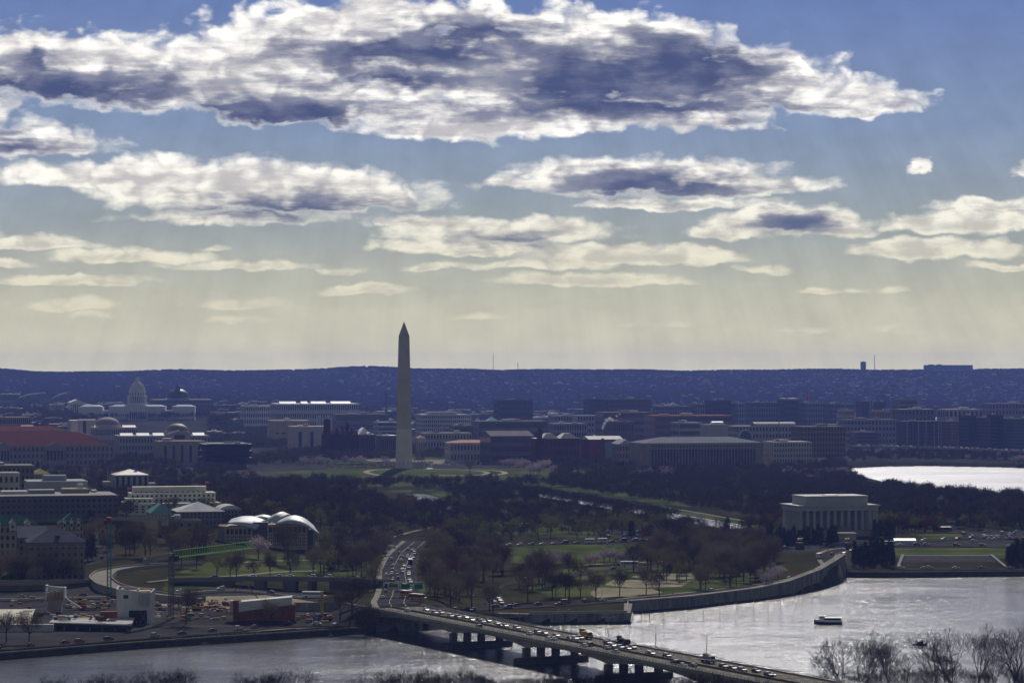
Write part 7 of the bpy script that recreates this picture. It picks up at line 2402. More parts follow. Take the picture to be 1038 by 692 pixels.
# masses further off
EV = {'evergreen_tree': .15, 'bare_tree': .5, 'budding_tree': .35}
for reg, n, mx, s in (([(225, 474), (330, 458), (480, 457), (560, 462), (560, 469.5), (400, 466), (330, 470), (262, 474)], 620, {'budding_tree': .85, 'bare_tree': .15}, 1.1),
                      ([(560, 492), (570, 468), (700, 467), (850, 470), (860, 480), (780, 492), (640, 492)], 520, W2, 1.0),
                      ([(100, 476), (110, 458), (190, 462), (200, 475)], 130, {'bare_tree': .7, 'budding_tree': .3}, 1.0),
                      ([(200, 452), (215, 437), (300, 440), (330, 452), (262, 458)], 420, {'budding_tree': .85, 'bare_tree': .15}, 1.2),
                      ([(0, 440), (0, 426), (130, 424), (270, 424), (270, 436), (100, 436)], 900, EV, 1.25),
                      ([(0, 424), (0, 414), (270, 414), (270, 424)], 900, EV, 1.2),
                      ([(270, 424), (270, 412), (560, 412), (900, 413), (1050, 413), (1050, 424), (600, 428)], 1100, EV, 1.1),
                      ([(420, 462), (560, 458), (640, 466), (860, 465), (860, 470), (560, 470)], 260, W2, .9),
                      ([(856, 471), (1060, 472), (1060, 462), (860, 462)], 200, W1, .9),
                      ([(0, 412), (1050, 412), (1050, 405), (0, 405)], 600, EV, 1.1),
                      ([(-120, 480), (0, 480), (0, 560), (-120, 560)], 260, W2, 1.0), ([(1045, 505), (1160, 505), (1160, 560), (1045, 560)], 160, W1, 1.0)):
    scatter(reg, n, mx, '', s, ignore=True, stuff=True)
for kind, lst in STUFF.items():
    if not lst:
        continue
    Vs, Fs, off = [], [], 0
    for i, (k, x, y, _, s) in enumerate(lst):
        V, Fc = LITE[kind][i % 4]
        a = random.uniform(0, 6.28)
        c_, s_ = math.cos(a), math.sin(a)
        W_ = V @ np.array([[c_, s_, 0], [-s_, c_, 0], [0, 0, 1]]) * s + np.array((x, y, hz(x, y) - 1.0))
        Vs.append(W_); Fs.append(Fc + off); off += len(V)
    o = link(kind.replace('_tree', '') + '_woods', npmesh(kind + 's_beyond', np.concatenate(Vs), np.concatenate(Fs), KINDS[kind]))
    tag(o, {'bare_tree': 'brown leafless woods massed beyond the park', 'budding_tree': 'olive budding woods along the mall and the town', 'evergreen_tree': 'dark evergreen woods beyond the memorial and the town', 'cherry_tree': 'far cherry trees', 'red_tree': 'far red budding trees in the woods'}[kind], 'woods', kind='stuff')
# wooded skin of the far hills
n = 36000
rr_ = np.random.default_rng(9)
Yh = rr_.uniform(7300, 10750, n)
Xh = Yh * rr_.uniform(-.25, .25, n)
Zh = hts(Xh, Yh)
c = np.stack([Xh, Yh, Zh + 3], 1)
s = rr_.uniform(4.5, 11, (n, 1))
V = np.stack([c + s * np.array((-.9, 0, -.4)), c + s * np.array((.9, 0, -.4)), c + s * np.array((.35, .3, .42)), c + s * np.array((-.4, -.2, .38))], 1).reshape(-1, 3)
Fc = np.arange(n * 4).reshape(-1, 4)
o = link('hill_woods', npmesh('hill_woods', V, Fc, mat('hill_trees', (.022, .028, .025), .95)))
tag(o, 'dark woods covering the far ridge', 'woods', kind='stuff')


# ---- near river bank trees with real branching
def branchy(seed, h, spread, lean=0.0, upright=.5):
    rs_ = random.Random(seed)
    m, tw = MB(), []

    def grow(p, d, ln, r, lev):
        q = p
        for i in range(2):
            d2 = [d[j] + rs_.gauss(0, .09) for j in range(3)]
            nn = math.sqrt(sum(c * c for c in d2))
            d = [c / nn for c in d2]
            q2 = [q[j] + d[j] * ln / 2 for j in range(3)]
            m.tube(q, q2, max(r * (1 - .12 * i), .028), max(r * (.88 - .12 * i), .024), 5 if lev < 3 else 3)
            q = q2
        if lev >= 8:
            return
        a0 = rs_.uniform(0, 2 * PI)
        D = np.array(d)
        A = np.cross(D, (0.3, 0.2, 1.0)); A /= np.linalg.norm(A)
        B = np.cross(D, A)
        nc = 3 if (lev < 2 or rs_.random() < .22) else 2
        for k in range(nc):
            an = a0 + 2 * PI * k / nc + rs_.uniform(-.5, .5)
            th = (rs_.uniform(.22, .62) if k else rs_.uniform(.12, .38)) * spread / .7
            e = D * math.cos(th) + (A * math.cos(an) + B * math.sin(an)) * math.sin(th) + np.array((0, 0, .10 * upright))
            e /= np.linalg.norm(e)
            grow(q, list(e), ln * rs_.uniform(.66, .92), r * (.74 if k == 0 else .60), lev + 1)
    grow([0, 0, -1], [lean, 0, 1], h * .24, h * .0155, 0)
    return m


FG = []
FGH = []
for sd, h, sp, ln, up in ((1, 24, .8, .1, .55), (2, 26, .6, 0, 1.1), (5, 25, .9, -.15, .5), (8, 22, .8, .3, .6)):
    m_ = branchy(sd, h, sp, ln, up)
    FGH.append(max(v[2] for v in m_.v))
    # split trunk and crown by face: the stoutest first faces are the trunk
    cut = 30
    tv = max(max(f) for f in m_.f[:cut]) + 1
    Fq = [f for f in m_.f if len(f) == 4]
    trunk = MB(); trunk.v = m_.v; trunk.f = m_.f[:cut]
    crown = MB(); crown.v = m_.v; crown.f = m_.f[cut:]
    FG.append((trunk.mesh('trunk', mat('river_bark', (.03, .026, .023), .95)), crown.mesh('crown', mat('river_twigs', (.034, .028, .024), .95, rnd=.4))))
    print('fg faces', len(m_.f))


def fg(px, ytop, Y, k, lb, g=None, hh=24.0, rz=None):
    x = xw(px, Y)
    t = thing('riverbank_tree', lb, 'tree', (x, Y, 1.8), rz if rz is not None else random.uniform(0, 6.28), g)
    s = max((zt(ytop, Y) - 1.8) / FGH[k], .2)
    t.scale = (s, s, s)
    link('trunk', FG[k][0], t)
    link('crown', FG[k][1], t)


for (px, yt, Y, k, lb) in ((832, 655, 1006, 3, 'low leaning bare tree at the end of the bridge railing'), (853, 643, 1012, 0, 'bare riverbank tree second from the left of the near group'), (862, 648, 1016, 2, 'thin bare tree behind the tallest of the near left clump'), (876, 638, 1014, 1, 'tallest bare tree of the left near clump below the tour boat'),
                         (885, 655, 1008, 0, 'short bare tree leaning right below the tour boat'), (902, 640, 1014, 1, 'slender upright bare tree standing alone between clumps'), (925, 660, 1010, 2, 'low bushy bare tree below the small motorboat'),
                         (948, 640, 1014, 0, 'broad bare tree right of the small motorboat'), (968, 633, 1018, 2, 'wide forked bare tree in the right near clump'), (988, 631, 1016, 1, 'tall thick bare tree in the right near clump'),
                         (1006, 655, 1012, 3, 'bent low bare tree in the right near clump'), (1024, 629, 1016, 0, 'tall bare tree at the right edge of the picture'), (1040, 640, 1020, 2, 'bare tree cut by the right edge'), (958, 655, 1008, 1, 'small upright bare tree before the wide forked one')):
    fg(px, yt, Y, k, lb)
rs = random.Random(4)
for px in list(range(60, 134, 9)) + list(range(160, 200, 9)) + list(range(256, 300, 9)) + list(range(384, 500, 9)):
    fg(px + rs.uniform(-4, 4), {0: 681, 1: 674, 2: 675, 3: 672}[0 if px < 140 else 1 if px < 210 else 2 if px < 310 else 3] + rs.uniform(-1, 9), 958 + rs.uniform(-8, 8), rs.randrange(4), 'bare treetop poking up at the bottom edge, ' + ('far left' if px < 140 else 'below the white pavilion' if px < 210 else 'below the rust red hall' if px < 310 else 'below the first bridge span'), 'bare treetops at the bottom edge')
for px in range(500, 835, 8):
    yt = lerp(px, [500, 560, 640, 700, 740, 800, 835], [683, 676, 670, 676, 680, 688, 680])
    fg(px + rs.uniform(-4, 4), float(yt) + rs.uniform(-2, 6), 950 + rs.uniform(-10, 8), rs.randrange(4), 'dark bare treetop in the thicket in front of the bridge', 'bare treetops in front of the bridge')
for px in range(846, 1045, 9):
    fg(px + rs.uniform(-4, 4), 674 + rs.uniform(-8, 6), 1000 + rs.uniform(-10, 8), rs.randrange(4), 'low bare tree in the undergrowth at the lower right', 'bare undergrowth trees at the lower right')

# ------------------------------------------------------------------ vehicles
PAINT = {'white': (.62, .62, .62), 'silver': (.34, .35, .36), 'black': (.012, .012, .014), 'grey': (.10, .10, .11), 'blue': (.03, .06, .20), 'red': (.28, .02, .02), 'dark blue': (.015, .02, .06), 'beige': (.33, .29, .22)}
PM = {k: mat('paint_' + k.replace(' ', '_'), v, .28, spec=.6) for k, v in PAINT.items()}
M_TYRE = mat('tyre', (.012, .012, .012), .9)
M_CGL = mat('car_glass', (.01, .012, .016), .12, spec=.6)
M_LAMP = mat('head_lamp', (.6, .6, .55), .2)
M_TAIL = mat('tail_lamp', (.3, .01, .01), .3)


def loft(sec, m=None):
    """sec: list of (x, halfwidth, z0, z1)"""
    vs = []
    for x, b, z0, z1 in sec:
        vs += [(x, -b, z0), (x, -b, z1), (x, b, z1), (x, b, z0)]
    n = len(sec)
    return MB().add(vs, [(j * 4 + k, j * 4 + (k + 1) % 4, (j + 1) * 4 + (k + 1) % 4, (j + 1) * 4 + k) for j in range(n - 1) for k in range(4)] + [(0, 1, 2, 3), tuple((n - 1) * 4 + k for k in (3, 2, 1, 0))])


def car_parts(kind):
    if kind == 'car':
        body = loft([(-2.25, .78, .35, .78), (-2.15, .86, .28, .92), (-1.2, .9, .25, .95), (1.0, .9, .25, .92), (1.9, .86, .28, .78), (2.25, .74, .35, .62)])
        cab = MB().add([(-1.75, -.78, .93), (1.05, -.78, .91), (1.05, .78, .91), (-1.75, .78, .93), (-1.15, -.62, 1.38), (.35, -.62, 1.40), (.35, .62, 1.40), (-1.15, .62, 1.38)], [(0, 1, 5, 4), (1, 2, 6, 5), (2, 3, 7, 6), (3, 0, 4, 7)])
        roof = MB().box(-1.16, .36, -.63, .63, 1.385, 1.44)
        wx, wr, L_ = (-1.35, 1.4), .33, 2.25
    elif kind == 'suv':
        body = loft([(-2.3, .84, .4, .95), (-2.25, .92, .32, 1.08), (1.1, .94, .3, 1.08), (2.1, .9, .32, .95), (2.35, .8, .4, .8)])
        cab = MB().add([(-2.2, -.84, 1.08), (1.0, -.84, 1.07), (1.0, .84, 1.07), (-2.2, .84, 1.08), (-1.95, -.7, 1.66), (.3, -.7, 1.68), (.3, .7, 1.68), (-1.95, .7, 1.66)], [(0, 1, 5, 4), (1, 2, 6, 5), (2, 3, 7, 6), (3, 0, 4, 7)])
        roof = MB().box(-1.97, .32, -.71, .71, 1.67, 1.74)
        wx, wr, L_ = (-1.4, 1.45), .38, 2.33
    else:  # van
        body = loft([(-2.7, .9, .4, 2.15), (-2.65, .98, .35, 2.25), (1.0, .98, .35, 2.25), (1.7, .96, .35, 1.35), (2.6, .9, .4, 1.1)])
        cab = MB().add([(1.02, -.985, 1.42), (1.72, -.97, 1.42), (1.72, .97, 1.42), (1.02, .985, 1.42), (1.02, -.985, 2.02), (1.2, -.97, 2.02), (1.2, .97, 2.02), (1.02, .985, 2.02)], [(0, 1, 5, 4), (1, 2, 6, 5), (2, 3, 7, 6)])
        roof = MB().box(-2.6, .95, -.9, .9, 2.255, 2.3)
        wx, wr, L_ = (-1.7, 1.7), .38, 2.65
    wheel = MB().lathe(0, 0, [(wr, -.11), (wr, .11)], 10)
    wheel.v = [(x, z, y) for x, y, z in wheel.v]
    return dict(body=body.mesh('body', PM['white']), glass=cab.mesh('glass', M_CGL), roof=roof.mesh('roof', PM['white']), wheel=wheel.mesh('wheel', M_TYRE), wx=wx, wr=wr, L=L_,
                hl=MB().box(-.04, .04, -.16, .16, -.08, .08).mesh('headlight', M_LAMP), tl=MB().box(-.04, .04, -.14, .14, -.1, .1).mesh('tail_light', M_TAIL))


CP = {k: car_parts(k) for k in ('car', 'suv', 'van')}
SIMPLE = {}


def add_car(kind, colr, x, y, z, rz, label, group=None, simple=False):
    p = CP[kind]
    nm = {'car': 'parked_car' if 'parked' in label else 'car', 'suv': 'suv', 'van': 'van'}[kind]
    if simple:
        key = (kind, colr)
        if key not in SIMPLE:
            m = MB()
            b, g = p['body'], p['glass']
            V = np.concatenate([np.array([v.co[:] for v in b.vertices]), np.array([v.co[:] for v in g.vertices])])
            nb = len(b.vertices)
            me = bpy.data.meshes.new(nm)
            me.from_pydata([tuple(v) for v in V], [], [tuple(f.vertices) for f in b.polygons] + [tuple(i + nb for i in f.vertices) for f in g.polygons] + [(nb + 4, nb + 5, nb + 6, nb + 7)])
            me.materials.append(PM[colr]); me.materials.append(M_CGL)
            for i, f in enumerate(me.polygons):
                f.material_index = 1 if len(b.polygons) <= i < len(me.polygons) - 1 else 0
            SIMPLE[key] = me
        o = link(nm, SIMPLE[key], None, (x, y, z + .03), rz)
        return tag(o, label, kind if kind != 'suv' else 'car', group)
    r = thing(nm, label, kind if kind != 'suv' else 'car', (x, y, z + .03), rz, group)
    link('body', p['body'], r, m=PM[colr])
    link('window_glass', p['glass'], r)
    link('roof', p['roof'], r, m=PM[colr])
    for a in p['wx']:
        for s in (-1, 1):
            link('wheel', p['wheel'], r, (a, s * .82, p['wr']))
    for s in (-1, 1):
        link('headlight', p['hl'], r, (p['L'], s * .6, .66))
        link('tail_light', p['tl'], r, (-p['L'] + .02, s * .66, .74))
    return r


def ordn(k):
    return ORD[k] if k < 20 else '%dth' % (k + 1)


CPICK = ['white', 'white', 'silver', 'silver', 'black', 'grey', 'black', 'blue', 'red', 'dark blue', 'white', 'grey', 'beige']
rs = random.Random(31)
vals = list(PAINT)
# cars on the bridge: (photo x, lane across, kind, colour); read off the photo
BC = [(413, 9.2, 'car', 'white'), (485, 2.8, 'suv', 'black'), (537, 9.3, 'car', 'white'), (556, 5.6, 'car', 'white'), (561, 7.5, 'car', 'white'), (592, 5.6, 'car', 'silver'), (597, 9.0, 'suv', 'grey'), (624, 5.6, 'car', 'silver'), (691, 3.8, 'car', 'silver'),
      (684, 6.0, 'suv', 'black'), (702, 7.2, 'car', 'grey'), (615, 9.4, 'car', 'silver'), (441, 14.5, 'suv', 'silver'), (447, 17.2, 'suv', 'silver'), (457, 14.0, 'suv', 'silver'), (464, 14.6, 'suv', 'black'), (472, 17.6, 'car', 'white'), (478, 14.6, 'car', 'silver'), (486, 17.8, 'car', 'black'),
      (489, 14.6, 'suv', 'silver'), (504, 17.2, 'car', 'white'), (508, 14.8, 'car', 'dark blue'), (512, 15.4, 'car', 'black'), (524, 15.0, 'suv', 'silver'), (545, 14.8, 'suv', 'grey'), (552, 15.2, 'car', 'black'), (564, 15.0, 'car', 'beige'), (578, 14.8, 'car', 'blue'), (583, 15.4, 'suv', 'white'),
      (588, 18.4, 'suv', 'black'), (616, 18.8, 'suv', 'dark blue'), (621, 15.8, 'car', 'silver'), (629, 14.8, 'suv', 'silver'), (636, 15.4, 'car', 'red'), (641, 19.0, 'suv', 'grey'), (658, 15.2, 'car', 'white'), (660, 14.6, 'car', 'red'), (676, 15.0, 'suv', 'black'),
      (733, 15.0, 'suv', 'black'), (742, 15.4, 'car', 'black'), (752, 15.0, 'suv', 'grey'), (766, 18.5, 'car', 'dark blue'), (781, 15.2, 'suv', 'black'), (806, 16.4, 'car', 'silver'), (432, 18.3, 'car', 'white'), (495, 19.2, 'car', 'black')]
tA = math.atan2(-BR_D[1], -BR_D[0])
cnt = {}
for px, s, kd, c in BC:
    # t along the deck with that photo x
    ts = np.linspace(-8, 330, 1400)
    q = BR_0[None, :] + BR_D[None, :] * ts[:, None] + BR_N[None, :] * s
    t = ts[np.argmin(np.abs(CX + q[:, 0] / q[:, 1] * F - px))]
    x, y, z = bp(t, s, BR_Z)
    side = 'near' if s < 11 else 'far'
    cnt[(side, c)] = cnt.get((side, c), 0) + 1
    add_car(kd, c, x, y, z, (tA if side == 'near' else tA + PI), '%s %s on the %s side of the bridge, %s %s one from gantry' % (c, kd, side, ordn(cnt[(side, c)] - 1), c))


def along(line, n_or_pos, lane, kindpick, where, rz_off=0.0, off=.4, zf=None, simple=False, jitter=.6, order='first'):
    P = np.array([p[:2] for p in line], float)
    sg = np.concatenate([[0], np.cumsum(np.linalg.norm(np.diff(P, axis=0), axis=1))])
    cc = {}
    for pos in n_or_pos:
        sv = pos * sg[-1]
        x, y = np.interp(sv, sg, P[:, 0]), np.interp(sv, sg, P[:, 1])
        i = min(max(np.searchsorted(sg, sv) - 1, 0), len(P) - 2)
        d = (P[i + 1] - P[i]) / np.linalg.norm(P[i + 1] - P[i])
        n = np.array((-d[1], d[0]))
        x, y = x + n[0] * (lane + rs.uniform(-.3, .3)), y + n[1] * (lane + rs.uniform(-.3, .3))
        kd, c = kindpick()
        k = cc.get((kd, c), 0)
        cc[(kd, c)] = k + 1
        add_car(kd, c, x, y, (hz(x, y) + off) if zf is None else zf, math.atan2(d[1], d[0]) + rz_off, '%s %s %s, %s %s %s' % (c, kd, where[0], ordn(k), c, where[1]), where[0], simple)


def pick():
    return rs.choice(['car', 'car', 'car', 'suv', 'suv', 'van'] if rs.random() < .3 else ['car', 'suv']), rs.choice(CPICK)


# queue on the approach road
APH = [p for p in APP if 1291 <= p[1] <= 1900]
for li, (ln, nm) in enumerate(((7.4, 'in the leftmost lane'), (4.4, 'in the second lane'), (1.4, 'in the middle lane'), (-1.9, 'in the fourth lane'), (-5.4, 'in the rightmost lane'))):
    ps = sorted(rs.uniform(.16 if li else .1, .93) for _ in range((7, 8, 8, 11, 10)[li]))
    ps = [p for i, p in enumerate(ps) if i == 0 or p - ps[i - 1] > .013]
    along(APPXY, ps, ln, pick, (nm + ' of the approach road', 'one up'), PI if ln < 0 else 0, .45)
along(R_RIV, (.10, .17, .24, .27, .33, .43, .49, .56, .62, .66, .74, .79), 1.8, pick, ('on the parkway below the site', 'one from the left'), 0)
along(R_EXP, (.17, .30, .36, .52, .63, .74, .9), 3, pick, ('on the expressway above the building site', 'one from the left'), PI)
along(VIA, (.36, .48, .53, .62, .70, .2, .82), 6, lambda: rs.choice([('car', 'white'), ('suv', 'white'), ('car', 'silver'), ('car', 'black')]), ('on the low viaduct', 'one from the left'), PI, zf=VZ + .02)
along(R_CURVE, (.03, .07, .11, .15, .2, .30, .36, .5, .8), 1.6, pick, ('on the bending park road', 'from the quay'), 0)
along(R_CURVE, (.05, .10, .14, .25), -2.2, pick, ('on the outer bending park road', 'one from quay'), PI)
along(R_QUAY, (.3, .42, .52, .6, .68, .78, .87, .95), 1.8, pick, ('on the quay road', 'one from the bridge'), 0)
along(R_QUAY, (.38, .55, .74), -2.5, pick, ('on the inner quay lane', 'one from the bridge'), PI)
along(RAMP, (.2, .33, .41, .60, .66, .72, .78, .86, .93), 2.6, lambda: (rs.choice(['car', 'suv', 'car']), rs.choice(['white', 'silver', 'black'])), ('climbing the river ramp', 'one from the bottom'), 0)
along(RAMP, (.5, .76, .81, .88, .92, .96), -3.2, lambda: (rs.choice(['car', 'suv']), rs.choice(['black', 'red', 'silver', 'dark blue'])), ('on the river ramp wall side', 'one from the bottom'), PI)
along(R_SHORE, (.04, .19, .27, .29, .38, .47, .57, .66, .9), 1.0, pick, ('below the broad steps', 'one from the left'), 0)
PK = [p / 34 for p in range(4, 24)]
along(R_PARK, PK, -4.8, lambda: (rs.choice(['car', 'suv', 'car', 'van']), rs.choice(CPICK)), ('parked above cherry lawn', 'one from left'), PI)
along(R_LC, (.16, .22, .33, .41, .46, .55, .60, .63, .72, .80, .88), 2.0, pick, ('on the circle road', 'one from the left'), 0)
along(R_LC2, (.35, .44, .52, .60, .68, .71, .75, .79, .83, .86, .90, .95), -2.0, pick, ('on the back circle lane', 'one from the left'), PI)
for (a, b, c, d_, n, wh, smp) in ((312, 541, 398, 556, 46, 'parked in the lot right of the winged institute', False), (60, 548, 112, 566, 14, 'parked behind the square stone building', False), (975, 539, 1034, 549, 24, 'in the crowd of cars at the right edge of the circle', False),
                                  (600, 537, 745, 551, 34, 'parked under trees left of the memorial', False), (180, 470, 262, 476.5, 34, 'parked beside the black museum', True), (432, 468, 500, 473.5, 34, 'parked right of the obelisk', True), (310, 501, 348, 505.5, 14, 'parked left of the pond', True),
                                  (330, 470.5, 400, 475, 12, 'parked behind the obelisk lawn', True), (330, 457, 380, 461, 10, 'on the mall road beyond the obelisk lawn', True), (560, 471, 700, 479, 16, 'parked by the mall offices', True)):
    k = 0
    while k < n:
        px, py = rs.uniform(a, c), rs.uniform(b, d_)
        x, y, z = gpt(px, py)
        kd, cl = rs.choice(['car', 'suv', 'car', 'van']), rs.choice(['white', 'white', 'silver', 'black', 'grey', 'blue', 'red', 'silver'])
        add_car(kd, cl, x, y, z + .1, rs.choice([.25, .25 + PI / 2]) + rs.uniform(-.1, .1), '%s %s %s' % (cl, kd, wh), '%s %ss %s' % (cl, kd, wh), smp)
        k += 1
along([FW_P[i] for i in range(len(FW_P))], [i / 60 for i in range(2, 59)], -7, pick, ('on the freeway viaduct', 'one from the left'), 0, zf=FW_Z + .1, simple=True)
along([FW_P[i] for i in range(len(FW_P))], [i / 40 + .006 for i in range(2, 39)], 12 - 16, lambda: rs.choice([('van', 'white'), ('van', 'silver'), ('suv', 'black')]), ('in the freeway near lane', 'from the left'), 0, zf=FW_Z + .1, simple=True)


def bus(x, y, z, rz, body, roof, lb, L_=11.5, name='coach', stripe=True):
    r = thing(name, lb, 'bus', (x, y, z + .05), rz)
    w, h = 1.25, 3.1
    b_ = loft([(-L_ / 2, w * .94, .5, h - .25), (-L_ / 2 + .3, w, .4, h), (L_ / 2 - .4, w, .4, h), (L_ / 2, w * .92, .5, h - .5)]) if name == 'coach' else loft([(-L_ / 2, w, .55, h), (L_ / 2 - 1.8, w, .5, h), (L_ / 2 - 1.75, w, .5, 1.75), (L_ / 2 - .2, w * .85, .5, 1.6), (L_ / 2, w * .75, .6, 1.3)])
    obj('body', b_, body, r)
    x1 = L_ / 2 - (1.9 if name != 'coach' else .7)
    for s in (-1, 1):
        m_ = MB()
        nn = 8
        for k in range(nn):
            a = -L_ / 2 + .5 + (x1 + L_ / 2 - .5) * k / nn
            m_.box(a, a + (x1 + L_ / 2 - .5) / nn - .14, s * w - .03, s * w + .03, 1.75, 2.6)
        obj('side_window', m_, M_CGL, r)
    obj('windscreen', MB().box((L_ / 2 - .06) if name == 'coach' else (L_ / 2 - 1.78), (L_ / 2 + .02) if name == 'coach' else (L_ / 2 - 1.70), -w * .85, w * .85, 1.4 if name == 'coach' else 1.8, 2.6), M_CGL, r)
    obj('roof', MB().box(-L_ / 2 + .2, x1 + .3, -w * .96, w * .96, h + .01, h + .16), roof, r)
    for a in (-L_ / 2 + 2.4, L_ / 2 - 2.3):
        for s in (-1, 1):
            wm = MB().lathe(0, 0, [(.5, -.14), (.5, .14)], 10)
            wm.v = [(x_, z_, y_) for x_, y_, z_ in wm.v]
            obj('wheel', wm, M_TYRE, r, (a, s * 1.12, .5))
    return r


m_sb = mat('school_bus_orange', (.42, .20, .015), .4)
m_wb = mat('bus_white', (.6, .6, .6), .35)
m_nb = mat('bus_navy', (.02, .03, .09), .4)
for px, py, lb, rz in ((413, 605.5, 'orange yellow school bus with white roof under the gantry, left one', -.95), (424, 609.0, 'orange yellow school bus with white roof at the bridge head, right one', -.75)):
    x, y, z = gpt(px, py)
    bus(x, y, z + .5, rz, m_sb, m_wb, lb, 10.5, 'school_bus')
for px, py, bd, lb, rz in ((638, 574.5, m_wb, 'white coach with dark windows on the path below the cherry row', .05), (317, 606, m_wb, 'white coach parked by the yellow builder lift', -.15), (900, 553.5, m_wb, 'white coach with navy front in front of the marquee', 0),
                           (611, 550.5, m_wb, 'small white bus parked in the avenue row', 0), (598, 551, m_wb, 'white shuttle bus left of the small white one in the avenue row', 0), (416, 572, m_nb, 'dark coach stuck in the queue on the approach road', 1.6), (830, 566, m_wb, 'white shuttle bus near the top of the river ramp', 1.2)):
    x, y, z = gpt(px, py)
    bus(x, y, z + .4, rz, bd, m_wb, lb, 11 if 'coach' in lb else 7)


def truck(px, s, lb, kind):
    ts = np.linspace(0, 330, 1400)
    q = BR_0[None, :] + BR_D[None, :] * ts[:, None] + BR_N[None, :] * s
    t = ts[np.argmin(np.abs(CX + q[:, 0] / q[:, 1] * F - px))]
    x, y, z = bp(t, s, BR_Z)
    r = thing('work_truck' if kind != 'mixer' else 'mixer_truck', lb, 'truck', (x, y, z + .03), tA + PI)
    cb = {'yellow': SM['yellow'], 'dark': SM['dark'], 'mixer': SM['white']}[kind]
    obj('chassis', MB().box(-3.8, 3.8, -1.1, 1.1, .6, 1.0), SM['dark'], r)
    c = obj('cab', MB().box(2.0, 3.9, -1.15, 1.15, 1.0, 2.9), cb, r)
    obj('windscreen', MB().box(3.88, 3.94, -1, 1, 1.8, 2.7).box(2.4, 3.5, -1.18, -1.14, 1.8, 2.6), M_CGL, c)
    if kind == 'mixer':
        m = MB().lathe(0, 0, [(.4, -3.4), (1.1, -2), (1.25, -.2), (.9, 1.7)], 12)
        m.v = [(z_, y_, x_ + 2.4 + z_ * -.12) for x_, y_, z_ in m.v]
        obj('drum', m, SM['grey'], r)
    else:
        obj('flatbed', MB().box(-3.8, 1.8, -1.2, 1.2, 1.0, 1.3).box(-3.6, -1.2, -1, 1, 1.3, 2.9), cb, r)
        obj('arrow_board', MB().box(-3.7, -3.55, -1.2, 1.2, 2.2, 3.8), SM['dark'], r)
        obj('crash_cushion', MB().box(-5.6, -3.9, -1.1, 1.1, .6, 1.5), SM['yellow' if kind == 'yellow' else 'green'], r)
    for a in (-2.8, -1.6, 2.8):
        for s_ in (-1, 1):
            wm = MB().lathe(0, 0, [(.48, -.15), (.48, .15)], 10)
            wm.v = [(x_, z_, y_) for x_, y_, z_ in wm.v]
            obj('wheel', wm, M_TYRE, r, (a, s_ * 1.0, .48))
truck(594, 22.5, 'yellow work truck with arrow board parked by the far bridge railing', 'yellow')
truck(632, 22.0, 'dark work truck with lime cushion by the far bridge railing', 'dark')
truck(717, 19.5, 'white and grey mixer truck on the far carriageway', 'mixer')
# cones, workers, barrels
cone = MB().box(-.22, .22, -.22, .22, 0, .05).cyl(0, 0, .05, .95, .17, .05, 8).mesh('traffic_cone', mat('cone_orange', (.7, .09, .01), .6))
for k in range(20):
    t = 185 + k * 6.5
    o = link('traffic_cone', cone, None, bp(t, 20.9, BR_Z + .01))
    tag(o, 'orange traffic cone in the line closing the outer bridge lane', 'cone', 'traffic cones on the bridge')
for k, (px, py) in enumerate(((682, 603), (839, 559), (849, 561.5), (809, 582), (800, 574), (857, 556))):
    x, y, z = gpt(px, py)
    o = link('traffic_barrel', cone, None, (x, y, z + .3), 0, (2.2, 2.2, 1.9))
    tag(o, 'orange traffic barrel on the river ramp, %s from the sand courts' % ordn(k), 'barrel')
pm = mat('work_vest', (.35, .60, .05), .8)
skin_m = mat('skin_tone', (.3, .18, .12), .7)


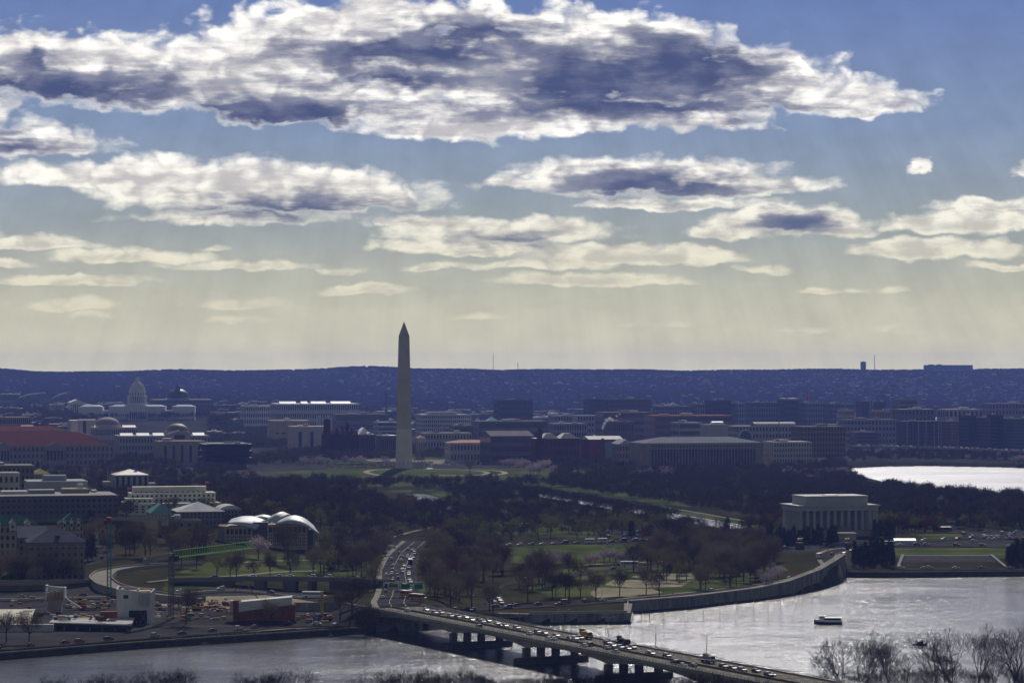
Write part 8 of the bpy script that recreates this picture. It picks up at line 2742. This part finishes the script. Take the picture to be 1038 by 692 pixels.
def worker(x, y, z, rz, lb, arm):
    r = thing('person', lb, 'person', (x, y, z), rz)
    me = bpy.data.meshes.new('body')
    J = [((0, 0, .95), .15), ((0, 0, 1.2), .15), ((0, 0, 1.42), .17), ((0, 0, 1.55), .06), ((0, .01, 1.66), .10), ((0, .01, 1.76), .085),
         ((.20, 0, 1.42), .06), ((.30, 0, 1.15), .05), ((.30 + .1 * arm, .22 * arm, .95 + .15 * arm), .04), ((-.20, 0, 1.42), .06), ((-.30, .02, 1.15), .05), ((-.30, .12, .92), .04),
         ((.10, 0, .88), .10), ((.12, .06, .48), .07), ((.12, .0, .08), .05), ((.12, .16, .04), .04), ((-.10, 0, .88), .10), ((-.13, -.02, .48), .07), ((-.14, -.06, .08), .05), ((-.14, .1, .04), .04)]
    E = [(0, 1), (1, 2), (2, 3), (3, 4), (4, 5), (2, 6), (6, 7), (7, 8), (2, 9), (9, 10), (10, 11), (0, 12), (12, 13), (13, 14), (14, 15), (0, 16), (16, 17), (17, 18), (18, 19)]
    me.from_pydata([j[0] for j in J], E, [])
    me.materials.append(mat('work_clothes', (.05, .055, .08), .9))
    b = link('body', me, r)
    b.modifiers.new('skin', 'SKIN')
    for i, j in enumerate(J):
        me.skin_vertices[0].data[i].radius = (j[1], j[1])
    me.skin_vertices[0].data[0].use_root = True
    b.modifiers.new('sub', 'SUBSURF').levels = 1
    obj('vest', MB().lathe(0, 0, [(.19, 1.0), (.20, 1.25), (.21, 1.42), (.12, 1.52)], 10), pm, r)
    obj('helmet', MB().lathe(0, .01, [(.15, 1.72), (.125, 1.76), (.10, 1.83), (.02, 1.87)], 10), SM['white'], r)


for (px, py, lb, rz, a) in ((167, 627, 'worker in a lime vest standing right of the white pavilion', 0, 1), (139, 633, 'worker in a lime vest before the dark glass doorway', 1, 0), (88, 620, 'worker in a lime vest between the two pavilions', 2, 1), (213, 614, 'worker in a lime vest in the muddy pit', 2.5, 1),
                            (317, 631, 'worker in a lime vest right of the rust red hall', .5, 0)):
    x, y, z = gpt(px, py)
    worker(x, y, z, rz, lb, a)
x, y, z = bp(200, 24.0, BR_Z)
worker(x, y, z, 1.0, 'worker in a lime vest beside the yellow truck on the bridge', 1)
